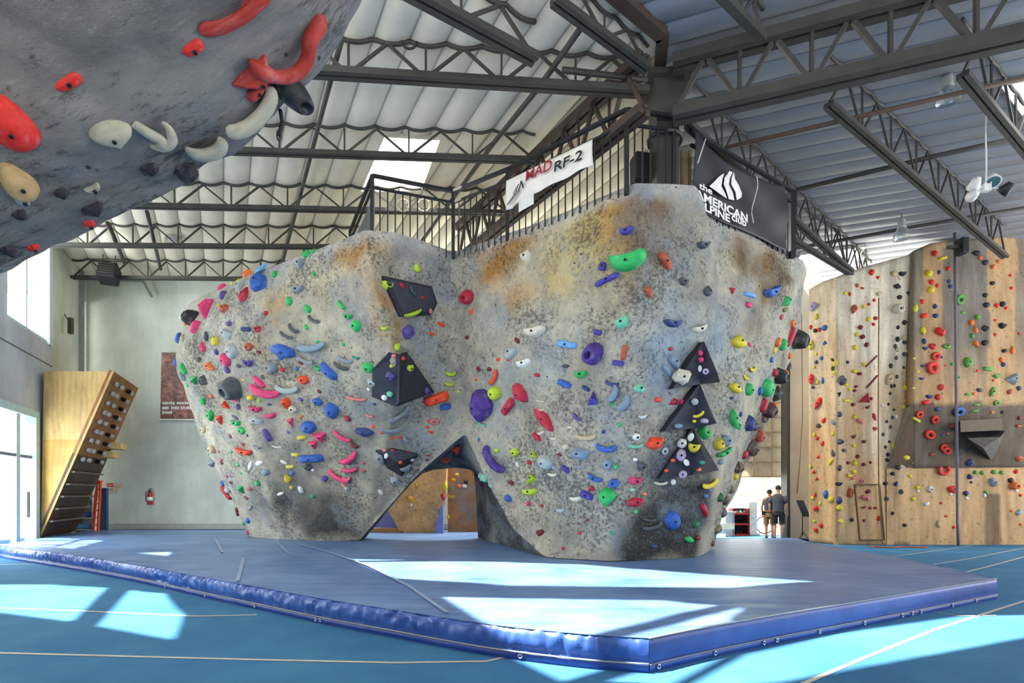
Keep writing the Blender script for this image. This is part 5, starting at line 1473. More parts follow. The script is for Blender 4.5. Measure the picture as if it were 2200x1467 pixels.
# climbing holds: photo position, width, height, tilt, colour, shape
HOLDS = {
    'rock': """
655.9 537.7 16.4 16.4 0 green wedge
670.1 536.4 10.9 8.7 0 green chip
643.6 570.4 25.9 23.2 0 grey tri
591.2 589.5 10.9 16.4 0 green blob
675 588.2 8.2 9.5 0 green chip
560.4 607.3 40.9 40.9 -20 blue rocky
561 576.7 31.4 16.4 -35 skyblue crescent
533.2 587.1 21.8 12.5 -15 orange jug
513.3 599.1 9.8 6 -20 yellow chip
498.3 605.1 9.3 6 -20 yellow chip
477.3 613.3 20.5 7.6 -15 pink rail
472.4 607.3 16.4 7.6 -10 palegrey chip
516 618.2 21.8 21.8 0 palegrey tri
526.9 633.2 16.4 35.5 20 crimson wedge
479.4 634 8.7 20.5 20 violet rail
640.3 620.9 24.5 18 0 grey jug
621.8 646.8 13.6 20.5 -15 green blob
571.3 672.7 8.7 10.9 0 crimson chip
662.2 663.2 18.5 11.5 35 green rail
735 655.8 21.8 12.3 35 green jug
748.6 678.7 16.9 15.3 0 green jug
443.2 670 35.5 39.5 0 pink tri
485.4 663.2 17.7 19.1 0 rust rocky
414.5 683.6 22.4 34.1 15 black sloper
421.6 703.2 13.1 30 22 pink rail
400.9 695.1 8.2 13.6 0 orange chip
381.8 721.8 13.6 24 0 blue blob
492.3 695.1 11.5 10.9 0 violet chip
528.3 707.1 23.2 9.3 5 navy rail
555 706.8 16.4 16.9 0 crimson rocky
675 686.3 31.4 13.6 22 darkgrey crescent
631.3 706 25.9 15 38 darkgrey crescent
616.3 720.7 30.5 12 25 darkgrey crescent
658.6 702.7 12.5 9.3 40 green chip
488.2 718 25.1 24 30 palegrey bone
444.5 722.3 9.8 20.2 -8 darkgrey wedge
463.6 732.7 13.1 27.3 -8 yellow bone
437.7 745 13.6 21.3 0 pink wedge
499.1 754.5 21.3 35.5 0 palegrey blob
534.5 745.2 18 18 0 rust blob
556.3 756.2 10.9 7.6 0 maroon chip
609.5 754 60 27.3 15 blue rocky
602.7 768.7 12.5 9.8 0 blue chip
670.9 744.2 60.5 27.3 0 steel crescent
465 756.2 9.3 12.5 -30 violet chip
486.8 772.5 25.9 16.4 40 pink rail
428.2 772.5 10.9 12 0 darkgrey chip
450 786.1 27.3 15.3 15 orange wedge
534.5 779.1 19.1 19.1 0 violet jug
488.7 793.8 14.2 13.6 20 violet blob
582.3 788.6 21.8 30.5 -20 grey wedge
606.8 794.3 11.5 9.3 0 crimson chip
657.2 772.5 36 14.2 10 grey crescent
741.8 771.4 32.7 15.8 15 grey crescent
733.6 786.1 33.3 13.6 22 darkgrey crescent
684.5 790.5 18 12 10 green jug
707.7 796.8 47.7 15.3 48 blue rail
638.2 791.9 7.1 9.3 0 blue chip
651.8 816.1 23.5 20.7 0 redorange blob
439.1 816.1 18 26.2 -20 darkgrey rocky
418.6 817.2 15.8 21.8 0 green tri
396 791.6 10.9 25.1 -25 green rail
503.7 832.5 45 40.9 20 darkgrey sloper
499.1 851.6 31.4 12.5 25 pink crescent
571.6 839.6 61.4 30 12 pink crescent
556.9 820.5 32.7 10.9 42 pink rail
617.7 834.1 46.9 23.5 0 palegrey crescent
403.6 827.1 8.2 9.3 0 green chip
681.8 734.1 9.8 6.5 0 green chip
737.7 739.5 8.2 7.1 0 green chip
512.7 785.9 10.9 8.2 0 darkgrey chip
395.5 678.2 15 16.4 0 cream blob
394.1 725.9 9.8 18 0 beige wedge
394.1 806.3 10.9 21.8 -20 grey rail
377.7 777.7 8.2 14.7 0 blue chip
522.3 816.4 6 5.5 0 yellow chip
469.1 655 6 7.1 0 yellow chip
646.3 780.4 10.9 6.5 10 maroon chip
564 809.1 9.8 8.2 30 darkgrey chip
538.9 853.4 13.6 16.4 -10 yellow bone
556.3 860 8.7 8.2 0 lime chip
485.4 869.8 23.5 20.7 0 redorange tri
511.6 873.6 9.8 13.1 0 violet wedge
549.5 878 25.1 16.4 0 pink jug
580.9 892.7 26.2 14.7 -10 pink jug
436.4 861.6 12.5 15.3 0 green blob
454.4 850.7 7.6 11.5 0 orange chip
454.4 891.6 15.3 24.5 -5 green wedge
474.5 902.5 18 23.5 0 redorange tri
508.6 907.7 22.4 15.3 0 green jug
520.9 924.4 21.8 16.4 0 green wedge
505.9 896 16.4 6.5 10 navy rail
550.9 902.5 33.3 19.1 0 palegrey rocky
616.3 864.9 22.4 24 30 redorange rocky
629.2 879.1 19.6 15.3 15 cream rocky
645.2 894.4 9.8 7.6 0 orange chip
625.9 909.6 15.8 24.5 -15 pink tri
682.3 862.7 20.7 18.5 0 blue blob
646.3 857.8 12 8.7 0 violet chip
713.1 880.7 33.3 37.6 0 blue rocky
664.3 917.3 38.2 28.4 -10 blue rocky
687.2 940.2 36 25.1 -8 pink tri
673.6 956 22.4 20.7 0 pink tri
648 939.6 20.7 8.2 -10 yellow rail
578.2 868.7 10.4 6.5 0 navy chip
574.3 934.2 12.5 30.5 -25 violet rail
619.1 928.2 8.2 7.1 0 violet chip
494.7 936.4 9.3 9.3 0 maroon chip
526.3 969.1 33.3 17.5 0 redorange jug
520.9 954.3 7.1 7.1 0 crimson chip
553.6 960.1 14.2 9.3 0 grey jug
594.5 958.7 19.6 6.5 5 cream crescent
634.1 976.2 16.9 7.6 0 yellow rail
668.2 984.3 53.2 24.5 -5 blue bone
557.7 995.3 21.8 13.6 -10 white rocky
538.9 1000.7 10.9 20.2 40 white chip
609.5 992.5 17.5 7.1 30 white chip
623.4 1002.1 19.1 7.6 -5 yellow rail
627.2 1016 12.5 9.8 30 blue chip
617.4 1026.9 14.2 20.7 -20 yellow wedge
662.2 1003.4 18 15.8 0 darkgrey rocky
672 1009.4 8.2 6 0 white chip
698.1 1028 16.4 14.2 -10 violet wedge
729.8 1022.5 46.9 17.5 14 pink crescent
736.3 936.4 39.5 14.7 25 pink crescent
570 1014.3 19.6 14.7 -10 steel rocky
510.5 998 10.4 7.6 0 green chip
517.3 1016 9.3 6.5 0 green chip
552.5 1037.8 13.1 9.8 20 green chip
602.7 1060.7 15.8 7.6 -20 white chip
646.3 1051.4 9.3 18 -20 white chip
671.4 1065.9 10.9 8.2 0 teal chip
625.9 1047.1 8.7 7.1 0 yellow chip
520.9 1051.4 18 21.3 -10 green tri
536.4 1049.5 11.5 8.2 -10 crimson chip
529.1 1068.9 12.5 7.1 0 maroon chip
537.3 1090.7 14.2 10.4 -20 grey chip
533.2 1118 10.9 12.5 0 blue chip
516.8 1131.6 9.3 7.6 0 teal chip
533.2 1143.3 11.5 9.3 0 crimson chip
437.7 922.7 15.8 15.3 0 beige blob
456 964.7 16.4 20.2 0 beige blob
445.1 1003.4 16.9 16.9 15 grey tri
470.7 1037.8 12.5 9.3 10 blue chip
480 1053.6 26.2 8.7 38 crimson rail
488.2 1072.7 17.5 8.2 32 crimson rail
489.5 1052.2 15.8 12 0 palegrey rocky
488.7 1022.5 7.6 6.5 0 crimson chip
476.4 993.6 8.2 8.2 0 maroon chip
475.9 986.5 7.1 6.5 0 crimson chip
469.6 969.6 6.5 6 0 crimson chip
501.8 1094.5 8.2 10.9 0 maroon chip
507.3 1110.9 7.6 10.4 0 maroon chip
495.8 1036.2 8.7 6.5 0 maroon chip
745.9 898.2 13.6 10.9 0 crimson chip
496.4 969.6 7.6 7.1 0 green chip
531.8 935 6.5 7.1 0 navy chip
685.9 840.9 10.9 7.1 20 maroon chip
739.1 1042.7 12.5 8.2 0 salmon chip
745.1 1048.7 12 8.7 20 palegrey chip
895.3 575.5 14.4 20.4 0 lime wedge
1005.4 637.6 28.3 32 0 crimson sloper
1012.6 672.4 12.5 13 0 redorange tri
947.5 697 20.4 7.9 12 redorange wedge
927.8 716.9 14.8 7 8 redorange wedge
1003.6 724.8 11.1 8.8 0 maroon chip
874.9 713.2 26 23.2 35 violet rail
852.4 744.3 13.4 18.5 20 lime wedge
871 749.4 21.3 6 10 grey crescent
767.4 700.2 20.4 20.9 35 green rail
825.8 704.8 14.8 11.6 0 lime jug
765.5 767.9 15.3 9.3 0 teal jug
791 788.8 25 23.6 0 green blob
968.3 801.7 20.4 14.4 0 lime crescent
1071.5 772.1 7.9 7.9 0 redorange chip
1028.8 792 9.7 10.2 0 maroon chip
1051.5 792.9 10.2 9.3 0 maroon chip
1022.8 815.2 7 6.5 0 redorange chip
953.3 619.1 9.3 6 20 grey chip
800 820.9 21.8 16.9 0 palegrey blob
791.8 836.2 9.3 6 40 white chip
819.6 842.2 18.5 15.3 0 mint blob
765.9 855.3 40.9 10.9 0 salmon crescent
804.4 867.8 8.2 6 0 navy chip
794.5 892.4 15.8 7.6 5 salmon crescent
855.9 888 53.2 15.3 -2 grey crescent
841.4 920.7 45.8 16.9 8 grey crescent
873.6 942.5 16.9 15.8 40 grey crescent
749.8 898.9 10.9 12 0 maroon chip
783.1 927.5 45 18.5 0 navy wedge
801.4 916.6 8.7 6.5 0 redorange chip
819.1 928.9 8.7 6.5 0 redorange chip
841.4 941.2 9.3 6 0 redorange chip
858.6 939.8 10.9 6.5 0 redorange chip
762.4 956.2 19.6 13.6 30 maroon jug
750.9 983.2 36.8 22.9 -28 pink crescent
752.3 1008 30.5 14.7 -8 pink crescent
745.5 1027.1 16.9 10.9 -10 pink crescent
779.5 994.3 8.2 6.5 0 crimson chip
780.9 1010.7 10.9 8.2 0 crimson chip
956.8 873.3 24 13.1 -5 blue rail
965 824.2 19.6 12 5 lime crescent
984.6 841.6 11.5 4.9 0 lime chip
937.7 856.9 55.9 32.7 -18 redorange bone
817.2 981.8 18.5 34.9 -15 grey rocky
932.5 906 22.4 13.6 0 salmon ring
918.6 918 9.3 7.1 -10 redorange chip
925.4 927.5 14.2 5.5 10 redorange chip
922.7 905.4 10.9 7.6 0 redorange chip
920 978 9.3 5.5 0 crimson chip
917.3 987.8 8.2 6 0 maroon chip
1038.9 870 49.6 70.4 -5 purple rocky
1063.4 844.4 25.6 33.3 -10 lime blob
1061.8 810.5 32.7 16.4 -48 redorange crescent
1034.5 908.7 22.9 9.8 15 mint crescent
1029.1 943.6 8.2 7.1 0 blue chip
847.7 1031.4 16.9 21.8 -30 palegrey rocky
817.7 1057.1 8.7 13.6 -30 white chip
981.3 965.4 24.5 19.6 -25 redorange tri
957.6 987.8 22.9 25.1 20 redorange tri
879.1 1021.3 16.4 10.9 0 grey chip
1038.6 1024.1 18 15.3 20 palegrey jug
1055 1043.2 13.6 7.1 25 palegrey chip
1131.8 553.5 22.9 19.5 0 cream jug
1150.4 712.1 42.9 25.8 0 cream jug
1098 757.3 33.8 22.9 -20 palegrey wedge
1111.7 731 13.7 9.2 15 maroon rail
1217.7 739.6 42.9 15.5 10 skyblue rail
1126.1 781.4 32.1 17.8 0 white jug
1070.2 772.2 9.2 8 0 redorange chip
1091.7 772.5 8 7.4 0 redorange chip
1346.5 496.2 28.6 20 0 indigo jug
1349.4 560.4 80.2 48.7 -8 green jug
1295 573.3 21.8 20.6 -30 indigo wedge
1303.6 600.7 58.7 17.8 -15 indigo bone
1337.9 693.8 30.9 22.9 -15 mint jug
1284.1 713.8 20 12 15 indigo rail
1276.6 759.6 40.1 49.2 0 purple sloper
1340.8 756.8 12 33.8 8 rust rail
1327.9 780 26.3 12 8 indigo rail
1214.8 786.5 17.2 8.6 0 darkgrey chip
1154 805.8 14.4 8.4 5 crimson chip
1247.6 804 25.8 19.8 0 green jug
1212.5 824.1 30.6 13.8 20 blue rail
1259 834.3 19.8 8.4 30 navy rail
1274 856.8 25.8 33.6 0 indigo tri
1316 822.9 28.2 13.8 10 navy crescent
1319 846.6 36 25.2 -38 steel crescent
1341.8 865.2 36 25.8 -38 steel crescent
1118.6 844.8 48 25.2 42 crimson wedge
1092.5 873 39 27 -40 crimson bone
1170.8 899.4 67.5 23.4 34 crimson wedge
1154 939 24.6 13.2 25 crimson wedge
1161.5 861 18 6 0 cream crescent
1160 879 19.2 7.2 -5 cream crescent
1163 930 16.8 9 -10 cream jug
1241 895.8 22.2 13.2 28 violet crescent
1224.5 918 13.8 6.6 0 cream chip
1314.5 867.3 10.8 7.2 0 green chip
1331 912.3 10.2 8.4 0 green chip
1259 937.8 42 17.4 0 beige crescent
1302.8 960.6 41.4 21.6 3 blue crescent
1296.5 927 9 8.4 0 navy chip
1215.5 960 17.4 12.6 0 cream rocky
1190 942.3 15.6 9.6 0 cream jug
1247 973.8 39.6 30 0 steel rocky
1305.8 997.8 21.6 27 -10 steel wedge
1323.2 1002.3 11.4 10.2 0 green chip
1172.3 991.8 33.6 30.6 0 palegrey blob
1146.5 976.2 17.4 19.8 0 lime tri
1106 972 19.8 18 0 lime wedge
1137.5 993.3 10.8 8.4 0 crimson chip
1112 997.8 13.8 6.6 50 white chip
1202 976.8 12.6 6.6 0 maroon chip
1190 1003.8 13.2 7.8 30 palegrey chip
1215.5 1007.1 19.2 10.8 20 indigo rail
1187.6 1020 21.6 10.8 0 cream jug
1142 1027.8 25.8 21 -15 lime tri
1139 1056.6 33.6 17.4 0 lime jug
1278.5 1026.6 33.6 16.8 10 blue jug
1319 1038.6 26.4 21 0 blue rocky
1271 1048.8 18 15 0 crimson tri
1260.5 1063.8 30 15.6 18 indigo rail
1304.6 1066.8 37.2 39.6 0 green wedge
1238 1071.3 24.6 14.4 -5 cream jug
1205.6 1096.8 18.6 13.2 0 palegrey jug
1244 1002.6 27.6 6.6 0 grey rail
1091.6 1069.8 15.6 15 0 blue chip
1134.8 1081.8 8.4 10.8 0 pink chip
1164.5 1086.3 8.4 7.2 0 crimson chip
1262 1117.8 7.2 6.6 0 maroon chip
1245.5 1144.5 9 7.8 0 crimson chip
1161.5 1146 14.4 13.2 20 maroon jug
1209.5 1177.8 7.2 7.8 0 crimson chip
1314.5 1144.8 10.8 7.2 40 teal chip
1098.5 1036.8 12.6 9.6 0 maroon chip
1067 967.5 12 9.6 0 lime chip
1062.5 987 64.5 30 47 purple crescent
1041.5 1026.6 18.6 12 10 mint chip
1358.6 1032 12 18.6 0 pink chip
1353.5 1080 13.8 16.2 -15 crimson chip
1510.8 525.8 25.8 19.2 -5 darkgrey jug
1428 560.6 42 25.2 42 rust bone
1467 606.8 19.8 15.6 0 darkgrey jug
1519.2 624.8 19.2 22.8 0 darkgrey wedge
1572 624.8 14.4 14.4 0 crimson tri
1609.8 633.8 31.2 13.8 -3 skyblue bone
1654.8 626 37.8 27.6 -8 blue jug
1606.8 654.8 13.8 13.8 0 pink chip
1392 627.8 25.8 13.8 50 rust bone
1444.8 694.1 37.2 19.8 0 navy jug
1501.5 705.8 32.4 19.2 -12 cream jug
1585.5 734 33.6 27 0 yellow wedge
1609.8 740.3 10.8 9 0 pink chip
1440.6 749.3 10.8 7.8 0 crimson chip
1446 777.5 33 18 32 steel rail
1431 795.5 30 12 30 steel rail
1373.4 832.8 22.8 21 10 mint wedge
1413 858.6 16.2 9.6 8 redorange rail
1380 894.3 17.4 9.6 0 white jug
1405.5 951 40.5 30 -12 redorange rocky
1367.1 938.1 17.4 15.6 0 white rocky
1365 957 27.6 12 0 mint crescent
1426.5 969.3 14.4 16.8 0 palegrey ring
1375.5 1002.6 27.6 22.8 30 darkgrey tri
1364.4 987 10.2 8.4 0 white chip
1363.5 1032 27.6 19.8 0 pink jug
1365 1077.6 34.8 22.2 0 crimson rocky
1384.5 1060.8 10.8 8.4 0 orange chip
1357.5 1051.8 10.8 7.8 0 mint chip
1365 1098.3 9 9.6 0 green chip
1443 1117.2 32.4 42.6 -18 blue blob
1480.5 1158 20.4 13.8 15 green wedge
1499.1 1155 14.4 11.4 0 maroon chip
1494 1125.6 18.6 14.4 0 darkgreen rail
1401 1129.8 42 16.2 -12 darkgrey crescent
1393.5 1116 27 10.2 8 darkgrey crescent
1404 1173.3 15 9 0 navy chip
1512 1095.6 27.6 12.6 42 crimson rail
1522.5 1038.6 43.5 19.8 -8 yellow crescent
1516.5 1065 10.2 9.6 0 blue chip
1525.5 1053 9.6 7.2 0 blue chip
1534.5 1002.3 10.2 10.2 0 blue chip
1549.5 991.5 12 12 0 steel chip
1555.5 972 32.4 15.6 -18 green jug
1543.5 952.5 21.6 27 0 yellow wedge
1558.5 946.5 21.6 25.2 0 steel rocky
1510.5 931.8 28.8 21 32 green jug
1574.1 895.5 18.6 36.6 -18 green wedge
1582.5 915 22.8 15.6 5 green tri
1578.6 832.8 28.8 21 10 yellow wedge
1600.5 810.3 24 12.6 5 yellow crescent
1615.5 792.3 25.2 13.8 -5 yellow crescent
1606.5 835.8 18 27.6 0 green rocky
1572 855 9 7.2 0 navy chip
1644 832.5 32.4 42 15 green blob
1632 840 10.8 18.6 0 blue chip
1608 909 24.6 33.6 0 navy wedge
1546.5 1068 15 19.2 0 darkgreen wedge
1590 889.5 12 12 0 navy chip
1710 728 32.4 40.5 -10 black sloper
1687.5 647 24 24.6 0 green tri
1683.6 665 19.8 12 0 olive jug
1677 680.6 15 12.6 0 crimson chip
1696.5 722 12 45 22 crimson rail
1669.5 734.6 13.8 21 20 orange wedge
1680.6 740 12.6 25.2 15 green rail
1656.6 773 12.6 12.6 0 blue chip
1662.6 799.4 19.8 20.4 0 crimson rocky
1662 752 12 15.6 0 yellow chip
1702.5 695 15.6 17.4 0 orange chip
1695 764 13.8 15 0 orange chip
1669.5 807 27 33.6 15 black sloper
1681.8 807.6 10.2 28.8 10 yellow crescent
1692.6 805.2 10.8 22.8 20 orange rail
1692 789 18 12 -30 black chip
1665 843.6 33.6 37.2 0 black rocky
1647.6 879 33.6 31.2 0 maroonblack sloper
1637.4 870 13.8 30 20 crimson rail
1659.6 876.6 12 25.8 20 orange rail
1639.5 899.4 26.4 19.8 0 brownhold rocky
1629.6 936 16.8 27 15 rust rail
1612.5 960.6 26.4 37.2 10 brownhold rocky
1599 976.5 16.8 18.6 0 crimson chip
1584 1002.6 23.4 27.6 0 brownhold rocky
1579.5 1023.6 12 15 15 yellow chip
1569 1050.6 15 19.2 0 olive blob
1557 1074 15 19.2 0 brownhold blob
1551.6 1101 21.6 18 0 darkgrey blob
1540.5 1136.1 24.6 17.4 0 olive blob
1623 916.5 18 18 0 brownhold chip
1530 1167 12 12 0 brownhold chip
""",
    'plate': """
831.6 615.4 26 21.3 0 lime jug
862.4 613.5 14.4 8.8 20 crimson rail
886.5 626 24.1 11.6 30 darkgrey crescent
906.9 639 9.7 7.4 0 crimson chip
924.5 668.2 7.9 13 0 salmon chip
886 672.9 39.9 13 0 lime jug
846.2 764.2 9.3 11.1 0 salmon chip
864.2 768.8 13.4 9.7 10 redorange wedge
877.2 788.8 23.2 20.4 0 lime rocky
840.8 786 7.9 7.9 0 lime chip
839.7 807.3 20.9 18.5 35 violet bone
879.1 808.2 21.3 18.5 30 violet bone
870.9 844.1 16.4 10.9 0 palegrey chip
837.6 846 14.2 12.5 0 mint blob
826.2 853.6 10.9 14.2 -20 white chip
862.2 844.4 24 17.5 0 palegrey blob
888.6 828 23.5 14.2 -8 violet bone
914.5 841.6 16.4 16.4 30 violet jug
825.9 967.1 9.8 7.6 0 salmon chip
843.6 967.1 7.6 6 0 crimson chip
877.7 971.4 9.8 8.2 0 crimson chip
860 993 9.8 7.6 0 redorange chip
830 979.3 9.3 12 20 white chip
870.9 1004.2 25.1 12.5 -8 grey jug
885.9 987.5 10.9 7.1 -10 lilac chip
1464 808.5 40.5 36.6 -10 cream rocky
1447.2 862.8 22.8 18 0 crimson tri
1467 865.8 22.8 20.4 15 pink rocky
1492.5 862.8 13.8 16.2 0 palegrey blob
1500 890.4 24.6 11.4 -25 yellow crescent
1491.6 904.8 8.4 7.2 0 yellow chip
1513.5 903.3 18.6 13.2 0 lilac rocky
1458 915 18.6 10.2 0 steel chip
1465.5 952.8 22.8 22.2 0 white rocky
1484.1 939 14.4 19.8 20 white chip
1491 961.8 25.8 21.6 10 yellow jug
1464 978 22.8 27 0 lilac rocky
1474.8 993.6 12 16.2 -25 white chip
1446 988.8 11.4 8.4 0 redorange chip
1431.6 1011 10.2 7.2 0 redorange chip
1467 1018.8 18.6 18 0 lilac sloper
1419 1037.1 27.6 10.8 0 cream crescent
1446 1035 10.8 13.2 -8 white chip
1509 993.3 12 9 0 teal chip
1501.2 1008.3 11.4 7.8 0 orange chip
1491.6 761 12 18 0 pink chip
1504.5 758.6 10.2 13.2 -20 pink chip
1506 773 10.8 12 0 pink chip
1503.6 791.6 7.8 14.4 0 white chip
1515 798.5 13.8 13.2 0 lilac ring
""",
    'wall': """
2007 544.8 11.9 14 10 red blob
2025.2 554.4 19.2 9.3 -10 yellow bone
2097.7 543.5 20.2 11.4 10 black wedge
2115.9 564.2 13.5 11.9 0 black blob
2105 554.1 9.3 8.8 0 orange chip
2144.4 561.9 10.4 8.8 0 orange rocky
2132.7 573.3 9.8 8.3 -30 orange rail
2170.3 591.7 7.3 6.7 0 red chip
2172.9 619.1 8.3 7.3 0 red chip
2036.3 577.4 9.8 10.4 0 red blob
1994.6 588 13 14 20 yellow rail
2017.4 584.9 7.3 10.4 0 navy chip
2000.6 605.9 10.9 12.4 0 red blob
2013.5 613.4 8.3 9.3 0 red chip
1999.3 623 15 14 0 yellow rocky
2038.1 604.6 8.8 8.3 0 navy chip
2041.5 615.3 9.3 8.8 0 navy chip
2060.7 645.3 18.7 22.8 15 leafgreen ring
2131.4 608.5 10.9 9.8 0 black blob
2115.9 634.4 10.4 9.8 0 black blob
2118.4 655.2 13.5 11.9 0 black blob
2152.9 653.6 12.4 11.9 0 black rocky
2140.5 656.7 9.8 7.3 30 red rail
2161.2 661.9 7.8 7.3 0 red chip
1981.1 647.9 8.8 10.9 0 red blob
1966.9 660.6 9.8 20.2 8 yellow wedge
1984 678.5 15 9.8 -15 red rail
2008.3 658 9.8 10.9 0 navy wedge
2009.4 678.5 12.4 10.4 0 navy blob
2068.4 671.7 11.4 6.2 0 leafgreen chip
2099 681.1 11.9 12.4 0 leafgreen blob
2086.1 693 11.4 14 15 orange blob
2095.1 708 9.3 15 -15 orange wedge
2088.1 721 8.8 11.4 0 leafgreen wedge
2096.4 739.1 10.4 16.6 -15 orange wedge
2115.9 705.4 17.1 14 0 black rocky
2115.3 736.5 14.5 12.4 -20 black blob
2152.1 700.8 14.5 11.9 20 black jug
2017.7 713.2 21.8 20.7 30 red bone
1982.4 711.1 11.4 18.7 0 yellow wedge
1985 732.9 9.8 13.5 0 navy rocky
1987.6 748.4 11.9 7.8 0 navy jug
2003.1 743.5 18.1 13.5 35 red wedge
2032.2 743.5 20.7 11.4 10 leafgreen wedge
2008.3 766.8 18.7 19.2 20 red ring
2000.6 792.2 24.9 29 -5 red ring
2022.3 767.3 6.2 5.7 0 navy chip
1982.9 786 10.9 6.2 0 navy jug
2078.3 778.2 19.2 22.8 10 leafgreen blob
2121.6 792.5 20.2 8.8 8 leafgreen rail
2141 808 16.1 10.9 -15 leafgreen jug
2150.8 772.8 10.4 11.9 0 orange rocky
2155 783.1 9.3 10.4 0 navy blob
2174.2 752.1 10.4 17.1 0 orange wedge
2157.3 753.6 10.9 7.8 -10 black rail
2046.2 782.1 9.3 7.3 0 leafgreen chip
2057 810.9 9.8 9.8 0 leafgreen ring
2173.6 818.4 30.1 24.9 -20 grey tri
2131.4 841.4 11.4 22.8 28 leafgreen wedge
2103.4 837.8 12.4 9.3 10 black blob
2079.6 846.9 14.5 6.2 -3 leafgreen rail
2092.5 845.6 9.8 7.3 0 orange blob
2169 841.7 11.4 8.8 -30 rust rail
2021.3 831.9 15.5 14 -20 red rocky
1979.8 813.5 10.9 6.2 0 navy jug
2014.3 853.1 14.5 13.5 0 red rocky
1995.4 852.3 14.5 8.8 5 navy jug
1872.3 585.2 9.8 12.4 30 red rail
1885.3 597.1 10.4 8.8 0 red tri
1919.7 587.8 12.4 12.4 0 beige blob
1937.9 588.8 15 10.4 0 black jug
1927.5 614.7 17.1 11.4 15 black wedge
1932.4 638.6 11.4 9.8 0 black blob
1950 630.3 8.3 8.8 0 black tri
1887.8 632.1 11.4 9.8 -20 beige jug
1834.7 664 14 20.7 15 rust wedge
1855.5 658.5 8.8 8.8 0 yellow blob
1930.1 663.4 22.3 22.8 0 cream sloper
1933.2 665.3 11.9 14.5 0 black sloper
1877.7 645 7.3 6.7 0 crimson chip
1866.6 653.9 6.2 6.2 0 crimson chip
1865.8 686 10.4 10.4 0 yellow blob
1880.3 683.7 8.8 9.3 0 crimson blob
1876.2 696.6 7.8 7.8 0 crimson chip
1815.3 630.3 7.3 8.3 0 yellow chip
1825.7 631.6 6.7 9.8 0 rust chip
1841.2 613.4 8.3 8.8 0 rust chip
1852.9 619.1 9.8 5.7 10 rust chip
1746.6 658.8 21.2 18.7 -25 lilac bone
1754.2 680 8.8 14.5 8 yellow wedge
1737.6 702.8 7.3 10.4 0 red chip
1760.4 708 8.3 10.4 0 red chip
1751.8 710.1 10.4 9.8 20 black chip
1771.5 704.1 12.4 13 0 blue blob
1742.8 740.7 11.4 22.8 8 yellow wedge
1772.5 736.5 10.4 10.4 0 blue tri
1764.8 769.2 8.3 8.8 0 blue chip
1753.4 778 8.8 8.8 0 navy chip
1840.2 718.4 8.8 9.8 0 yellow blob
1836.3 746.9 11.4 11.4 0 yellow blob
1852.9 723.6 10.4 9.3 -25 maroon rail
1861.7 740.7 8.8 10.4 20 maroon rail
1848.7 703.3 9.3 9.3 30 maroon rail
1872.3 775.9 36.3 4.1 -43 maroon rail
1873.6 819.7 36.8 4.1 -46 maroon rail
1855.7 782.1 8.8 9.3 0 yellow blob
1834.7 797.7 11.4 9.8 0 yellow blob
1846.4 802.8 11.9 7.8 10 maroon blob
1808.8 817.1 17.1 22.8 15 darkgrey rocky
1817.9 826.2 8.3 7.8 0 yellow chip
1824.6 836.5 8.3 8.8 0 yellow blob
1802.6 847.9 9.3 11.4 0 black tri
1838.6 830.3 9.3 6.2 -15 maroon chip
1836 839.1 9.3 6.7 0 maroon chip
1742.8 814.5 13.5 23.3 0 red rocky
1756.2 821 7.8 10.9 0 yellow blob
1767.6 816.8 7.3 15 0 blue wedge
1794.8 780.6 7.3 15.5 12 yellow rail
1793.3 800.2 7.8 11.4 20 yellow rail
1788.6 772.8 6.7 9.3 -20 black chip
1789.4 790.9 7.8 11.4 0 black chip
1929.3 703.3 7.8 8.8 0 black chip
1942.5 693 8.8 9.3 30 black rail
1928.5 728.7 9.8 12.4 0 black blob
1942.3 735.5 8.3 9.3 0 black blob
1923.6 744.3 8.3 11.4 0 black wedge
1942.3 761.1 9.3 10.4 0 black blob
1925.7 767.9 8.3 10.4 0 black wedge
1914 785.7 8.8 11.4 0 black blob
1941.5 789.4 5.7 6.7 0 black chip
1927 809.3 7.3 8.8 0 black chip
1915.6 829.8 6.2 9.3 0 black chip
1921.8 828.7 5.7 8.8 0 black chip
1912.7 845.3 5.7 7.3 0 black chip
1951.3 754.6 8.8 22.8 5 yellow bone
1950.3 783.4 8.8 10.4 0 yellow blob
1944.1 832.6 8.3 11.9 0 yellow wedge
1940.4 724.8 8.8 10.9 20 beige wedge
1928.3 750.8 9.8 11.9 0 beige blob
1911.2 814.2 18.1 29 15 beige blob
1753.1 760.3 5.7 7.8 0 yellow chip
1749.2 788.3 5.7 7.8 0 yellow chip
1746.1 831.9 7.3 6.7 0 black chip
1820.5 778 6.2 7.8 -15 black chip
1963.8 770.2 6.2 5.7 0 yellow chip
1971.5 798.2 8.8 5.7 0 yellow chip
1962.7 833.9 8.8 5.7 0 yellow chip
2031.6 785.2 6.2 5.2 0 red chip
2137.9 687.8 6.2 5.7 0 red chip
2137.9 718.9 5.7 7.8 0 red chip
2100.3 796.6 8.8 6.2 0 red chip
2134 817.3 6.2 6.2 0 red chip
2188.9 716.6 5.7 6.7 0 red chip
2188.4 833.9 9.3 10.9 0 black blob
1758.3 866.1 13.5 28.5 15 red wedge
1770.5 902.4 8.3 13 10 red wedge
1817.9 860.4 15.5 9.3 -5 yellow bone
1832.1 869.2 9.3 8.3 0 maroon blob
1860.6 859.4 30.1 19.2 -40 crimson tri
1871.5 856.3 6.2 7.8 0 maroon chip
1863.8 874.7 9.3 7.3 -20 maroon jug
1803.6 890 11.9 13.5 20 darkgrey rocky
1836 894.6 9.8 10.4 25 yellow wedge
1847.9 904.2 17.1 8.8 32 salmon rail
1877.5 895.1 7.3 16.6 -15 crimson wedge
1879.3 920.8 8.3 8.8 0 crimson blob
1758.3 914.6 10.9 9.8 20 darkgrey chip
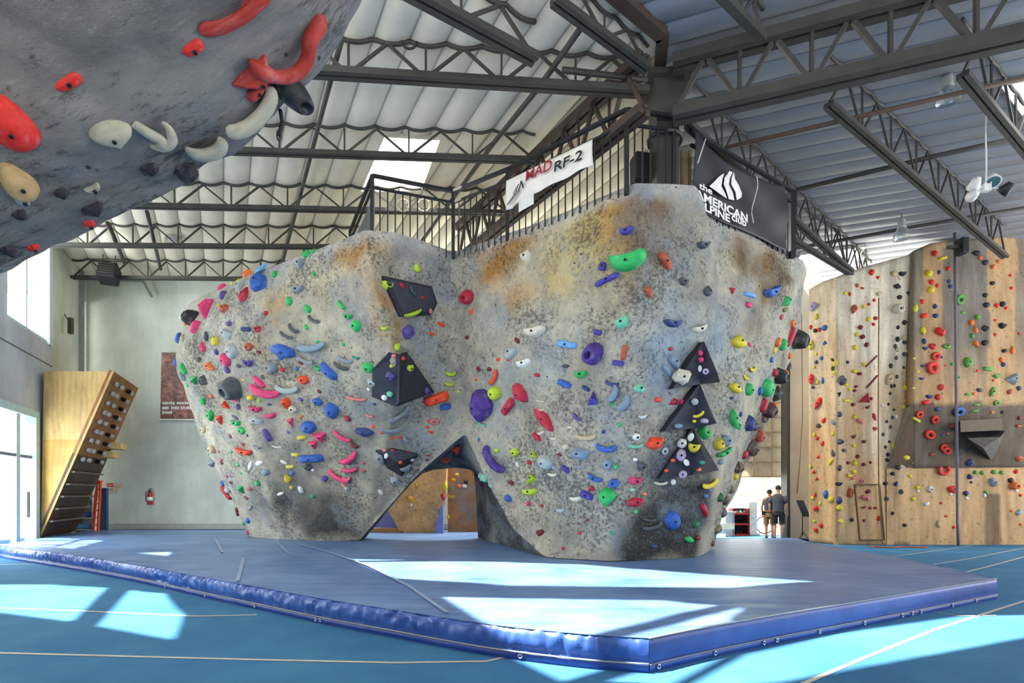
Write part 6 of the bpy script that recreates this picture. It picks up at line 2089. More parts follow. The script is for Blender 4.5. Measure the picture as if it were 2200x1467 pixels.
1789.6 906.8 8.8 11.9 -20 grey rail
1789.4 930.1 6.7 13 0 yellow wedge
1804.2 948.3 11.9 12.4 0 darkgrey sloper
1813 967.4 9.3 8.8 0 darkgrey blob
1833.7 937.9 9.3 8.8 -20 maroon jug
1856.5 948.3 9.3 8.8 0 maroon jug
1833.4 957.3 8.8 8.3 0 yellow blob
1767.6 952.1 7.8 11.9 10 red wedge
1755.7 941.3 7.3 8.8 20 red chip
1789.6 972.9 8.3 15.5 -5 darkgrey wedge
1842.5 980.4 9.3 8.8 15 maroon blob
1855.5 997.7 9.3 8.3 20 maroon blob
1821.8 993.9 8.8 7.3 0 maroon chip
1869.7 993.3 6.2 6.7 0 maroon chip
1835.5 993.6 11.4 13 0 yellow wedge
1833.4 1013 11.4 10.9 0 yellow blob
1822.3 1022.1 10.9 9.3 20 yellow jug
1833.7 1026.2 15 7.3 -15 salmon rail
1803.6 1004.5 12.4 14.5 25 darkgrey rocky
1801.6 1039.2 15 10.9 0 black jug
1785.5 992.3 5.7 16.6 10 yellow rail
1748.2 1013.3 9.3 8.8 0 red tri
1754.7 1028.3 8.8 8.8 0 red tri
1757.5 981.2 6.2 7.3 0 red chip
1751 1062.5 6.2 11.4 10 red wedge
1774.4 1061.5 10.4 18.1 0 blue wedge
1785.8 1072.9 9.8 16.1 0 yellow bone
1802.9 1074.4 14 16.1 0 navy rocky
1803.6 1091 14 13.5 0 yellow blob
1805.2 1119.8 11.9 10.4 0 yellow blob
1752.9 1092.1 9.8 10.4 30 red rail
1752.6 1138.4 9.3 11.9 -15 red wedge
1763.7 1128.3 9.3 10.4 0 red blob
1761.7 1081.7 6.7 8.3 0 yellow chip
1746.1 1069.3 8.3 7.8 0 yellow chip
1750 1119.3 7.3 6.7 0 yellow chip
1740.9 1001.4 6.2 11.4 0 yellow chip
1749.2 934 6.2 10.4 0 yellow chip
1825.7 1058.4 11.9 19.7 15 rust rail
1864.8 1055.8 10.4 8.3 -20 maroon rail
1859.3 1069.3 19.7 13.5 20 salmon bone
1855.5 1089.7 9.8 6.7 -15 maroon jug
1869.5 1090.8 7.8 7.3 0 crimson chip
1879.8 1091 7.3 6.2 0 maroon chip
1888.9 1112.8 13 10.9 -25 red wedge
1856.5 1118 7.3 6.2 0 maroon chip
1829.5 1116.7 8.8 8.3 0 black blob
1852.9 1033.8 8.8 8.8 0 salmon ring
1973.6 890.5 16.1 17.1 0 red ring
1968.2 901.9 19.2 10.9 30 yellow bone
2006.8 902.1 17.1 19.2 -15 red ring
2013.5 878.8 11.9 10.4 0 navy blob
2057.6 884.8 23.8 21.8 0 blue ring
1995.4 934 23.8 20.7 30 red ring
2026.5 961.2 18.1 16.6 0 red ring
2032.2 968.2 19.2 17.1 30 red ring
2025.2 1009.7 28 23.8 0 red horseshoe
1961.7 954.7 21.8 13 -35 yellow wedge
1945.1 982.2 15 14 0 yellow blob
1957.8 926.7 14 6.7 0 yellow jug
2046.2 914.8 9.8 6.2 -10 red chip
2035.8 931.4 9.8 6.2 10 red chip
2024.9 934.8 9.8 6.7 0 navy chip
2001.9 975.5 10.4 6.7 0 red jug
1917.6 954.7 7.8 16.6 5 yellow wedge
1959.1 992.6 9.8 13.5 15 white rocky
1930.1 1003.4 14 12.4 20 darkgrey rocky
1917.6 1016.9 11.9 8.8 10 black wedge
1953.9 1022.1 9.3 8.8 0 yellow blob
1925.4 1038.9 9.8 11.4 20 navy wedge
1935.8 1056.3 10.4 11.4 0 darkgrey rocky
1902.1 1038.2 10.4 7.3 -10 black rail
1904.9 1071.3 11.9 9.3 0 darkgrey rocky
1969.7 1047 9.8 9.8 0 yellow blob
1961.2 1071.6 10.4 9.8 0 yellow blob
2045.1 1050.6 22.8 16.6 25 red wedge
1998 1050.6 13.5 16.6 0 white rocky
1989.9 1082 12.4 7.3 -25 white rail
2014.8 1125 9.8 15.5 -15 beige wedge
1943.6 1127.8 8.8 8.3 0 black blob
1917.9 1102.4 7.8 7.8 0 black chip
2021.5 1080.4 6.7 5.7 0 red chip
2032.4 1108.6 8.8 4.7 0 red chip
2049 1132.2 6.2 6.7 0 red chip
2082.2 993.6 16.1 16.1 25 navy rocky
2082.7 1023.4 11.9 11.9 -20 navy wedge
2074.4 1059.7 11.9 11.4 0 navy wedge
2086.6 1035.8 6.2 6.2 0 navy chip
2077.8 967.7 7.3 7.3 0 navy chip
2095.1 1014.3 10.9 10.4 0 leafgreen rocky
2109.4 1015.4 10.9 9.8 0 leafgreen rocky
2135.3 1013.8 14.5 9.3 0 leafgreen rocky
2152.1 1014.3 12.4 9.8 0 leafgreen rocky
2131.9 1035.6 17.1 20.7 -30 grey rocky
2176.7 1042.8 20.2 18.1 -10 orange sloper
2170.3 1031.2 10.9 9.3 -20 black rail
2188.1 1100.3 15 9.3 -40 palegrey rail
2140.5 865.6 12.4 11.9 0 leafgreen ring
2098.2 869.2 15 5.2 0 leafgreen rail
2094.1 882.4 15 5.7 -5 leafgreen rail
2188.4 984.5 11.9 12.4 0 orange sloper
2153.9 885.3 9.3 7.3 0 black chip
2187.1 914.6 11.9 8.3 0 rust jug
2067.4 917.2 9.8 8.8 20 palegrey wedge
1946.1 862 7.8 12.4 0 yellow wedge
1941.5 873.9 7.3 9.3 0 yellow chip
1988.9 864.6 17.1 9.8 -10 red rail
2189.7 897.7 9.3 8.8 0 maroon chip
2130.6 885.3 7.8 7.8 0 orange chip
2192.3 1063.6 6.7 6.7 0 red chip
2182.4 1013 9.3 7.8 -30 red rail
2172.9 1097.2 7.3 5.7 0 orange chip
2192.8 1126.3 7.3 6.2 0 orange chip
2118.4 1057.1 10.4 7.8 20 leafgreen chip
2114.6 1064.1 6.2 9.3 0 white chip
2183.2 1053.2 9.3 7.3 0 white chip
1972.1 1054.7 6.7 6.7 0 white chip
1935.8 1059.7 7.3 6.7 0 white chip
2042 1061 6.7 8.8 0 white chip
2077 1070 8.8 5.7 20 white chip
1904.7 905.5 7.3 7.8 0 black chip
1913 917.4 7.3 7.8 0 black chip
1896.9 933.2 6.7 7.8 20 black chip
1910.9 948.8 7.3 6.7 0 black chip
1902.1 960.2 6.7 7.8 0 black chip
1907.3 976.5 8.8 8.8 0 black chip
1905.5 987.9 7.8 8.8 -15 black chip
1917.6 897 6.7 7.8 0 black chip
1921 880.1 6.7 6.2 0 black chip
1908.8 868.2 6.2 6.7 0 black chip
1925.9 895.1 8.8 10.9 0 white blob
1895.6 870.5 5.7 9.3 0 white chip
""",
    'arch': """
881.8 1072.3 14.2 15.8 0 amber blob
895.4 1042.3 7.6 9.3 0 amber chip
960.9 1043.2 9.3 23.5 5 yellow wedge
956.8 1068 9.3 15.8 0 crimson rocky
981.3 1020.2 9.3 9.3 0 amber blob
974.5 1030.9 10.4 8.7 0 amber blob
968.5 1066.3 16.4 9.3 10 amber jug
986.8 1045.1 8.2 9.3 0 orange chip
1001.2 1035 9.3 9.8 0 black blob
997.7 1044 10.4 9.3 0 white blob
959 1110.5 7.1 8.7 0 yellow chip
883.2 1084.3 6.5 8.2 0 white chip
954.3 1095 6 7.1 0 crimson chip
949.2 1064.2 6.5 8.2 0 crimson chip
""",
    'over': """
413.2 102.3 49.1 25.4 -32 red blockw
147.3 176.7 61.4 30.3 -32 red blockw
25.4 261.8 98.2 139.1 25 red fin
37.6 386.6 69.5 102.3 20 tan fin
239.3 284.3 96.1 61.4 20 bone wedge
333.4 278.2 69.5 67.5 10 bone hookh
441.8 307.6 83.9 49.1 -38 bone crescent
533.8 235.2 135 53.2 -38 bone crescent
546.1 169.8 102.3 61.4 14 brick tri
548.1 192.3 49.1 24.5 10 brick fin
625.9 196.3 57.3 77.7 22 black cave
503.1 16.4 171.8 53.2 12 brick crescent
550.2 2 69.5 36.8 15 brick blob
396.8 362 57.3 36.8 -30 blackviolet rocky
321.1 362 47 26.2 -25 blackviolet rocky
131.7 413.2 30.7 27 -40 blackviolet rocky
198.4 446.7 49.1 26.2 -10 blackviolet rocky
39.7 458.1 32.7 24.5 -40 blackviolet rocky
198.4 400.9 32.7 20.5 -10 bone jug
49.1 427.5 32.7 28.6 -20 palegrey rocky
190.2 479.4 27.8 17.2 -15 red rocky
68.7 528.5 28.6 17.2 -12 red rocky
15.5 533.8 28.6 32.7 20 blackviolet rocky
""",
}
# ------------------------------------------------------------------ climbing holds
HC = {  # colour key: (colour, word)
    'green': ('27b45c', 'green'), 'darkgreen': ('1e6a42', 'dark green'), 'leafgreen': ('5a9a3c', 'leaf green'), 'lime': ('b7d42e', 'lime'), 'olive': ('6a6a44', 'olive'), 'mint': ('6fc9a4', 'mint green'), 'teal': ('1f8f74', 'teal'),
    'blue': ('2a5fb4', 'blue'), 'skyblue': ('6ca6dc', 'sky blue'), 'navy': ('2a3c78', 'navy'), 'indigo': ('43399c', 'indigo'), 'violet': ('554a94', 'violet'), 'purple': ('4a2f88', 'purple'), 'lilac': ('b3a8c4', 'lilac'), 'steel': ('7c93a8', 'steel blue'),
    'grey': ('87919a', 'grey'), 'palegrey': ('a8b3b5', 'pale grey'), 'darkgrey': ('474e55', 'dark grey'), 'black': ('232326', 'black'), 'blackviolet': ('2e2a33', 'charcoal'), 'white': ('e6e6e0', 'white'), 'cream': ('d9d3be', 'cream'), 'beige': ('c4b08a', 'beige'), 'bone': ('b9b39c', 'bone white'), 'tan': ('c0a06c', 'tan'),
    'pink': ('e23a72', 'pink'), 'salmon': ('d97b78', 'salmon'), 'crimson': ('b81f3a', 'crimson'), 'maroon': ('74202c', 'maroon'), 'maroonblack': ('452228', 'dark maroon'), 'red': ('e02c20', 'red'), 'redorange': ('f04a22', 'orange red'), 'orange': ('e8742c', 'orange'), 'rust': ('b4502e', 'rust'), 'brick': ('b5362a', 'brick red'), 'brownhold': ('5d4a40', 'brown'),
    'yellow': ('ddc92c', 'yellow'), 'amber': ('d6a02c', 'amber'),
}
SHW = {'chip': 'stubby', 'blob': 'rounded', 'rocky': 'faceted', 'jug': 'cupped', 'wedge': 'teardrop', 'tri': 'triangular', 'crescent': 'crescent', 'rail': 'bar shaped', 'bone': 'twin lobed', 'ring': 'ring shaped', 'horseshoe': 'horseshoe', 'sloper': 'bulging', 'cave': 'hollow', 'fin': 'fin shaped', 'blockw': 'slim angular', 'hookh': 'hooked'}
def hold_mat(k):
    n = 'hold_' + HC[k][1].replace(' ', '_')
    if n in MATS: return MATS[n]
    m, nt, b = nodes(n)
    c = srgb(HC[k][0])
    vec = coords(nt, kind='Generated')
    r = ramp(nt, .35, .75, tuple(x * .8 for x in c[:3]) + (1,), tuple(min(1, x * 1.12 + .015) for x in c[:3]) + (1,))
    nt.links.new(noise_tex(nt, vec, 3.5, 5, .65), r.inputs[0])
    rc = ramp(nt, .5, .68, (0, 0, 0, 1), (.42, .42, .42, 1)); nt.links.new(noise_tex(nt, vec, 2.3, 6, .7), rc.inputs[0])      # chalk dust and painted-in highlight zones
    nt.links.new(mixc(nt, rc.outputs[0], r.outputs[0], tuple(min(1, x * .6 + .3) for x in c[:3]) + (1,)), b.inputs['Base Color'])
    b.inputs['Roughness'].default_value = .55
    b.inputs['Specular IOR Level'].default_value = .35
    bump(nt, b, noise_tex(nt, vec, 22, 3), .15)
    MATS[n] = m
    return m
def ringmesh(outs, cap=True):
    """outs: list of rings of equal length, base ring first; closes the last with a point."""
    b = MB(); n = len(outs[0])
    for o_ in outs: b.v += [Vector(p) for p in o_]
    for i in range(len(outs) - 1):
        for k in range(n):
            a, c = i * n + k, i * n + (k + 1) % n
            b.f.append((a, c, c + n, a + n)); b.m.append(0)
    b.v.append(sum((Vector(p) for p in outs[-1]), Vector()) / n)
    q = len(b.v) - 1; e = (len(outs) - 1) * n
    for k in range(n): b.f.append((e + k, e + (k + 1) % n, q)); b.m.append(0)
    return b
def dome(outline, prof, shift=(0, 0), jit=0, rnd=None):
    rings = []
    for s, z in prof:
        t = max(0, z)
        rings.append([Vector((x * s + shift[0] * t, y * s + shift[1] * t, z)) + (Vector((rnd.uniform(-jit, jit), rnd.uniform(-jit, jit), rnd.uniform(-jit, jit))) if jit and z > 0 else Vector()) for x, y in outline])
    return ringmesh(rings)
ROUND = [(1, -.12), (1, .12), (.93, .42), (.76, .72), (.45, .93)]
def make_shape(kind, seed):
    rn = random.Random(kind + str(seed)); c, s = math.cos, math.sin
    A = [2 * math.pi * k / 18 for k in range(18)]
    smooth = True
    if kind in ('blob', 'chip'):
        ph, e = rn.uniform(0, 6), rn.uniform(.0, .09)
        o_ = [(.49 * c(a) * (1 + e * c(2 * a + ph) + e * .6 * s(3 * a)), .49 * s(a) * (1 + e * s(2 * a + ph))) for a in A]
        b = dome(o_, ROUND, (rn.uniform(-.05, .05), -.06))
    elif kind == 'rocky':
        n = rn.choice((7, 8, 9)); an = [2 * math.pi * (k + rn.uniform(-.25, .25)) / n for k in range(n)]
        o_ = [(.5 * c(a) * rn.uniform(.85, 1.06), .5 * s(a) * rn.uniform(.85, 1.06)) for a in an]
        b = dome(o_, [(1, -.12), (1.0, .2), (.8, .66), (.42, .98)], (rn.uniform(-.08, .08), -.08), .05, rn); smooth = False
    elif kind == 'jug':
        o_ = []
        for k in range(18):
            t = k / 17; o_.append((.5 * -c(math.pi * t), .28 - .76 * s(math.pi * t) ** .8))
        o_ += [(.5 - k / 9, .28 - .10 * s(math.pi * k / 9)) for k in range(1, 9)]
        b = dome(o_, [(1, -.12), (1.0, .15), (.96, .5), (.84, .85), (.6, 1.0), (.3, .86)], (0, .12))
    elif kind == 'wedge':
        o_ = []
        for a in A:
            x, y = c(a), s(a); o_.append((.5 * x * (1 if x > 0 else 1.05), .5 * y * (1 if x > 0 else (1 + x) ** .7)))
        f = rn.choice((1, -1)); o_ = [(-y * f, x * f) for x, y in o_]
        if f < 0: o_ = o_
        b = dome(o_, [(1, -.12), (1, .12), (.9, .5), (.68, .82), (.36, 1)], (0, -.1))
    elif kind == 'tri':
        v = [(-.5, .36), (.5, .5), (.06, -.5)] if seed % 2 == 0 else [(-.5, -.42), (.5, -.36), (.0, .5)]
        o_ = []
        for i in range(3):
            p, q = Vector(v[i]), Vector(v[(i + 1) % 3])
            for t in (.07, .36, .64, .93): o_.append(tuple(p.lerp(q, t)))
        b = dome(o_, [(1, -.12), (.98, .2), (.66, .75), (.3, 1)], (.08, .1)); smooth = False
    elif kind in ('crescent', 'horseshoe', 'ring'):
        b = MB()
        if kind == 'crescent':
            pts = [(.44 * c(a), .3 + .52 * s(a), .2 + .16 * abs(s(a))) for a in [math.pi + math.pi * k / 14 for k in range(15)]]
            rs = [max(.04, .28 * s(math.pi * (k + .35) / 14.7) ** .8) for k in range(15)]
            b.tube(pts, rs, 9)
        elif kind == 'ring':
            b.tube([(.33 * c(a), .33 * s(a), .25) for a in [2 * math.pi * k / 20 for k in range(20)]], [.17 + .03 * s(2 * math.pi * k / 20) for k in range(20)], 9, closed=True)
        else:
            b.tube([(.36 * c(a), .36 * s(a), .25) for a in [math.pi * .72 + 1.62 * math.pi * k / 18 for k in range(19)]], [.15 if 0 < k < 18 else .08 for k in range(19)], 9)
    elif kind in ('rail', 'blockw'):
        o_ = []
        for a in A:
            x, y = c(a), s(a); p = .35 if kind == 'rail' else .6
            o_.append((.5 * math.copysign(abs(x) ** p, x), .5 * math.copysign(abs(y) ** .75, y)))
        if kind == 'blockw': o_ = [(x, y + .18 * x * (1 if y > 0 else -.6)) for x, y in o_]
        b = dome(o_, ROUND, (0, -.05)); smooth = kind == 'rail'
    elif kind == 'bone':
        o_ = []
        for k in range(28):
            a = 2 * math.pi * k / 28; x = .5 * math.copysign(abs(c(a)) ** .6, c(a))
            o_.append((x, .5 * s(a) * (.62 + 1.6 * x * x)))
        b = dome(o_, ROUND, (0, -.04))
    elif kind in ('sloper', 'cave'):
        o_ = [(.5 * c(a) * (1 + .06 * s(2 * a)), .5 * s(a)) for a in A]
        k = .42 if kind == 'sloper' else .5
        b = dome(o_, [(1, -.12), (1, .1), (.9, .5), (.7, .9), (k, 1.08), (k * .8, .98), (k * .7, .55), (k * .4, .45)], (.0, -.12))
    elif kind == 'fin':
        o_ = []
        for a in A:
            x, y = c(a), s(a); o_.append((.5 * x * (1 - .25 * y), .5 * y))
        b = dome(o_, [(1, -.12), (.98, .2), (.85, .6), (.6, .92), (.3, 1.02)], (-.12, -.05))
    elif kind == 'hookh':
        b = MB()
        b.tube(catmull([(-.42, .46, .12), (-.2, .12, .3), (.02, -.18, .45), (-.1, -.38, .5)], 14), [.14 + .05 * s(k * .2) for k in range(14)], 10)
        b.tube(catmull([(-.4, -.35, .3), (-.05, -.44, .5), (.32, -.28, .45), (.44, .1, .3), (.36, .3, .2)], 16), [.06 + .1 * s(math.pi * (k + .5) / 16) for k in range(16)], 10)
    me = b.mesh('hold_' + kind, [hold_mat('grey')], smooth)
    bm = bmesh.new(); bm.from_mesh(me); bmesh.ops.recalc_face_normals(bm, faces=bm.faces); bm.to_mesh(me); bm.free()
    zt = max(v.z for v in b.v)
    return me, zt
SHAPES = {}
DEPTH = {'chip': .42, 'blob': .45, 'rocky': .46, 'jug': .55, 'wedge': .45, 'tri': .4, 'crescent': .75, 'rail': .6, 'bone': .5, 'ring': .8, 'horseshoe': .8, 'sloper': .6, 'cave': .6, 'fin': .5, 'blockw': .45, 'hookh': .7}

# dark bolt-on volumes on the boulder
M_VOL = plain('dark_navy_volume', '363a45', .75, 0, .2, 6)
M_VOL2 = plain('charcoal_volume', '292a30', .75, 0, .2, 6)
VOLB = MB()
def surf(u, v, out=0.0):
    l, n, i, d = cast(u, v, BVH_ALL)
    return l
def volume(label, rimpts, peaks, faces, lift, RO=.06):
    """rimpts on the rock, peaks lifted off it; faces index rim (0..) and peaks (100..)."""
    base = [surf(u, v) for u, v in rimpts]
    c = sum(base, Vector()) / len(base)
    nr = Vector()
    for i in range(len(base)):
        nr += (base[i] - c).cross(base[(i + 1) % len(base)] - c)
    nr.normalize()
    if nr.dot(Vector((0, 0, CZ)) - c) < 0: nr = -nr
    hi = [surf(u, v) + nr * l for (u, v), l in zip(peaks, lift)]
    t = thing('wall_volume', c, label, 'climbing volume', 'dark volumes on the boulder')
    for nm, fl, m in faces:
        g = MB(); idx = {}
        fs = []
        for f_ in fl:
            k = []
            for i in f_:
                if i not in idx: idx[i] = len(g.v); g.v.append(hi[i - 100] if i >= 100 else base[i] + nr * RO)
                k.append(idx[i])
            fs.append(tuple(k))
        g.f = fs; g.m = [0] * len(fs)
        VOLB.add(g.v, g.f)
        o = g.obj(nm, m, t, fix=False)
        sd = o.modifiers.new('thickness', 'SOLIDIFY'); sd.thickness = .02; sd.offset = 0
    g = MB(); nb = len(base)
    g.add([p + nr * RO for p in base] + [p - nr * .15 for p in base], [(i, (i + 1) % nb, nb + (i + 1) % nb, nb + i) for i in range(nb)])
    g.obj('rim_edge', M_VOL2, t)
    return t
volume('dark six-sided plate under the notch of the boulder holding two lime jugs', [(819, 594), (923, 617), (935, 652), (923, 677), (856, 681)], [(828, 601), (919, 621), (929, 652), (918, 671), (860, 675)],
       [('edge_face', [(0, 1, 101, 100), (1, 2, 102, 101), (2, 3, 103, 102), (3, 4, 104, 103), (4, 0, 100, 104)], M_VOL2), ('front_face', [(100, 101, 102, 103, 104)], M_VOL)], (.1,) * 5)
volume('dark pyramid volume left of the orange twin-lobed hold, dotted with violet holds', [(836, 756), (874, 756), (932, 840), (850, 871), (799, 850), (800, 794)], [(856, 757), (852, 852)],
       [('left_face', [(0, 100, 101, 3, 4, 5)], M_VOL), ('right_face', [(100, 1, 2, 3, 101)], M_VOL2)], (.14, .34))
volume('small dark volume left of the arch apex, below the grey crescents', [(808, 966), (842, 962), (899, 975), (864, 1021), (833, 1003)], [(856, 985)],
       [('upper_face', [(0, 1, 100), (1, 2, 100)], M_VOL), ('lower_face', [(2, 3, 100), (3, 4, 100), (4, 0, 100)], M_VOL2)], (.22,))
for lb, ap, rt, lf, bs in (('uppermost of three dark spiked volumes stacked on the right face of the boulder', (1500, 736), (1534, 822), (1434, 836), (1494, 826)),
                           ('middle of three dark spiked volumes stacked on the right face of the boulder', (1491, 826), (1527, 910), (1416, 927), (1482, 920)),
                           ('lowest and largest of three dark spiked volumes stacked on the right face of the boulder', (1478, 918), (1533, 1011), (1408, 1028), (1474, 1022))):
    k = (ap[0] * .45 + bs[0] * .55, ap[1] * .25 + bs[1] * .75)
    volume(lb, [ap, rt, bs, lf], [k], [('left_face', [(0, 100, 2, 3)], M_VOL), ('right_face', [(0, 1, 2, 100)], M_VOL2)], (.46,), .13)
BVH_V = BVHTree.FromPolygons(VOLB.v, VOLB.f)
SURF = {'rock': BVH_ALL, 'wall': BVH_W, 'over': BVH_O, 'arch': BVH_A, 'plate': BVH_V}

items = []
for sec, txt in HOLDS.items():
    for ln in txt.strip().split('\n'):
        q = ln.split()
        u, v, w_, h_, a_ = map(float, q[:5])
        items.append(dict(sec=sec, u=u, v=v, w=w_, h=h_, a=a_, col=q[5], sh=q[6]))
NEAR = {'rock': 14, 'plate': 8, 'wall': 8, 'arch': 6, 'over': 0}
good = []
for it in items:
    h = cast(it['u'], it['v'], SURF[it['sec']])
    if h[0] is None and it['sec'] == 'plate': h = cast(it['u'], it['v'], BVH_ALL)
    if h[0] is None:                      # just past the silhouette: nearest point of the rock along the sight line
        best = None
        for du in range(-40, 41, 4):
            for dv in range(-28, 29, 4):
                g = cast(it['u'] + du, it['v'] + dv, SURF[it['sec']])
                if g[0] is not None and (best is None or du * du + dv * dv < best[0]): best = (du * du + dv * dv, g)
        if best is None: continue
        h = best[1]
    loc, n = h[0], h[1]
    view = (Vector((0, 0, CZ)) - loc).normalized()
    if n.dot(view) < 0: n = -n
    # smooth the surface normal a little so that holds do not follow every pebble
    acc = n.copy()
    for du, dv in ((6, 0), (-6, 0), (0, 6), (0, -6)):
        g = cast(it['u'] + du, it['v'] + dv, SURF[it['sec']])
        if g[0] is not None and (g[0] - loc).length < .4:
            m_ = g[1] if g[1].dot(view) > 0 else -g[1]
            acc += m_
    n = acc.normalized()
    it['loc'], it['n'] = loc, n
    good.append(it)
def frame(it):
    loc, n = it['loc'], it['n']
    a = R(it['a'])
    d = Vector((math.cos(a), 0, -math.sin(a)))
    ex = (d - n * d.dot(n)).normalized(); ey = n.cross(ex)
    k = F / loc.y
    def proj(e):
        p0, p1 = pix(loc), pix(loc + e * .01)
        return math.hypot(p1[0] - p0[0], p1[1] - p0[1]) / .01
    sx = it['w'] / max(proj(ex), k * .72)
    sy = it['h'] / max(proj(ey), k * .72)
    sz = DEPTH[it['sh']] * min(sx, sy)
    return ex, ey, n, sx, sy, sz
good.sort(key=lambda i: -(i['w'] * i['h'] * (1.35 if i['sec'] == 'over' else 1)))
PICK = good[:300]
REST = good[300:]

# ---- labels: each says which hold it is
def region(it):
    u, v, s = it['u'], it['v'], it['sec']
    if s == 'over': return 'on the near grey overhang', 'over'
    if s == 'arch': return 'on the tan slab behind the archway', 'arch'
    if s == 'plate':
        if v < 690 and u < 1000: return 'on the dark six-sided plate', 'plate'
        if u < 1000 and v < 880: return 'on the dark pyramid volume', 'pyr'
        if u < 1000: return 'on the small dark volume', 'smallvol'
        return 'on the dark spiked volumes', 'spike'
    if s == 'wall':
        if u < 1797: return 'on the left strip of the tan wall', 'w0'
        if u < 1948 and not (v > 1005 and u > 1905): return 'on the pale panels of the tan wall', 'w1'
        if v < 868: return 'on the upper tan wall right of the pale panels', 'w2'
        if v < 1003: return 'on the dark overhanging band of the tan wall', 'w3'
        return 'on the tan wall under the dark band', 'w4'
    if u < 470 and v > 880: return 'on the beige left flank of the boulder', 'r0'
    if v < 600 and u < 760: return 'along the top left rim of the boulder', 'r1'
    if u < 800 or (u < 850 and v < 740): return 'on the left lobe of the boulder', 'r2'
    if u < 985 or (v > 920 and u < 1030): return 'on the boulder around and above the archway', 'r3'
    if u < 1372 - max(0, v - 640) * .08: return 'on the middle face of the boulder', 'r4'
    if u < 1690 - max(0, v - 650) * .36: return 'on the right face of the boulder', 'r5'
    return 'along the right edge of the boulder', 'r6'
def sizeword(it):
    m = max(it['w'], it['h'])
    s = it['sec']
    if s == 'over': return 'big ' if m > 90 else ('small ' if m < 34 else '')
    if s == 'wall': return 'large ' if m > 20 else ('small ' if m < 12.5 else '')
    return 'large ' if m > 42 else ('small ' if m < 17 else '')
def plainsize(it): return sizeword(it) or 'mid-sized '
for it in good:
    it['reg'], it['rk'] = region(it)
    it['kd'] = (it['col'], it['sh'], it['rk'])
sizes = {}
for it in good: sizes.setdefault(it['kd'], set()).add(plainsize(it))
for it in good: it['desc'] = (plainsize(it) if len(sizes[it['kd']]) > 1 else '') + HC[it['col']][1] + ' ' + SHW[it['sh']] + ' hold'
groups = {}
for it in PICK: groups.setdefault((it['desc'], it['rk']), []).append(it)
ORD = ['', 'second', 'third', 'fourth', 'fifth', 'sixth', 'seventh', 'eighth', 'ninth', 'tenth', 'eleventh', 'twelfth', 'thirteenth', 'fourteenth', 'fifteenth', 'sixteenth']
for (d, rk), g in groups.items():
    if len(g) == 1: g[0]['label'] = d + ' ' + g[0]['reg']
uniq = [i for i in PICK if 'label' in i and max(i['w'], i['h']) > (13 if i['sec'] == 'wall' else 18)]
for (d, rk), g in groups.items():
    if len(g) == 1: continue
    g.sort(key=lambda i: i['v'])
    for n, it in enumerate(g):
        lab = None
        for o_ in sorted((i for i in uniq if i['rk'] == rk), key=lambda i: (i['u'] - it['u']) ** 2 + (i['v'] - it['v']) ** 2)[:4]:
            du, dv = o_['u'] - it['u'], o_['v'] - it['v']; dd = math.hypot(du, dv)
            if dd > 75: break
            if any(math.hypot(o_['u'] - j['u'], o_['v'] - j['v']) < dd * 1.35 for j in g if j is not it): continue
            rel = ('just above' if dv > 0 else 'just below') if abs(dv) > abs(du) * 1.2 else ('just left of' if du > 0 else 'just right of')
            lab = d + ' ' + rel + ' the ' + o_['desc'] + ' ' + o_['reg']; break
            
        if lab is None or len(lab.split()) > 16:
            pos = 'uppermost' if n == 0 else ('lowest' if n == len(g) - 1 else ORD[n] + ' from the top')
            lab = d + ' ' + it['reg'] + ', ' + pos + ' of its kind'
        if len(lab.split()) > 16: lab = lab.replace(' of its kind', '')
        if len(lab.split()) > 16: lab = lab.replace(' right of the pale panels', '').replace('dark overhanging band', 'dark band')
        if len(lab.split()) > 16: lab = lab.replace(' hold ', ' ', 1)
        it['label'] = lab
GRP = {'rock': 'climbing holds on the boulder', 'plate': 'climbing holds on the boulder', 'wall': 'climbing holds on the tan wall', 'over': 'climbing holds on the near overhang', 'arch': 'climbing holds behind the archway'}
BOLT = MB().lathe([(0, .5), (.55, .5), (.6, 1), (1, 1), (1, -1)], 10).mesh('bolt_head', [M_RUBBER], True)
def shape_of(it):
    key = (it['sh'], int(it['u'] * 7 + it['v'] * 3) % 3)
    if key not in SHAPES: SHAPES[key] = make_shape(*key)
    return SHAPES[key]
def hold_matrix(it):
    ex, ey, n, sx, sy, sz = frame(it)
    M = Matrix((ex * sx, ey * sy, n * sz)).transposed().to_4x4(); M.translation = it['loc']
    return M, sx, sy, sz
for it in PICK:
    me, zt = shape_of(it)
    o = bpy.data.objects.new('climbing_hold', me); C.objects.link(o)
    M, sx, sy, sz = hold_matrix(it)
    o.matrix_basis = M
    o.material_slots[0].link = 'OBJECT'; o.material_slots[0].material = hold_mat(it['col'])
    tag(o, it['label'], 'climbing hold', GRP[it['sec']])
    if min(it['w'], it['h']) > (15 if it['sec'] != 'wall' else 11) and it['sh'] not in ('crescent', 'ring', 'horseshoe', 'sloper', 'cave', 'hookh'):
        c = bpy.data.objects.new('bolt', BOLT); C.objects.link(c); c.parent = o
        r = .022 if it['sec'] != 'over' else .011
        s_ = {'jug': (0, .0), 'wedge': (0, -.02), 'tri': (.08, .1)}.get(it['sh'], (0, -.05))
        c.matrix_basis = Matrix.Translation((s_[0], s_[1], zt * .985)) @ Matrix.Diagonal((r / sx, r / sy, .012 / sz, 1))
rest = MB(); mats, mi = [], {}
for it in REST:
    me, zt = shape_of(it); M = hold_matrix(it)[0]
    if it['col'] not in mi: mi[it['col']] = len(mats); mats.append(hold_mat(it['col']))
    rest.add([M @ v.co for v in me.vertices], [tuple(p.vertices) for p in me.polygons], mi[it['col']])
o = rest.obj('small_climbing_holds', mats, smooth=True, fix=False)
o['kind'] = 'stuff'; tag(o, 'all the smallest coloured holds and tags scattered over the boulder and tan wall', 'climbing holds')
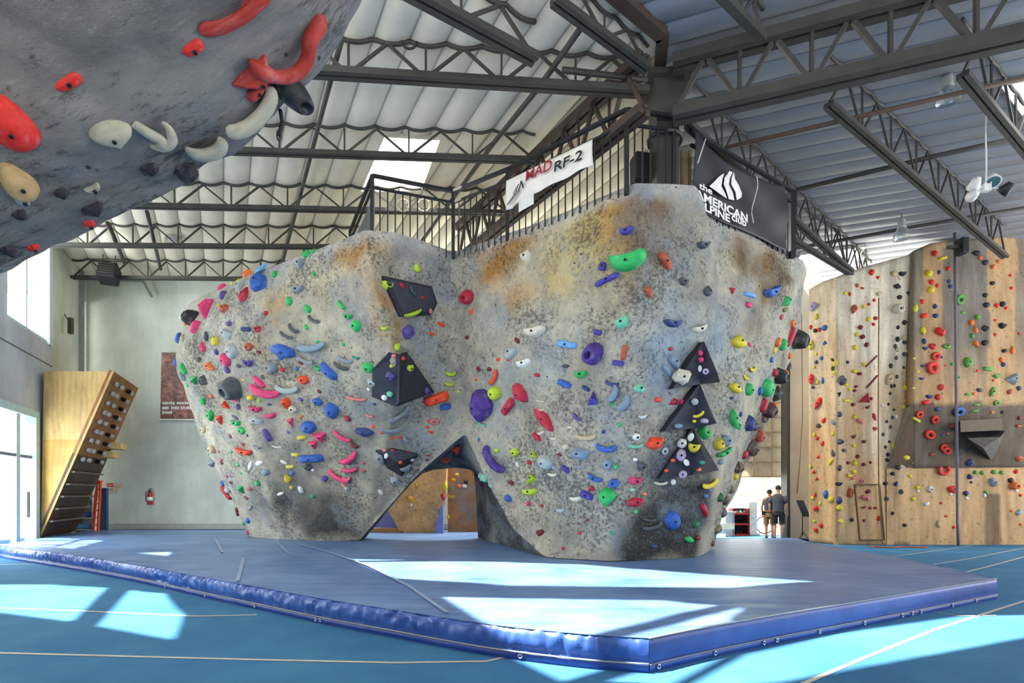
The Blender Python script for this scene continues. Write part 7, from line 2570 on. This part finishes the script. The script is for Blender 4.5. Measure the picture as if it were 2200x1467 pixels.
# the long horn on the overhang
l0 = [cast(u, v, BVH_O) for u, v in ((532, 122), (552, 138), (590, 147), (624, 137), (646, 108), (656, 72), (690, 30))]
pts = []
for k, h in enumerate(l0):
    if h[0] is None: continue
    n = h[1] if h[1].dot(Vector((0, 0, CZ)) - h[0]) > 0 else -h[1]
    pts.append(h[0] + n * (.02 + .05 * math.sin(math.pi * k / 6)))
pp = catmull(pts, 34)
hn = MB().tube(pp, [(.032 + .014 * (k / 33) + .012 * math.sin(math.pi * min(1, k / 8))) * (.3 if k in (0, 33) else .7 if k in (1, 32) else 1) for k in range(34)], 14).obj('climbing_hold', hold_mat('brick'), smooth=True)
tag(hn, 'long curved brick red horn hold on the near grey overhang', 'climbing hold', GRP['over'])
# ------------------------------------------------------------------ light
w = bpy.data.worlds.new('daylight'); S.world = w; w.use_nodes = True
bg = w.node_tree.nodes['Background']
bg.inputs[0].default_value = (.94, .97, 1, 1); bg.inputs[1].default_value = 1.9
sun = bpy.data.lights.new('sun', 'SUN'); sun.energy = 9; sun.angle = R(.6); sun.color = (1, .96, .88)
so = bpy.data.objects.new('sun', sun); C.objects.link(so)
so.rotation_euler = SUN_D.to_track_quat('-Z', 'Y').to_euler()

S.view_settings.exposure = 1.4
M_FW = plain('blocker_paint', '77756f', .8)
b = MB(); b.box((0, -9, 3.1), (44, .2, 6.2)); struct(b.obj('wall_front_blocker', M_FW))  # unseen dark wall added to cut low light from behind the camera
# added fill lamp brightening the archway from behind the boulder
al = bpy.data.lights.new('arch_fill_light', 'AREA'); al.shape = 'RECTANGLE'; al.size = 5.5; al.size_y = 1.4; al.energy = 600; al.color = (1, .96, .9)
ao = bpy.data.objects.new('arch_fill_light', al); ao.location = (.9, 17.1, 9.1); C.objects.link(ao)

# daylight through the glazed doors and the upper window
for nm, s0, s1, z0, z1, e in (('door_daylight', DS0, DS1, .1, 3.6, 210), ('window_daylight', WS0, WS1, 6.1, 8.8, 110)):
    l = bpy.data.lights.new(nm, 'AREA'); l.shape = 'RECTANGLE'; l.size = s1 - s0; l.size_y = z1 - z0; l.energy = e; l.color = (.97, .98, 1)
    o = bpy.data.objects.new(nm, l); o.location = lw((s0 + s1) / 2, (z0 + z1) / 2, .5); C.objects.link(o)
    o.rotation_euler = Vector((-LN.x, -LN.y, 0)).to_track_quat('-Z', 'Z').to_euler()
